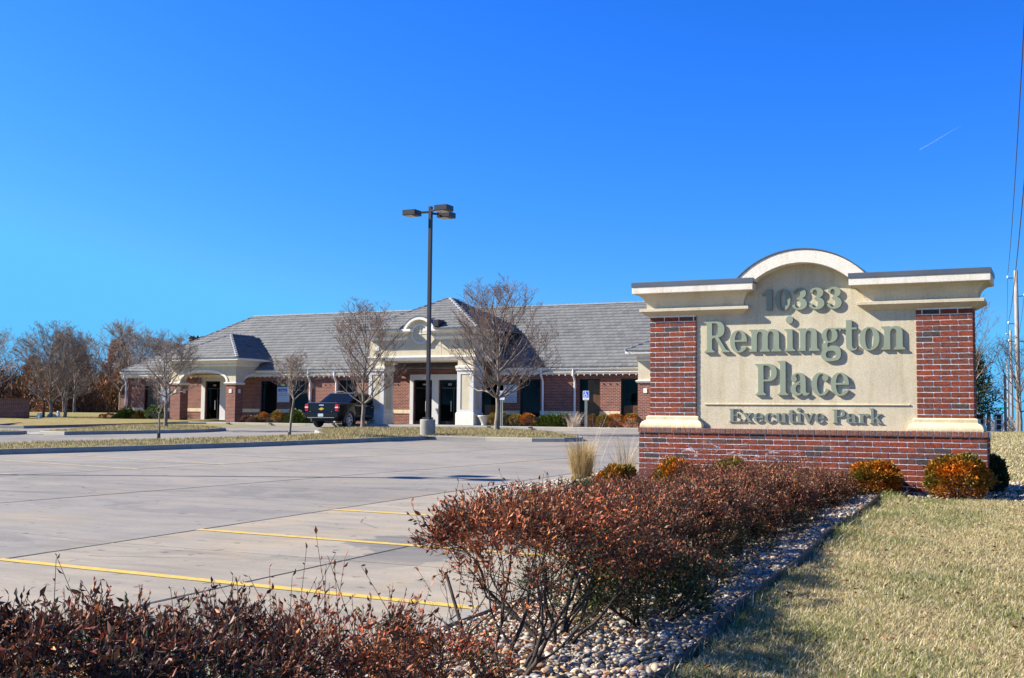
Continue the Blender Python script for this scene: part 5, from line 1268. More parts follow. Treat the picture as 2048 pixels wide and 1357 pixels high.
    tile_roof([(0, 0), (hf + ex_len, 0), (ex_len, L2), (0, L2)], (ex0, ey + hf + ex_len, zr), (0, -1, 0), (hf, 0, hh), 'porch_roof_tiles', seed=10)
    ridge_caps((ex0, ey, zr + .03), ((ex0 + ex1) / 2, apy, zr + hh + .03), 'hip_tiles'); ridge_caps((ex1, ey, zr + .03), ((ex0 + ex1) / 2, apy, zr + hh + .03), 'hip_tiles')
    ridge_caps(((ex0 + ex1) / 2, apy, zr + hh + .03), ((ex0 + ex1) / 2, apy + 2.3, zr + hh + .03), 'hip_tiles')
porch(0.0); porch(31.10)
# ---------------------------------------------------------------- wall signs
navy = flat('deep_blue_print', (0.02, 0.08, 0.42), .5, var=.02); ink = flat('dark_print', (0.04, 0.05, 0.06), .6, var=.02); gsign = flat('dark_green_board', (0.02, 0.06, 0.045), .5, var=.05); pale = flat('pale_sign_board', (0.50, 0.55, 0.56), .5, var=.04); cream_p = flat('cream_print', (0.6, 0.55, 0.25), .5, var=.02)
def plaque(x0, x1, z0, z1, label, y=YW - .07):
    r_ = root('wall_sign', ((x0 + x1) / 2, y, z0), label, 'sign'); bm_box(x0, x1, y, YW - .003, z0, z1).build('board', pale, r_, bevel=.01); return r_
pa = plaque(-44.0, -43.08, 2.19, 3.13, 'pale wall sign with blue name strip and green arched top beside left porch')
cx_ = -43.54
MB().prism([(cx_ - .40, 3.14), (cx_ + .40, 3.14), (cx_ + .40, 3.24), (cx_ + .2, 3.40), (cx_ - .2, 3.40), (cx_ - .40, 3.24)], 'y', YW - .06, YW - .004).build('arched_top', gsign, pa)
MB().prism([(cx_ + .17 * cos(a) - .03, 3.26 + .08 * sin(a)) for a in np.linspace(0, 2 * pi, 20)[:-1]], 'y', YW - .066, YW - .0605).build('oval_emblem', cream_p, pa)
bm_box(cx_ - .37, cx_ + .37, YW - .078, YW - .0705, 2.86, 3.03).build('name_strip', navy, pa)
txt('Preferred', cx_, 2.90, YW - .082, .085, M['white'], pa)
pb = plaque(-28.33, -27.50, 2.22, 3.22, 'pale wall sign printed with rows of small text beside the entrance portico')
def rows(cx, half_w, zz, parent, h=.03):
    mb = MB(); r_ = random.Random(int(cx * 100))
    for z in zz:
        x = cx - half_w * r_.uniform(.7, 1)
        while x < cx + half_w * .95: w_ = r_.uniform(.02, .07); mb.box(x, x + w_, YW - .0765, YW - .0705, z, z + h * r_.uniform(.6, 1)); x += w_ + r_.uniform(.012, .03)
    mb.build('print', ink, parent)['kind'] = 'stuff'
txt('Team Rx', -27.91, 2.96, YW - .075, .085, ink, pb); rows(-27.91, .34, (2.84, 2.76, 2.60, 2.50, 2.40, 2.30), pb)
rows(cx_, .34, (2.74, 2.62), pa)
pc = plaque(-53.45, -52.75, 2.19, 3.16, 'white wall sign half hidden behind the small island tree')
rows(-53.1, .25, (2.9, 2.7, 2.5), pc)
# dumpster enclosure and low screen wall
de = root('brick_enclosure', (-63.2, 52.9, .6), 'dark red brick refuse enclosure standing at the edge of the drive', 'wall')
MB().prism([(-74.0, 48.2), (-61.5, 53.75), (-61.75, 54.05), (-74.1, 48.6)], 'z', .45, 2.30).build('enclosure_wall', M['wbrick2'], de)
MB().prism([(-74.05, 48.1), (-61.45, 53.68), (-61.75, 54.12), (-74.15, 48.65)], 'z', 2.302, 2.37).build('coping', M['wbrick2'], de)
sw_ = root('screen_wall', (-57.4, 58.4, SW), 'low brown brick screen wall beside the far end of the office building', 'wall')
bm_box(-58.3, -56.9, 58.6, 58.9, .7, 2.55).build('wall_body', M['wbrick2'], sw_); bm_box(-58.35, -56.85, 58.55, 58.95, 2.552, 2.62).build('coping', M['wbrick2'], sw_)
# ================================================================ TREES AND PLANTS
def tree_segs(seed, H, R, th, tr, limbs=12, up=0.10, wig=0.16, lean=(0, 0), zlow=0.9, lv=4, dens=1.0, twig_r=.006, fork=1.0, crown_z=0.42, tilt=(38, 62)):
    """bare tree: trunk, limbs that reach an egg-shaped outline, three orders of twigs. Returns (trunk segs, twig segs)"""
    r = random.Random(seed); T = []; W_ = []
    cz = th * zlow + (H - th * zlow) * crown_z
    def env(x, y, z):
        hz = (H - cz) if z > cz else (cz - th * zlow * .9)
        return (x * x + y * y) / (R * R) + ((z - cz) / hz) ** 2
    def unit(v): m = sqrt(v[0] ** 2 + v[1] ** 2 + v[2] ** 2) + 1e-9; return (v[0] / m, v[1] / m, v[2] / m)
    def grow(p, d, Ln, rad, l):
        n = max(3, int(Ln / (.34 if l < 2 else .17 if l == 2 else .11))); n = min(n, 12); st = Ln / n; r0 = rad
        kids = {0: 0, 1: int(9 * dens), 2: int(6 * dens), 3: int(4 * dens), 4: 0}[min(l, 4)] if l < lv else 0
        at = sorted(r.uniform(.18, .98) for _ in range(kids)); ai = 0
        for i in range(n):
            d = unit((d[0] + r.gauss(0, wig), d[1] + r.gauss(0, wig), d[2] + r.gauss(0, wig * .7) + up))
            q = (p[0] + d[0] * st, p[1] + d[1] * st, p[2] + d[2] * st); r1 = max(twig_r * .8, rad * (1 - (i + 1) / n * .75))
            (T if l <= 1 and r0 > .02 else W_).append((*p, *q, r0, r1))
            while ai < len(at) and at[ai] <= (i + 1) / n:
                ai += 1
                az = r.uniform(0, 2 * pi); an = radians(r.uniform(24, 58)); a_ = unit((cos(az), sin(az), 0.15)); 
                dd = unit(tuple(d[k] * cos(an) + a_[k] * sin(an) for k in range(3)))
                if dd[2] < -.25: continue
                L2 = Ln * r.uniform(.28, .55) * (1.1 - .4 * (i / n)); L2 = max(L2, .22)
                grow(q, dd, L2, max(twig_r, r1 * r.uniform(.42, .62)), l + 1)
            p = q; r0 = r1
            if env(q[0] - lean[0] * q[2], q[1] - lean[1] * q[2], q[2]) > 1.12 and i > 0: break
    # trunk
    p = (0, 0, 0); n = 5; rad = tr; pts = [(0, 0, -.05)]
    for i in range(n):
        q = (p[0] + r.gauss(0, .015) * H / 6 + lean[0] * th / n, p[1] + r.gauss(0, .015) * H / 6 + lean[1] * th / n, p[2] + th / n)
        T.append((*((p[0], p[1], p[2] - .06) if i == 0 else p), *q, rad * (1.28 if i == 0 else 1), rad * .94)); rad *= .94; p = q
    # leader and limbs
    top = p; lead = H * .93 - th; m = 8; lp = p; lr = rad * .8; leader = [p]
    for i in range(m):
        q = (lp[0] + r.gauss(0, .06), lp[1] + r.gauss(0, .06), lp[2] + lead / m); T.append((*lp, *q, lr, lr * .8)); lr *= .8; lp = q; leader.append(q)
    for k in range(limbs):
        f = (k / limbs) ** 1.15; j = min(m - 1, int(f * m * .82)); s = leader[j]; az = k * 2.399 + r.uniform(-.4, .4); tl = radians(r.uniform(*tilt) * (1 - .55 * f))
        d = (sin(tl) * cos(az), sin(tl) * sin(az), cos(tl)); t = .1
        while env(s[0] + d[0] * t, s[1] + d[1] * t, s[2] + d[2] * t) < 1 and t < H: t += .1
        grow(s, d, max(.6, t * 1.02), max(.012, rad * r.uniform(.42, .62) * (1 - .5 * f)), 1)
    return T, W_
TM = {}
def bare_tree(name, loc, label, key, mats=('bark', 'twig'), rz=0.0, sc=1.0, group=None, **kw):
    if key not in TM:
        a, b = tree_segs(**kw); TM[key] = (segs_mesh('trunk', a, M[mats[0]], 6), segs_mesh('crown', b, M[mats[1]], 3))
    t = root(name, loc, label, 'tree', group); t.rotation_euler.z = rz; t.scale = (sc, sc, sc)
    link('trunk', TM[key][0], t); link('crown', TM[key][1], t); return t
zt1 = lambda x, y: lotz(y) + .18
bare_tree('pear_tree', (-30.5, 46.4, .84), 'bare rounded tree on the island in front of the black pickup', 'T1', ('bark', 'twig_red'), seed=4, H=5.95, R=2.0, th=1.15, tr=.105, limbs=26, up=.09, wig=.13, dens=.98, zlow=.72, crown_z=.38, tilt=(50, 76), twig_r=.0065)
bare_tree('pear_tree', (-22.6, 45.1, .83), 'largest bare island tree, tall rounded crown right of the lamp post', 'T2', ('bark', 'twig_red'), seed=9, H=6.45, R=2.7, th=1.45, tr=.125, limbs=34, up=.085, wig=.13, dens=.98, zlow=.62, crown_z=.38, tilt=(55, 82), twig_r=.0065)
bare_tree('pear_tree', (-38.9, 42.1, .75), 'bare wide-crowned tree on the small island before the arched porch', 'T0', ('bark', 'twig'), seed=17, H=4.35, R=1.75, th=1.5, tr=.095, limbs=24, up=.06, wig=.20, dens=.95, zlow=.70, crown_z=.45, tilt=(48, 75), twig_r=.006)
bare_tree('young_tree', (-28.4, 30.4, .64), 'thin crooked young tree with a black trunk guard on the grass strip', 'S1', ('bark', 'twig_pale'), seed=23, H=1.95, R=.66, th=.85, tr=.035, limbs=8, up=.05, wig=.28, dens=.6, zlow=1.2, twig_r=.005, lv=3)
bare_tree('young_tree', (-26.2, 34.9, .66), 'slim young tree leaning slightly on the grass strip beside the pale wall sign', 'S2', ('bark', 'twig_pale'), seed=31, H=2.85, R=.95, th=1.35, tr=.05, limbs=12, up=.06, wig=.27, lean=(.09, .02), dens=.85, zlow=1.0, twig_r=.0055, lv=4)
for (x, y, z) in ((-28.4, 30.4, .63), (-26.2, 34.9, .65)):
    g = MB().tube([(x, y, z), (x, y, z + .17)], [.06, .055], 10).build('trunk_guard', M['bronze']); tag(g, 'black plastic guard round the foot of the ' + ('crooked' if x < -27 else 'leaning') + ' young tree', 'trunk guard')
# tree line on the left
bare_tree('maple_tree', (-60.2, 54.4, .95), 'large bare tree with dense dome crown at the edge of the far drive', 'L1', ('bark', 'twig'), seed=41, H=6.1, R=2.75, th=1.1, tr=.14, limbs=30, up=.05, wig=.16, dens=1.05, zlow=.65, crown_z=.36, tilt=(52, 80), twig_r=.008)
bare_tree('leaning_tree', (-59.5, 54.9, .95), 'grey leaning tree with spreading limbs just behind the dense dome tree', 'L2', ('bark', 'twig_pale'), seed=43, H=5.6, R=2.7, th=1.2, tr=.13, limbs=12, up=.05, wig=.2, lean=(.12, 0), dens=.95, zlow=.7, twig_r=.008)
bare_tree('leaning_tree', (-66.8, 52.6, .9), 'pale bare tree with long rising branches at the left edge behind the enclosure', 'L3', ('bark', 'twig_pale'), seed=47, H=7.2, R=3.6, th=1.6, tr=.16, limbs=12, up=.06, wig=.18, dens=.9, zlow=.8, twig_r=.009)
bare_tree('leaning_tree', (-60.6, 61.0, 1.1), 'forked pale tree rising behind the far corner of the office building', 'L4', ('bark', 'twig_pale'), seed=53, H=6.6, R=2.9, th=1.8, tr=.13, limbs=13, up=.08, wig=.2, dens=1.0, zlow=.8, twig_r=.009)
bare_tree('snag', (-60.7, 54.25, .93), 'short dark dead trunk with a drooping branch beside the dome tree', 'L5', ('bark_dk', 'twig_dk'), seed=57, H=2.3, R=.8, th=1.2, tr=.10, limbs=4, up=-.05, wig=.2, dens=.4, zlow=.8, lv=3)
kinds = [('far_bare_tree', 'L4'), ('far_bare_tree', 'L3'), ('far_bare_tree', 'L1')]
rk = random.Random(77)
far_lab = ['bare pale tree behind the brick enclosure in the far tree line', 'bare tree showing between the enclosure and the dome tree', 'bare tree directly behind the dense dome tree', 'tallest pale crown above the far tree line', 'bare tree right of the leaning grey tree in the far tree line', 'bare tree at the left edge of the far tree line', 'bare tree nearest the office building in the far tree line', 'bare tree peeping over the low hip roof end', 'bare tree farthest left, its crown cut by the picture edge']
fars = [(-92, 66, 1.15), (-86, 71, 1.05), (-79, 74, 1.1), (-83.5, 77, 1.2), (-76, 79, 1.15), (-98, 70, 1.25), (-72, 77, 1.0), (-70, 83, 1.1), (-104, 66, 1.1)]
for i, (x, y, s) in enumerate(fars):
    k = ('L4', 'L3', 'L4', 'L2')[i % 4]
    bare_tree('far_bare_tree', (x, y, 1.3), far_lab[i], k, rz=rk.uniform(0, 6), sc=s * .96, group='bare trees in the far tree line')
# rusty evergreens / bald cypresses and undergrowth
def needle_cone(seed, H, R, n, cols, top=0.06, base=.05, shape=.85, mat='needle', size=.34):
    r = np.random.default_rng(seed); z = r.uniform(0, 1, n) ** 1.2; rad = R * ((1 - z) ** shape + top) * (0.75 + .25 * np.sin(z * 40 + r.uniform(0, 6)) * r.uniform(.4, 1, n)) * np.sqrt(r.uniform(.25, 1, n)); th_ = r.uniform(0, 6.283, n)
    rad *= 1 + .22 * np.sin(th_ * 3 + seed) + .12 * np.sin(th_ * 7 + z * 9)
    P = np.stack([rad * np.cos(th_), rad * np.sin(th_), base * H + z * H * (1 - base)], 1); D = np.stack([np.cos(th_) * .8, np.sin(th_) * .8, r.uniform(-.3, .8, n)], 1) + r.normal(0, .35, (n, 3)); D /= np.linalg.norm(D, axis=1, keepdims=True)
    c = np.array(cols)[r.integers(0, len(cols), n)] * r.uniform(.55, 1.35, (n, 1)); return leaves_mesh('crown', P, D, size * r.uniform(.5, 1.2, n), c, M[mat], .34, .3, r)
rust = [(.36, .16, .07), (.28, .12, .055), (.42, .21, .10), (.24, .12, .06), (.22, .16, .08)]
dkg = [(.035, .06, .03), (.05, .075, .035), (.09, .07, .035), (.03, .045, .025)]
CM = [needle_cone(60 + i, 1.0, .34, 2600, rust if i != 1 else dkg + rust[:1], size=.075, shape=(.8, .75, .6)[i]) for i in range(3)]
trk = segs_mesh('trunk', [(0, 0, -.03, 0, 0, .6, .022, .014)], M['bark_dk'], 6)
cyp = [(-101, 76, 6.2), (-96, 78, 6.8), (-91, 80, 5.6), (-88, 83, 6.6), (-84, 84, 7.2), (-81, 82, 5.4), (-78, 86, 6.8), (-75, 85, 7.4), (-72, 88, 6.4), (-94, 73, 5.2), (-86, 78, 4.4), (-76.5, 80, 4.6), (-69, 86, 7.6), (-66, 88, 7.2), (-106, 74, 6.0), (-111, 70, 6.4)]
for i, (x, y, h) in enumerate(cyp):
    k = (0, 2, 0, 1)[i % 4]; t = root('rusty_conifer' if k != 1 else 'dark_conifer', (x, y, 1.2), 'rusty brown conifer massed in the tree line beyond the field' if k != 1 else 'dark green conifer showing between the rusty trees of the far tree line', 'tree', 'rusty conifers in the far tree line' if k != 1 else 'dark conifers in the far tree line'); t.scale = (h * rk.uniform(.9, 1.3), h * rk.uniform(.9, 1.3), h); t.rotation_euler.z = rk.uniform(0, 6)
    link('crown', CM[k], t); link('trunk', trk, t)
def brush(name, n, fx, size, cols, seed):
    r = np.random.default_rng(seed); x, y, z, k = fx(r, n); P = np.stack([x, y, z], 1); D = r.normal(0, .5, (len(x), 3)); D[:, 2] = np.abs(D[:, 2]) + .6; D /= np.linalg.norm(D, axis=1, keepdims=True)
    c = np.array(cols)[r.integers(0, len(cols), len(x))] * r.uniform(.5, 1.4, (len(x), 1)); o = link(name, leaves_mesh(name, P, D, size * r.uniform(.5, 1.3, len(x)), c, M['needle'], .12, .3, r)); o['kind'] = 'stuff'
def fx1(r, n):
    t = r.uniform(0, 1, n); x = -116 + 58 * t; y = 71 + 16 * t + r.uniform(-1.0, 6, n); h = 4.2 + .9 * np.sin(x * .7) + .6 * np.sin(x * 1.9 + 2); z = 1.1 + h * r.uniform(0, 1, n) ** 1.2; return x, y, z, None
brush('thicket', 90000, fx1, .5, rust + [(.20, .15, .10), (.26, .20, .14), (.11, .10, .05), (.30, .17, .08)], 91)
# ---------------------------------------------------------------- clipped balls and junipers
def ball_mesh(seed, n, cols, fuzz=.10, flat_=.92, size=.11, mat='leaf', width=.5):
    r = np.random.default_rng(seed); D = r.normal(size=(n, 3)); D[:, 2] = np.where(D[:, 2] < -.8, -D[:, 2], D[:, 2]); D /= np.linalg.norm(D, axis=1, keepdims=True); q = r.uniform(.72, 1.0, n) ** .6
    lump = 1 + .09 * np.sin(D[:, 0] * 6 + seed) * np.cos(D[:, 1] * 5 + seed) + .06 * np.sin(D[:, 2] * 8 + seed + D[:, 0] * 3) + .08 * (r.uniform(0, 1, n) > .95)
    P = D * (q * lump)[:, None] * (1 + r.normal(0, fuzz * .4, (n, 1))); P[:, 2] = np.where(P[:, 2] < -.3, -.3 + (P[:, 2] + .3) * 1.1, P[:, 2]); P[:, 2] = P[:, 2] * flat_; L_ = D + r.normal(0, .45, (n, 3)) + np.array([[0, 0, .35]]); L_ /= np.linalg.norm(L_, axis=1, keepdims=True)
    # sun-bleached orange patches over olive green
    f = np.clip(.5 + .35 * np.sin(D[:, 0] * 4 + seed * 1.3) * np.cos(D[:, 1] * 3.2 + seed) + .25 * np.sin(D[:, 2] * 6 + seed * 2) + r.normal(0, .22, n), 0, 1)[:, None]
    a, b = np.array(cols[0]), np.array(cols[1]); c = (a * (1 - f) + b * f) * r.uniform(.4, 1.5, (n, 1)); return leaves_mesh('foliage', P, L_, size * r.uniform(.5, 1.25, n), c, M[mat], width, .35, r)
stems = segs_mesh('stems', [(0, 0, -1.0, .5 * cos(a), .5 * sin(a), .1, .03, .015) for a in np.linspace(0, 6, 7)], M['stem'], 4)
olive, orange, gold, grn, dgr = (.13, .13, .018), (.60, .17, .010), (.40, .24, .03), (.09, .14, .03), (.025, .05, .015)
def ball(x, y, z, rx, rz_, label, cols, n=2600, seed=1, size=.11, group=None, name='clipped_shrub', inner=True):
    t = root(name, (x, y, z), label, 'shrub', group)
    a = link('foliage', ball_mesh(seed, n, cols, size=size), t, (0, 0, rz_)); a.scale = (rx, rx, rz_); a.rotation_euler.z = seed
    b = link('stems', stems, t, (0, 0, rz_)); b.scale = (rx, rx, rz_); return t
for (x, y, rx, rz_, lab, cols, sd, n) in (
    (-5.30, 14.15, .27, .31, 'orange-green clipped ball shrub at the near left corner of the sign base', (olive, orange), 3, 9000),
    (-4.55, 14.25, .30, .33, 'olive and orange clipped ball showing over the hedge left on the sign base', (olive, orange), 5, 7000),
    (-3.82, 14.25, .24, .26, 'small yellow-tipped ball shrub almost hidden by the red hedge', (olive, gold), 6, 4000),
    (-2.06, 14.20, .295, .225, 'bright orange ball shrub between the red hedge and the lawn corner', (olive, orange), 8, 12000),
    (-1.13, 14.08, .355, .275, 'largest orange and green ball shrub under the right pillar of the sign', (olive, orange), 12, 15000),
    (-0.82, 15.05, .17, .24, 'dark shaded ball shrub tucked behind the end of the sign base', (dgr, (.04, .06, .02)), 14, 6000)):
    ball(x, y, float(terr(x, y)) - .055, rx, rz_, lab, cols, int(n * .8), sd, .15 * .30 / rx)
YB = 55.1
for (x, rx, rz_, lab, cols, sd) in (
    (-56.3, .25, .24, 'small rusty ball shrub at the far end of the wall bed', (olive, orange), 21), (-55.7, .34, .27, 'bright rust-orange ball shrub next to the spreading juniper', ((.28, .12, .02), orange), 22),
    (-51.9, .60, .52, 'tall dark green globe shrub before the arched porch pier', ((.05, .10, .02), grn), 23), (-43.3, .34, .34, 'olive ball with orange face under the first dark window right of the arched porch', (olive, orange), 24),
    (-42.1, .36, .34, 'orange-bellied ball shrub under the pale sign with the green arched top', (olive, orange), 25), (-42.35, .32, .38, 'yellow-green ball shrub just behind the orange-bellied one', (olive, gold), 26),
    (-27.75, .32, .38, 'yellow-green ball shrub beside the stone urn', (olive, gold), 27), (-27.35, .34, .40, 'round olive ball behind the blue parking sign near the urn', ((.12, .10, .02), gold), 28),
    (-26.5, .36, .36, 'golden green ball shrub left of the orange one by the downspout', (olive, gold), 29), (-25.8, .42, .38, 'large orange ball shrub at the foot of the downspout', ((.22, .13, .02), orange), 30),
    (-22.1, .30, .36, 'brown ball shrub beside the tuft of dry grass', ((.14, .08, .03), (.3, .14, .03)), 31), (-21.5, .34, .36, 'olive-gold ball shrub below the brick pier by the wide window', (olive, gold), 32),
    (-20.8, .44, .38, 'broad rusty ball shrub right of the olive-gold one', ((.16, .10, .02), orange), 33), (-19.95, .40, .40, 'green ball with orange crown next to the end pier', (grn, orange), 34)):
    ball(x, YB, SW - .05, rx, rz_, lab, cols, 2200, sd, .15)
def juniper(x0, x1_, y, z, lab, sd, h=.5, cols=((.06, .10, .015), (.16, .18, .03))):
    r = np.random.default_rng(sd); n = 3600; cx = (x0 + x1_) / 2; w = (x1_ - x0) / 2; t = root('spreading_juniper', (cx, y, z), lab, 'shrub')
    a = r.uniform(0, 6.283, n); q = np.sqrt(r.uniform(0, 1, n)); x = q * np.cos(a) * w; yy = q * np.sin(a) * .55; hh = h * (1 - q ** 2.2) * (1 + .25 * np.sin(x * 5 + sd)) * r.uniform(.3, 1.05, n)
    P = np.stack([x, yy, hh], 1); D = np.stack([np.cos(a) * .9, np.sin(a) * .7, r.uniform(.3, 1.1, n)], 1) + r.normal(0, .25, (n, 3)); D /= np.linalg.norm(D, axis=1, keepdims=True)
    f = r.uniform(0, 1, (n, 1)) ** 1.5; c = (np.array(cols[0]) * (1 - f) + np.array(cols[1]) * f) * r.uniform(.5, 1.2, (n, 1)); link('foliage', leaves_mesh('foliage', P, D, r.uniform(.12, .28, n), c, M['leaf'], .28, .3, r), t)
    link('stems', segs_mesh('stems', [(0, 0, 0, w * .8 * cos(k), .4 * sin(k), h * .4, .03, .01) for k in np.linspace(0, 6, 9)], M['stem'], 4), t)
juniper(-55.3, -53.3, YB, SW - .05, 'yellow-green spreading juniper in the wall bed near the far downspout', 1, .68); juniper(-53.6, -52.4, YB, SW - .05, 'low rusty green juniper in front of the far window', 2, .5, ((.10, .07, .02), (.2, .14, .03)))
juniper(-41.7, -39.9, YB, SW - .05, 'bright green juniper half hidden by the black pickup', 3, .68); juniper(-25.2, -23.9, YB, SW - .05, 'dark green juniper below the brick pier between two downspouts', 4, .55); juniper(-24.7, -23.3, YB, SW - .05, 'taller green juniper reaching the second downspout', 5, .72)
juniper(-44.9, -44.2, YB, SW - .05, 'low dry reddish clump beside the arched porch pier', 6, .35, ((.16, .08, .05), (.28, .16, .11))); juniper(-44.2, -43.6, YB, SW - .05, 'pale straw-coloured clump at the bed edge by the arched porch', 7, .26, ((.24, .14, .08), (.36, .22, .13)))
def dry_grass(x, y, z, h, R, n, lab, seed, col=(.50, .36, .16), name='dry_grass_clump', spread=.28, w=.010):
    r = np.random.default_rng(seed); t = root(name, (x, y, z), lab, 'ornamental grass'); a = r.uniform(0, 6.283, n); q = np.sqrt(r.uniform(0, 1, n)) * R; hh = h * r.uniform(.35, 1.0, n) ** .8; ln = r.uniform(.05, spread, n) * hh * (.6 + q / R); b = a + r.normal(0, .5, n)
    segs_ = []; P0 = np.stack([q * np.cos(a), q * np.sin(a), 0 * q], 1); V = []; cols = []
    T_ = [0, .4, .75, 1.0]; sx = -np.sin(b) * w * .5; sy = np.cos(b) * w * .5
    for k, tt in enumerate(T_):
        c = P0 + np.stack([np.cos(b) * ln * tt ** 2, np.sin(b) * ln * tt ** 2, hh * tt * (1 - .12 * tt)], 1); ww = (1 - tt * .75); sd_ = np.stack([sx, sy, 0 * sx], 1) * ww; V += [c + sd_, c - sd_]
    V = np.stack(V, 1).reshape(-1, 3); i = np.arange(n)[:, None] * 8; F = np.concatenate([i + np.array([[2 * k, 2 * k + 1, 2 * k + 3, 2 * k + 2]]) for k in range(3)])
    cc = np.array([col]) * r.uniform(.55, 1.35, (n, 1)); link('blades', mesh_np('blades', V, F, M['dry'], col=np.repeat(cc, 8, axis=0)), t); return t
dry_grass(-6.42, 15.6, .50, .80, .13, 900, 'upright clump of straw-coloured ornamental grass left of the sign', 3, spread=.22); dry_grass(-6.38, 15.7, .50, 1.25, .20, 46, 'few tall pale flower stalks standing over the straw grass clump', 4, (.62, .52, .38), w=.005, spread=.4)
dry_grass(-5.95, 16.2, .54, .86, .13, 170, 'second wispier grass clump close to the sign base', 5, (.56, .44, .28), spread=.45, w=.007); dry_grass(-22.9, 54.6, SW - .05, 1.0, .3, 180, 'pale dry grass tuft in the wall bed below the blue parking sign', 6, (.6, .5, .4), spread=.7, w=.02)
dry_grass(.15, 15.2, .68, .5, .15, 160, 'small dry tuft at the edge of the pebbles right of the sign', 8, (.4, .26, .16), spread=.8, w=.007)
# ---------------------------------------------------------------- the red hedge, shrub by shrub
def hedge_shrub(x, y, rx, ry, top, seed, lab, twigs=1500, leaf=.030, zb=0.0, cols=None, sparse=False, shoots=14, green_low=.6, stemn=9, low=0.0, topf=.55, shl=1.0):
    r = np.random.default_rng(seed); pr_ = random.Random(seed); z0 = float(terr(x, y)) - .02; Ht = top - z0; t = root('hedge_shrub', (x, y, z0), lab, 'shrub', None)
    # main stems: crooked, forking upward and outward
    sg_ = []; tips = []
    def stem(p, d, Ln, rad, l):
        n = 5
        for i in range(n):
            d = (d[0] + pr_.gauss(0, .22), d[1] + pr_.gauss(0, .22), d[2] + pr_.gauss(0, .12) + .03); m = sqrt(sum(c * c for c in d)); d = tuple(c / m for c in d)
            q = tuple(p[k] + d[k] * Ln / n for k in range(3)); 
            q = (max(-rx, min(rx, q[0])), max(-ry, min(ry, q[1])), min(q[2], Ht * (.97 - .05 * pr_.random())))
            sg_.append((*p, *q, rad, rad * .86)); rad *= .86
            if l < 3 and pr_.random() < .62:
                a = pr_.uniform(0, 6.28); k_ = pr_.uniform(.5, 1.0); stem(q, (d[0] + cos(a) * k_, d[1] + sin(a) * k_, d[2] + .1), Ln * pr_.uniform(.45, .7), rad * .62, l + 1)
            p = q
        tips.append((p, d))
    for k in range(stemn):
        a = pr_.uniform(0, 6.28); stem((.10 * cos(a), .12 * sin(a), 0), (cos(a) * .75, sin(a) * .75, .8), Ht * pr_.uniform(.65, .95), pr_.uniform(.007, .014) * (1.25 if sparse else 1), 0)
    link('stems', segs_mesh('stems', sg_, M['stem'], 5), t)['kind'] = 'stuff'
    # twigs in the shell of a clipped, flat-topped lump
    n = twigs; th_ = r.uniform(0, 6.283, n); u = r.uniform(0, 1, n)
    if sparse:
        tp = np.array([q[0] for q in tips if q[0][2] > Ht * .45] or [tips[0][0]]); P = tp[r.integers(0, len(tp), n)] + r.normal(0, .09, (n, 3)) * np.array([[1, 1, .6]]); P[:, 2] = np.minimum(P[:, 2], Ht * (.97 + .03 * r.uniform(-1, 1, n))); nt_ = int(n * topf); rr_ = np.sqrt(r.uniform(0, 1, nt_)); P[:nt_, 0] = rx * 1.05 * rr_ * np.cos(th_[:nt_]); P[:nt_, 1] = ry * 1.15 * rr_ * np.sin(th_[:nt_]); P[:nt_, 2] = Ht * (r.uniform(.80, .97, nt_) - .10 * rr_ ** 3)
    else:
        ph = np.arccos(1 - u * 1.0); q = r.uniform(.55, 1, n) ** .5; P = np.stack([rx * .9 * np.sin(ph) ** .6 * np.cos(th_) * q, ry * .95 * np.sin(ph) ** .6 * np.sin(th_) * q, zb + (Ht - zb) * (.12 + .86 * np.cos(ph) ** .55) * q], 1)
        nb = int(n * .33); P[:nb, 0] = rx * r.uniform(-.92, .92, nb); P[:nb, 1] = ry * r.uniform(-.98, .98, nb); P[:nb, 2] = Ht * (r.uniform(.86, .98, nb) - .20 * ((P[:nb, 0] / rx) ** 4 + (P[:nb, 1] / ry) ** 4))
        P[:, 2] += .035 * np.sin(P[:, 0] * 9 + seed) + .03 * np.sin(P[:, 1] * 7 + seed * 2)
    if low > 0: nb = int(n * low); P[-nb:, 2] = r.uniform(.02, .22, nb); P[-nb:, 0] = rx * r.uniform(-.8, 1.05, nb); P[-nb:, 1] = ry * r.uniform(-1, 1, nb)
    nc = max(12, int(n / 26)); ctr = P[r.integers(0, n, nc)]; own = np.argmin(((P[:, None, :] - ctr[None]) ** 2).sum(2), 1); P = P + (ctr[own] - P) * r.uniform(.22, .74, (n, 1))      # leaves gather in sprays with dark gaps between
    D = np.stack([P[:, 0] / rx, P[:, 1] / ry, np.full(n, .45) + P[:, 2] / Ht * .5], 1) * .8 + r.normal(0, .55, (n, 3)); D /= np.linalg.norm(D, axis=1, keepdims=True)
    Lt = r.uniform(.05, .16, n) * (1.2 if sparse else 1); Q = P + D * Lt[:, None]
    # tall loose shoots
    ns = shoots; sp = np.stack([rx * r.uniform(-.8, .8, ns), ry * r.uniform(-.9, .9, ns), np.full(ns, Ht * .93)], 1); sdn = np.stack([r.normal(0, .3, ns), r.normal(0, .3, ns), np.ones(ns)], 1); sdn /= np.linalg.norm(sdn, axis=1, keepdims=True); sl_ = r.uniform(.10, .26, ns) * shl
    A = np.concatenate([P, sp]); Bp = np.concatenate([Q, sp + sdn * sl_[:, None]]); tw = np.concatenate([A, Bp, np.full((len(A), 1), .0018), np.full((len(A), 1), .0011)], 1)
    link('twigs', segs_mesh('twigs', tw, M['stem'], 3), t)['kind'] = 'stuff'
    k = 7; tt = np.tile(np.linspace(.1, 1.0, k), len(A)); AA = np.repeat(A, k, 0); BB = np.repeat(Bp, k, 0); LP = AA + (BB - AA) * tt[:, None]; dd = BB - AA; dd /= np.linalg.norm(dd, axis=1, keepdims=True) + 1e-9
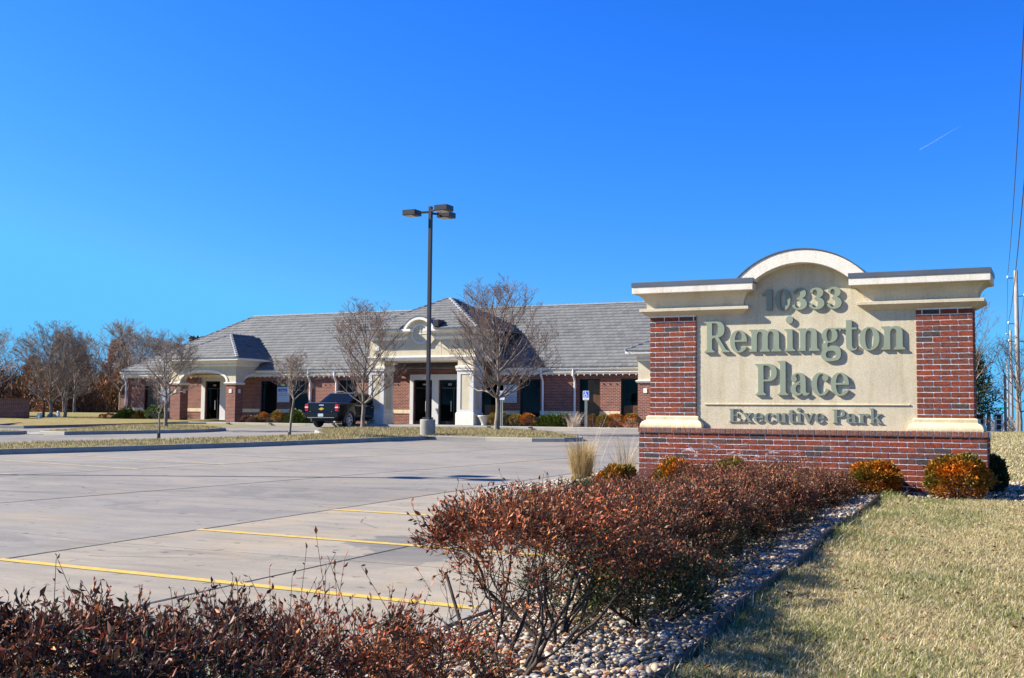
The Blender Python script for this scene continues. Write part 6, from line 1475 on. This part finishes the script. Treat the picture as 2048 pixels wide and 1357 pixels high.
    LD = dd * .75 + r.normal(0, .6, LP.shape) + np.array([[0, 0, .12]]); LD /= np.linalg.norm(LD, axis=1, keepdims=True); m = len(LP)
    keep = r.uniform(0, 1, m) < (.9 if not sparse else .8); LP, LD, tt = LP[keep], LD[keep], tt[keep]; m = len(LP)
    hgt = LP[:, 2] / Ht + r.normal(0, .10, m); cols = cols or dict(red=(.30, .07, .032), brown=(.19, .075, .036), green=(.045, .065, .018), orange=(.50, .16, .03), grey=(.20, .12, .08))
    kk_ = np.repeat(r.uniform(0, 1, len(A)), k)[keep]; wx_, wy_, wz_ = LP[:, 0] + x, LP[:, 1] + y, LP[:, 2]
    pn = .5 + .25 * np.sin(wx_ * 9 + 2 * np.sin(wy_ * 5)) + .25 * np.sin(wy_ * 8 + wz_ * 11 + 2 * np.sin(wx_ * 6))
    g = np.clip(kk_ * .6 + r.uniform(0, 1, m) * .4, 0, 1); c = np.empty((m, 3)); c[:] = cols['red']; c[g > .36] = cols['brown']; c[g > .72] = cols['grey']; c[g > .82] = cols['orange']
    pg = np.clip((green_low + .35 * (pn - .5) - hgt) * 3.2, .15, .93); isg = r.uniform(0, 1, m) * .5 + kk_ * .5 < pg; c[isg] = cols['green']; lg = isg & (r.uniform(0, 1, m) > .9); c[lg] = (.17, .19, .05)
    c *= (.60 + .80 * pn)[:, None]
    c = c * r.uniform(.55, 1.5, (m, 1)); link('leaves', leaves_mesh('leaves', LP, LD, leaf * r.uniform(.35, 1.0, m) ** .8 * np.where(r.uniform(0, 1, m) > .9, 1.5, 1.1), c, M['leaf'], .40, .30, r), t)['kind'] = 'stuff'
    return t
near = dict(red=(.20, .05, .028), brown=(.15, .06, .034), green=(.03, .048, .017), orange=(.42, .13, .03), grey=(.17, .12, .095))
org = dict(red=(.38, .085, .03), brown=(.28, .09, .035), green=(.055, .08, .025), orange=(.56, .18, .03), grey=(.24, .12, .07))
H = hedge_shrub
H(-2.85, 1.75, .52, .50, .90, 101, 'nearest hedge shrub, dense dark foliage in the bottom left corner', 2700, .032, cols=near, shoots=8, green_low=.98)
H(-2.78, 2.55, .48, .48, .885, 102, 'dark brown-leaved hedge shrub, second from the bottom left corner', 2600, .032, cols=near, shoots=10, green_low=.90)
H(-2.75, 3.22, .44, .38, .78, 103, 'thinner hedge shrub with grey twigs showing, third from the bottom left corner', 1400, .032, cols=near, shoots=16, green_low=.7, shl=1.1)
H(-2.70, 3.85, .42, .36, .70, 104, 'low open hedge shrub with tall red shoots before the yellow stall line', 520, .032, cols=org, shl=1.5, shoots=14, green_low=.35, sparse=True)
H(-2.55, 4.40, .34, .30, .50, 105, 'lowest, broken-down hedge shrub between the two taller ones', 420, .032, cols=org, shl=1.2, shoots=10, green_low=.35, sparse=True)
H(-2.56, 5.20, .42, .46, 1.07, 106, 'leggy hedge shrub with bare crooked stems and an orange-red canopy', 1150, .033, topf=.72, cols=org, shoots=10, green_low=.15, sparse=True, stemn=7)
H(-2.66, 6.05, .44, .44, 1.08, 107, 'open hedge shrub with dark stems and red top leaves, next to the leggy one', 1150, .032, topf=.74, cols=org, shoots=9, green_low=.3, sparse=True, stemn=8)
H(-2.34, 6.75, .40, .60, .68, 108, 'low green hedge shrub spreading over the pebbles beside the open one', 1700, .028, green_low=1.05, shoots=6)
lab_h = ['hedge shrub where the dense dark foliage begins, green below and red on top', 'broad red-topped hedge shrub in the middle of the row', 'rounded hedge shrub casting a lobed shadow on the lawn', 'red-brown hedge shrub just past the middle of the row', 'hedge shrub with thin shoots rising in front of the sign base', 'feathery red hedge shrub in front of the sign lettering', 'last tall red hedge shrub before the sign', 'low sprawling shrub at the far end of the red hedge']
for i, (y, top) in enumerate(((7.15, 1.02), (8.05, .96), (9.05, .99), (10.1, .93), (11.1, .96), (12.1, .93), (13.05, .95), (13.75, .76))):
    H(-2.82 + .05 * sin(i * 2.1), y, .60, .50, top, 110 + i, lab_h[i], 1500 if i == 0 else 3000 if i < 5 else 2100, .029, green_low=.72 if i < 3 else .52, shoots=6 if i < 3 else (12 if i < 5 else 40), low=.10)
H(-3.75, 13.55, .55, .42, .94, 130, 'red hedge shrub at the bend of the bed, left of the row', 1500, .028, green_low=.3, shoots=20); H(-4.65, 14.0 - .2, .5, .30, .70, 131, 'low red shrub before the left half of the sign base', 1300, .028, green_low=.3, shoots=14); H(-5.9, 14.9, .30, .25, .55, 132, 'small red shrub at the outer bend of the bed', 1000, .028, green_low=.3, shoots=10)
# right of the sign: pine, bare trees
def pine(x, y, z, h, lab):
    t = root('pine_tree', (x, y, z), lab, 'tree'); r = np.random.default_rng(7); P = []; D = []; seg = [(0, 0, 0, .1, 0, h * .95, .13, .03)]
    for k in range(46):
        zz = h * (.22 + .76 * k / 46); a = k * 2.4; Lb = 1.35 * (1 - k / 50) ** .6 * r.uniform(.6, 1.1); e = (Lb * cos(a), Lb * sin(a), zz + Lb * .25); seg.append((0, 0, zz, *e, .03, .01))
        m = 130; tq = r.uniform(.25, 1.05, m)[:, None]; q = np.array([[0, 0, zz]]) * (1 - tq) + np.array([e]) * tq + r.normal(0, .13, (m, 3)); P.append(q); D.append(r.normal(0, .6, (m, 3)) + np.array([[cos(a) * .5, sin(a) * .5, .5]]))
    P = np.concatenate(P); D = np.concatenate(D); D /= np.linalg.norm(D, axis=1, keepdims=True); f = r.uniform(0, 1, (len(P), 1)); c = (np.array([.03, .06, .025]) * (1 - f) + np.array([.12, .17, .05]) * f ** 2) * r.uniform(.6, 1.3, (len(P), 1))
    link('trunk', segs_mesh('trunk', seg, M['bark_dk'], 5), t); link('crown', leaves_mesh('crown', P, D, r.uniform(.12, .3, len(P)), c, M['needle'], .2, .3, r), t)
pine(-4.35, 65.0, .75, 4.3, 'dark green pine behind the right pillar of the sign')
bare_tree('bare_tree', (-4.6, 62.0, .7), 'pale bare tree with fine branches spreading out behind the right pillar', 'R1', ('bark', 'twig_red'), seed=61, H=6.9, R=2.6, th=1.6, tr=.12, limbs=16, up=.10, wig=.16, dens=.75, zlow=.8, twig_r=.006)
bare_tree('bare_tree', (-2.0, 62.0, .8), 'dark bare tree at the right edge beside the utility pole', 'R2', ('bark', 'twig_dk'), seed=67, H=4.7, R=1.9, th=1.1, tr=.10, limbs=14, up=.05, wig=.2, dens=.8, zlow=.8, twig_r=.006)
brush('far_brush', 2600, lambda r, n: (r.uniform(-12, -3.5, n), r.uniform(95, 100, n), -0.3 + 1.7 * r.uniform(0, 1, n) ** 1.3, None), .5, [(.28, .22, .18), (.2, .16, .13)], 93)
# ================================================================ LAMP POSTS
def lamp(x, y, label, rz=0.0):
    z = lotz(y) + (.17 if y > 20 else 0.0); t = root('lamp_post', (x, y, z), label, 'lamp post')
    MB().lathe(x, y, [(.30, z - .1), (.30, z + .56), (.28, z + .60), (.0, z + .605)], 28).build('concrete_base', M['kerb'], t, smooth=False)
    bm_box(x - .16, x + .16, y - .16, y + .16, z + .606, z + .68).build('base_cover', M['bronze'], t, bevel=.01)
    bm_box(x - .065, x + .065, y - .065, y + .065, z + .68, z + 9.0).build('pole', M['bronze'], t, bevel=.006)
    for (hx, hy, dz) in ((-.80, -.10, .0), (.76, -.30, .05), (.36, .62, -.05)):
        hx, hy = hx * cos(rz) - hy * sin(rz), hx * sin(rz) + hy * cos(rz)
        zz = z + 8.78 + dz; MB().tube([(x, y, zz), (x + hx * .5, y + hy * .5, zz)], .045, 6).build('arm', M['bronze'], t)
        hd = bm_box(x + hx - .29, x + hx + .29, y + hy - .27, y + hy + .27, zz - .115, zz + .10).build('lamp_head', M['bronze'], t, bevel=.015)
        WL[hd] = Vector((0, 0, 0)); bm_box(x + hx - .26, x + hx + .12, y + hy - .24, y + hy + .24, zz - .132, zz - .118).build('lens', M['lens'], hd)
lamp(-22.4, 38.66, 'tall dark square lamp post with three box heads on a round concrete base')
_lo = [o for o in bpy.data.objects if o.name.startswith('lamp_post')]
lamp(-22.6, 14.85, 'second lamp post outside the picture whose shadow crosses the lot', rz=.25)
# ================================================================ PARKING SIGNS
blue = flat('parking_blue', (0.01, 0.10, 0.62), .4, var=.02)
def psign(x, y, lab):
    t = root('parking_sign', (x, y, SW - .05), lab, 'sign', 'blue parking signs by the wall bed')
    for dx in (-.045, .045): bm_box(x + dx - .018, x + dx + .018, y + .01, y + .035, SW - .1, 2.78).build('post', M['galv'], t)
    MB().prism(rrect(x, 2.565, .165, .235, .04), 'y', y - .006, y + .008).build('sign_plate', M['white'], t)
    MB().prism(rrect(x, 2.615, .143, .165, .03), 'y', y - .010, y - .0065).build('blue_field', blue, t)
    w = MB()
    def bar(p, q, wd):
        a = Vector((p[0], 0, p[1])); b = Vector((q[0], 0, q[1])); d = (b - a).normalized(); s = Vector((-d.z, 0, d.x)) * wd / 2
        w.prism([(c.x + x, c.z) for c in (a - s, b - s, b + s, a + s)], 'y', y - .0135, y - .0105)
    bar((-.035, 2.72), (-.025, 2.60), .03); bar((-.025, 2.61), (.045, 2.605), .028); bar((.04, 2.61), (.075, 2.53), .028); bar((.07, 2.53), (.10, 2.535), .024); bar((-.03, 2.665), (.03, 2.66), .022)
    w.prism([(x - .035 + .026 * cos(a), 2.742 + .026 * sin(a)) for a in np.linspace(0, 2 * pi, 12)[:-1]], 'y', y - .0135, y - .0105)
    A = np.linspace(radians(115), radians(350), 18)
    for a, b in zip(A[:-1], A[1:]): w.prism([(x - .018 + r_ * cos(q), 2.555 + r_ * sin(q)) for r_, q in ((.062, a), (.086, a), (.086, b), (.062, b))], 'y', y - .0135, y - .0105)
    w.build('wheelchair_symbol', M['white'], t); txt('PARKING', x, 2.36, y - .0075, .045, blue, t)
def rrect(cx, cz, w, h, r):
    o = []
    for (sx, sz, a0) in ((1, 1, 0), (-1, 1, 90), (-1, -1, 180), (1, -1, 270)):
        for k in range(5): a = radians(a0 + k * 22.5); o.append((cx + sx * (w - r) + r * cos(a), cz + sz * (h - r) + r * sin(a)))
    return o
psign(-26.75, 53.9, 'blue wheelchair parking sign partly behind the trunk of the largest island tree'); psign(-21.95, 53.9, 'blue wheelchair parking sign standing before the brown-blinded window')
# stone urn
u = root('stone_urn', (-28.45, 55.2, SW), 'pale flared stone urn planter beside the right portico column', 'planter')
MB().lathe(-28.45, 55.2, [(.20, SW), (.20, SW + .04), (.17, SW + .07), (.21, SW + .2), (.27, SW + .36), (.33, SW + .46), (.36, SW + .50), (.36, SW + .55), (.31, SW + .555), (.30, SW + .50)], 28).build('urn_body', stucco('urn_stone', (.55, .52, .45), .05), u, smooth=True)
# utility cabinets and bins at the left
for (x, y, z, w, d, h, lab, m) in ((-60.85, 54.1, .95, .16, .16, .42, 'small white utility cabinet on the verge by the dead trunk', M['white']), (-60.35, 54.6, 1.0, .22, .2, .32, 'pale green transformer box on the verge behind the dead trunk', flat('pale_green_cabinet', (.35, .45, .38), .5)), (-60.05, 54.9, 1.0, .10, .1, .52, 'narrow white meter box beside the dome tree', M['white'])):
    t = root('utility_cabinet', (x, y, z), lab, 'utility box'); MB().prism([(x - w, z), (x + w, z), (x + w, z + h * .9), (x + w * .8, z + h), (x - w * .6, z + h), (x - w, z + h * .6)], 'y', y - d, y + d).build('cabinet_body', m, t, bevel=.03); MB().box(x - w * .9, x + w * .9, y - d - .02, y - d - .002, z + .05, z + h * .5).build('cabinet_door', m, t)
greyblue = flat('blue_grey_plastic', (.10, .16, .28), .5); palegrey = flat('pale_bin_plastic', (.42, .46, .52), .5)
for (x, y, w, h, lab, m) in ((-63.15, 52.0, .22, .42, 'grey-blue bin before the brick enclosure', greyblue), (-62.45, 52.3, .18, .22, 'low pale grey bin right of the blue one by the enclosure', palegrey), (-63.75, 51.7, .2, .40, 'blue bin at the left edge by the enclosure', greyblue)):
    z = lotz(y) + .02; t = root('refuse_bin', (x, y, z), lab, 'bin'); swept([(0, z), (.03, z + h * .9), (.05, z + h * .92)], x - w, x + w, y - w, y + w).build('bin_body', m, t); swept([(.05, z + h * .921), (.06, z + h), (.0, z + h * 1.08)], x - w, x + w, y - w, y + w).build('lid', m, t)
# dark boulder-like mound of clippings beyond the verge
# ================================================================ UTILITY POLES AND WIRES (right)
def upole(x, y, z0, top, r, lab, arms=True):
    t = root('utility_pole', (x, y, z0), lab, 'utility pole')
    MB().tube([(x, y, z0), (x, y, (z0 + top) * .5), (x, y, top)], [r * 1.15, r, r * .8], 10).build('pole_shaft', M['wood_pole'], t, smooth=True)
    if arms:
        for zz, s in ((top - .55, -1), (top - 1.9, 1), (top - 3.9, -1), (top - 5.2, 1), (top - 5.2, -1)):
            MB().tube([(x, y, zz), (x + s * .55, y, zz + .02)], .03, 5).build('cross_arm', M['bronze'], t)
            MB().lathe(x + s * .55, y, [(.05, zz + .02), (.07, zz + .08), (.03, zz + .2)], 8).build('insulator', M['white'], t)
    return t
up_list = [(-3.0, 90.3, 12.4, .17, 'nearest tall utility pole at the right edge with short side arms'), (-6.5, 171, 13.8, .19, 'second utility pole, half as tall in view as the nearest'), (-10.2, 250, 13.1, .2, 'third utility pole along the road'), (-14.3, 337, 13.0, .22, 'fourth utility pole, farthest in the line'), ]
for (x, y, tp, r, lab) in up_list: upole(x, y, -1.2 if y < 100 else -3.5, tp, r, lab, y < 180)
for k, (dx, z0_) in enumerate(((-.55, -.35), (.55, -1.7), (-.55, -3.7))):
    pts = []; P = [(1.35, -2.0), (-3.0, 90.3), (-6.5, 171), (-10.2, 250), (-14.3, 337)]; zt_ = [13.0, 12.4, 13.8, 13.1, 13.0]
    P[0] = (.75, 12.0)
    for i in range(len(P) - 1):
        for j in range(14):
            q = j / 14; sag = 1.1 * 4 * q * (1 - q); pts.append((P[i][0] + (P[i + 1][0] - P[i][0]) * q + dx, P[i][1] + (P[i + 1][1] - P[i][1]) * q, zt_[i] + (zt_[i + 1] - zt_[i]) * q + z0_ - sag))
    pts.append((P[-1][0] + dx, P[-1][1], zt_[-1] + z0_)); wr = MB().tube(pts, .016, 4).build('overhead_wire', M['wire']); tag(wr, ('topmost overhead wire crossing the upper right corner', 'middle overhead wire on the right of the pole line', 'lowest overhead wire strung on the side arms')[k], 'wire')
up0 = root('utility_pole', (.75, 12.0, .6), 'near utility pole outside the picture that carries the wires', 'utility pole'); MB().tube([(2.2, 12.0, .4), (2.2, 12, 13.4)], [.17, .13], 8).build('pole_shaft', M['wood_pole'], up0); MB().tube([(2.2, 12, 12.9), (.2, 12, 12.9)], .05, 5).build('cross_arm', M['bronze'], up0)
# street name sign
st = root('street_sign', (-4.65, 109, -1.5), 'small green street name sign between the poles at the right', 'sign'); MB().tube([(-4.6, 109, -1.5), (-4.6, 109, 2.75)], .05, 6).build('sign_post', M['galv'], st); grs = flat('street_sign_green', (.0, .30, .20), .4); bm_box(-5.15, -4.45, 108.9, 108.93, 2.42, 2.62).build('name_blade', grs, st); bm_box(-4.62, -4.58, 108.75, 109.6, 2.64, 2.80).build('name_blade', grs, st)
# white framed fence panels far right
ff = root('white_fence', (-3.9, 65.4, .7), 'white-framed horizontal rail fence under the pine behind the sign', 'fence'); 
for x in (-4.75, -3.85, -3.30, -2.98): bm_box(x - .04, x + .04, 65.3, 65.38, .5, 1.88).build('fence_post', M['white'], ff)
for z in (.95, 1.25, 1.52, 1.80): bm_box(-4.709, -3.891, 65.32, 65.36, z, z + .05).build('fence_rail', M['white'], ff); bm_box(-3.259, -3.021, 65.32, 65.36, z, z + .05).build('fence_rail', M['white'], ff)
for x0_, x1_ in ((-4.75, -3.85), (-3.30, -2.98)): bm_box(x0_ + .05, x1_ - .05, 65.5, 65.53, .6, 1.8).build('fence_board', M['frame'], ff)
tp = root('timber_post', (-3.55, 65.2, .7), 'round timber post between the two white fence frames', 'post'); MB().tube([(-3.62, 65.2, .6), (-3.62, 65.2, 2.05)], [.10, .085], 10).build('post_shaft', M['wood_pole'], tp)
tp = root('timber_post', (-2.72, 65.6, .7), 'slim grey timber post right of the white fence', 'post'); MB().tube([(-2.82, 65.6, .6), (-2.82, 65.6, 3.9)], [.07, .06], 8).build('post_shaft', M['wood_pole'], tp)
dm, dt_, db, do_ = new_mat('contrail_ice'); db.inputs['Base Color'].default_value = (.9, .9, .9, 1); db.inputs['Alpha'].default_value = .13; db.inputs['Roughness'].default_value = 1
ct = MB().tube([(-439, 4174, 945), (-400, 4191, 970), (-350, 4212, 1003), (-302, 4233, 1034)], [1.3, 1.0, .6, .15], 6).build('contrail', dm); tag(ct, 'short thin white vapour trail high in the blue sky at the right', 'contrail')
# ================================================================ BLACK PICKUP
paintm, pt_, pb_, po_ = new_mat('black_car_paint'); pb_.inputs['Base Color'].default_value = (.003, .004, .007, 1); pb_.inputs['Roughness'].default_value = .22; pb_.inputs['Coat Weight'].default_value = .45; pb_.inputs['Specular IOR Level'].default_value = .3; pb_.inputs['Coat Roughness'].default_value = .04
cglass, g1, g2, g3 = new_mat('car_glass'); g2.inputs['Base Color'].default_value = (.006, .008, .011, 1); g2.inputs['Roughness'].default_value = .12; g2.inputs['Specular IOR Level'].default_value = .12
silver = flat('silver_wheel', (.62, .63, .65), .35, .3, .05); chrome = flat('chrome', (.72, .73, .75), .3, .8, .05); tyre = flat('tyre_rubber', (.018, .018, .018), .85); cladd = flat('dark_grey_cladding', (.06, .058, .055), .5); redl = flat('red_tail_lamp', (.45, .01, .015), .15, var=.05, coat=.6); whitel = flat('reverse_lamp', (.75, .7, .68), .2); goldm = flat('gold_emblem', (.72, .46, .05), .3, .3); platem = flat('licence_plate', (.45, .53, .60), .5)
tk = root('pickup_truck', (-36.15, 50.9, .765), 'black four-door pickup truck parked before the portico, seen from behind', 'pickup truck', rz=radians(3.5)); WL[tk] = None; tk.scale = (1.05, 1.05, 1.03)
def tb(mb, name, mat, parent=tk, **k): return mb.build(name, mat, parent, local=True, **k)
Wt = 1.0
# lower body: lofted sections along the length (y forward, rear at 0)
secs = [(0.10, .95, .52, 1.28), (0.16, .985, .48, 1.30), (.6, 1.0, .46, 1.31), (1.75, 1.0, .44, 1.31), (1.95, 1.0, .44, 1.24), (3.9, 1.0, .44, 1.22), (4.35, .99, .44, 1.19), (5.1, .96, .46, 1.12), (5.45, .90, .50, 1.02), (5.58, .80, .55, .92)]
def loft(secs, name, mat, prof):
    mb = MB(); k = None
    for (y, w, z0, z1) in secs:
        ring = prof(w, z0, z1); k = len(ring); mb.v += [(p[0], y, p[1]) for p in ring]
    for i in range(len(secs) - 1):
        for j in range(k): a = i * k + j; b = i * k + (j + 1) % k; mb.f.append((a, b, b + k, a + k))
    mb.f.append(tuple(range(k - 1, -1, -1))); mb.f.append(tuple((len(secs) - 1) * k + j for j in range(k)))
    return tb(mb, name, mat, bevel=.012)
bp = lambda w, z0, z1: [(-w * .94, z0), (w * .94, z0), (w, z0 + .14), (w * 1.0, z0 + .45 * (z1 - z0)), (w * .975, z1 - .10), (w * .93, z1 - .01), (w * .88, z1), (-w * .88, z1), (-w * .93, z1 - .01), (-w * .975, z1 - .10), (-w, z0 + .45 * (z1 - z0)), (-w, z0 + .14)]
loft(secs, 'body', paintm, bp)
# cabin with sloping sail panels behind
cab = [(1.25, .86, 1.28, 1.31), (2.05, .84, 1.28, 1.83), (2.35, .82, 1.26, 1.88), (3.3, .80, 1.22, 1.89), (3.65, .79, 1.2, 1.86), (4.4, .84, 1.17, 1.22)]
cp = lambda w, z0, z1: [(-w * 1.08, z0), (w * 1.08, z0), (w * (1.08 - .17 * min(1, (z1 - z0) / .6)), z1 - .05 * min(1, (z1 - z0))), (w * .80, z1), (-w * .80, z1), (-w * (1.08 - .17 * min(1, (z1 - z0) / .6)), z1 - .05 * min(1, (z1 - z0)))]
loft(cab, 'cab', paintm, cp)
# rear window, side windows (set just proud of the cab skin)
def pane(pts, name='window', mat=cglass, th=.012):
    mb = MB(); P = [Vector(p) for p in pts]; n = (P[1] - P[0]).cross(P[2] - P[0]).normalized() * th; mb.v = [tuple(p + n) for p in P] + [tuple(p) for p in P]; k = len(P)
    mb.f = [tuple(range(k)), tuple(range(2 * k - 1, k - 1, -1))] + [(i, k + i, k + (i + 1) % k, (i + 1) % k) for i in range(k)]; return tb(mb, name, mat)
pane([(-.70, 1.35, 1.37), (.70, 1.35, 1.37), (.62, 1.98, 1.775), (-.62, 1.98, 1.775)])
for s in (-1, 1):
    def sw3(y, z, s=s):
        t = (z - 1.25) / .6; w = .90 - .12 * max(0, t); return (s * (w + .008), y, z)
    a = [sw3(2.25, 1.30), sw3(3.10, 1.29), sw3(3.08, 1.76), sw3(2.42, 1.76)]; b = [sw3(3.20, 1.29), sw3(4.12, 1.26), sw3(3.60, 1.74), sw3(3.18, 1.76)]
    for q in (a, b): pane(q if s > 0 else q[::-1], 'side_window', cglass, .02)
    pane([(s * .955, 2.02, 1.31)] + [(s * .84, 2.18, 1.70), (s * .90, 1.55, 1.36)] if s > 0 else [(s * .955, 2.02, 1.31), (s * .90, 1.55, 1.36), (s * .84, 2.18, 1.70)], 'quarter_window', cglass, .01)
    tb(MB().tube([(s * .66, 2.2, 1.89), (s * .67, 2.35, 1.955), (s * .66, 3.3, 1.965), (s * .65, 3.5, 1.89)], .022, 6), 'roof_rail', chrome)
    m = tb(MB().box(s * .98, s * 1.16, 3.86, 3.98, 1.24, 1.44), 'mirror', paintm, bevel=.03)
    for y in (2.5, 3.45): tb(MB().box(s * 1.0 - .012 if s > 0 else s * 1.0 - .01, s * 1.0 + .012, y, y + .16, 1.07, 1.10), 'door_handle', chrome)
    tb(MB().box(min(s * .985, s * 1.035), max(s * .985, s * 1.035), 1.75, 4.05, .58, .66), 'side_moulding', cladd, bevel=.01)
    tb(MB().box(min(s * .93, s * 1.08), max(s * .93, s * 1.08), 1.85, 3.95, .34, .40), 'running_board', cladd, bevel=.01)
    # tail lamps wrap the corner
    for (z0, z1, m_) in ((.93, 1.23, redl), (.86, .93, redl), (1.03, 1.09, whitel)):
        tb(MB().box(min(s * .80, s * .995), max(s * .80, s * .995), .045 if m_ is redl else .035, .20, z0, z1), 'tail_light' if m_ is redl else 'reverse_light', m_, bevel=.015 if m_ is redl else .004)
    # wheels and arches
    for y in (1.18, 4.5):
        cx = s * .86; arch = MB(); A = np.linspace(radians(-12), radians(192), 22)
        for a_ in A: arch.v += [(s * .955, y + .44 * cos(a_), .40 + .44 * sin(a_)), (s * 1.045, y + .44 * cos(a_), .40 + .44 * sin(a_)), (s * 1.03, y + .52 * cos(a_), .40 + .52 * sin(a_)), (s * .955, y + .53 * cos(a_), .40 + .53 * sin(a_))]
        for i in range(len(A) - 1): arch.f += [tuple(4 * i + j for j in q) for q in ((0, 1, 5, 4), (1, 2, 6, 5), (2, 3, 7, 6), (3, 0, 4, 7))]
        tb(arch, 'wheel_arch', cladd if y < 2 else paintm)
        wl = MB(); k = 28; prof = [(.22, -.13), (.36, -.135), (.395, -.10), (.40, 0), (.395, .10), (.36, .135), (.25, .13)]
        for (r_, o_) in prof:
            for j in range(k): a_ = 2 * pi * j / k; wl.v.append((cx + o_ * s, y + r_ * cos(a_), .40 + r_ * sin(a_)))
        for i in range(len(prof) - 1):
            for j in range(k): p = i * k + j; q = i * k + (j + 1) % k; wl.f.append((p, q, q + k, p + k))
        wl.f.append(tuple(range(k))); w_ = tb(wl, 'wheel', tyre, smooth=False)
        rm = MB()
        for j in range(7):
            a0 = 2 * pi * j / 7; 
            def pt(r_, a_, o_): return (cx + s * o_, y + r_ * cos(a_), .40 + r_ * sin(a_))
            n = len(rm.v); rm.v += [pt(.05, a0 - .5, .125), pt(.28, a0 - .17, .138), pt(.28, a0 + .17, .138), pt(.05, a0 + .5, .125), pt(.05, a0 - .5, .08), pt(.26, a0 - .13, .08), pt(.26, a0 + .13, .08), pt(.05, a0 + .5, .08)]
            rm.f += [(n, n + 1, n + 2, n + 3), (n, n + 4, n + 5, n + 1), (n + 1, n + 5, n + 6, n + 2), (n + 2, n + 6, n + 7, n + 3)]
        for j in range(28):
            a0, a1 = 2 * pi * j / 28, 2 * pi * (j + 1) / 28; n = len(rm.v); rm.v += [pt(.265, a0, .137), pt(.305, a0, .143), pt(.305, a1, .143), pt(.265, a1, .137)]; rm.f.append((n, n + 1, n + 2, n + 3))
        WL[w_] = None; rm.build('rim', silver, w_, local=True)
        hub = MB().tube([(cx + s * .08, y, .40), (cx + s * .15, y, .40)], .06, 12); hub.build('hub', chrome, w_, local=True)
# tailgate, emblem, bumper, plate
tg = tb(MB().box(-.78, .78, .055, .12, .80, 1.27), 'tailgate', paintm, bevel=.025); WL[tg] = None
MB().box(-.14, .14, .03, .056, 1.14, 1.20).build('tailgate_handle', chrome, tg, local=True, bevel=.01)
MB().prism([(-.15, .995), (-.055, 1.005), (-.055, 1.045), (.075, 1.045), (.075, 1.01), (.15, 1.005), (.13, .955), (.055, .95), (.055, .915), (-.075, .915), (-.075, .95), (-.15, .945)], 'y', .035, .054).build('emblem', goldm, tg, local=True)
for x0_ in (-.70, .58): MB().box(x0_, x0_ + .04, .045, .0545, .825, .845).build('badge', chrome, tg, local=True)
bmp = tb(MB().prism([(-1.0, .80), (1.0, .80), (1.02, .62), (.90, .50), (-.90, .50), (-1.02, .62)], 'y', -.02, .16), 'rear_bumper', paintm, bevel=.03); WL[bmp] = None
MB().box(-.80, .80, -.03, -.021, .515, .535).build('bumper_strip', chrome, bmp, local=True)
lp = MB().box(-.155, .155, -.035, -.022, .575, .73).build('licence_plate', platem, bmp, local=True)
tb(MB().box(-.80, .80, .30, 1.9, 1.305, 1.325), 'bed_cover', cladd, bevel=.01)
tb(MB().box(-.7, .7, .3, 5.2, .34, .46), 'chassis', tyre); tb(MB().box(-.95, .95, 5.4, 5.62, .45, .75), 'front_bumper', paintm, bevel=.04)
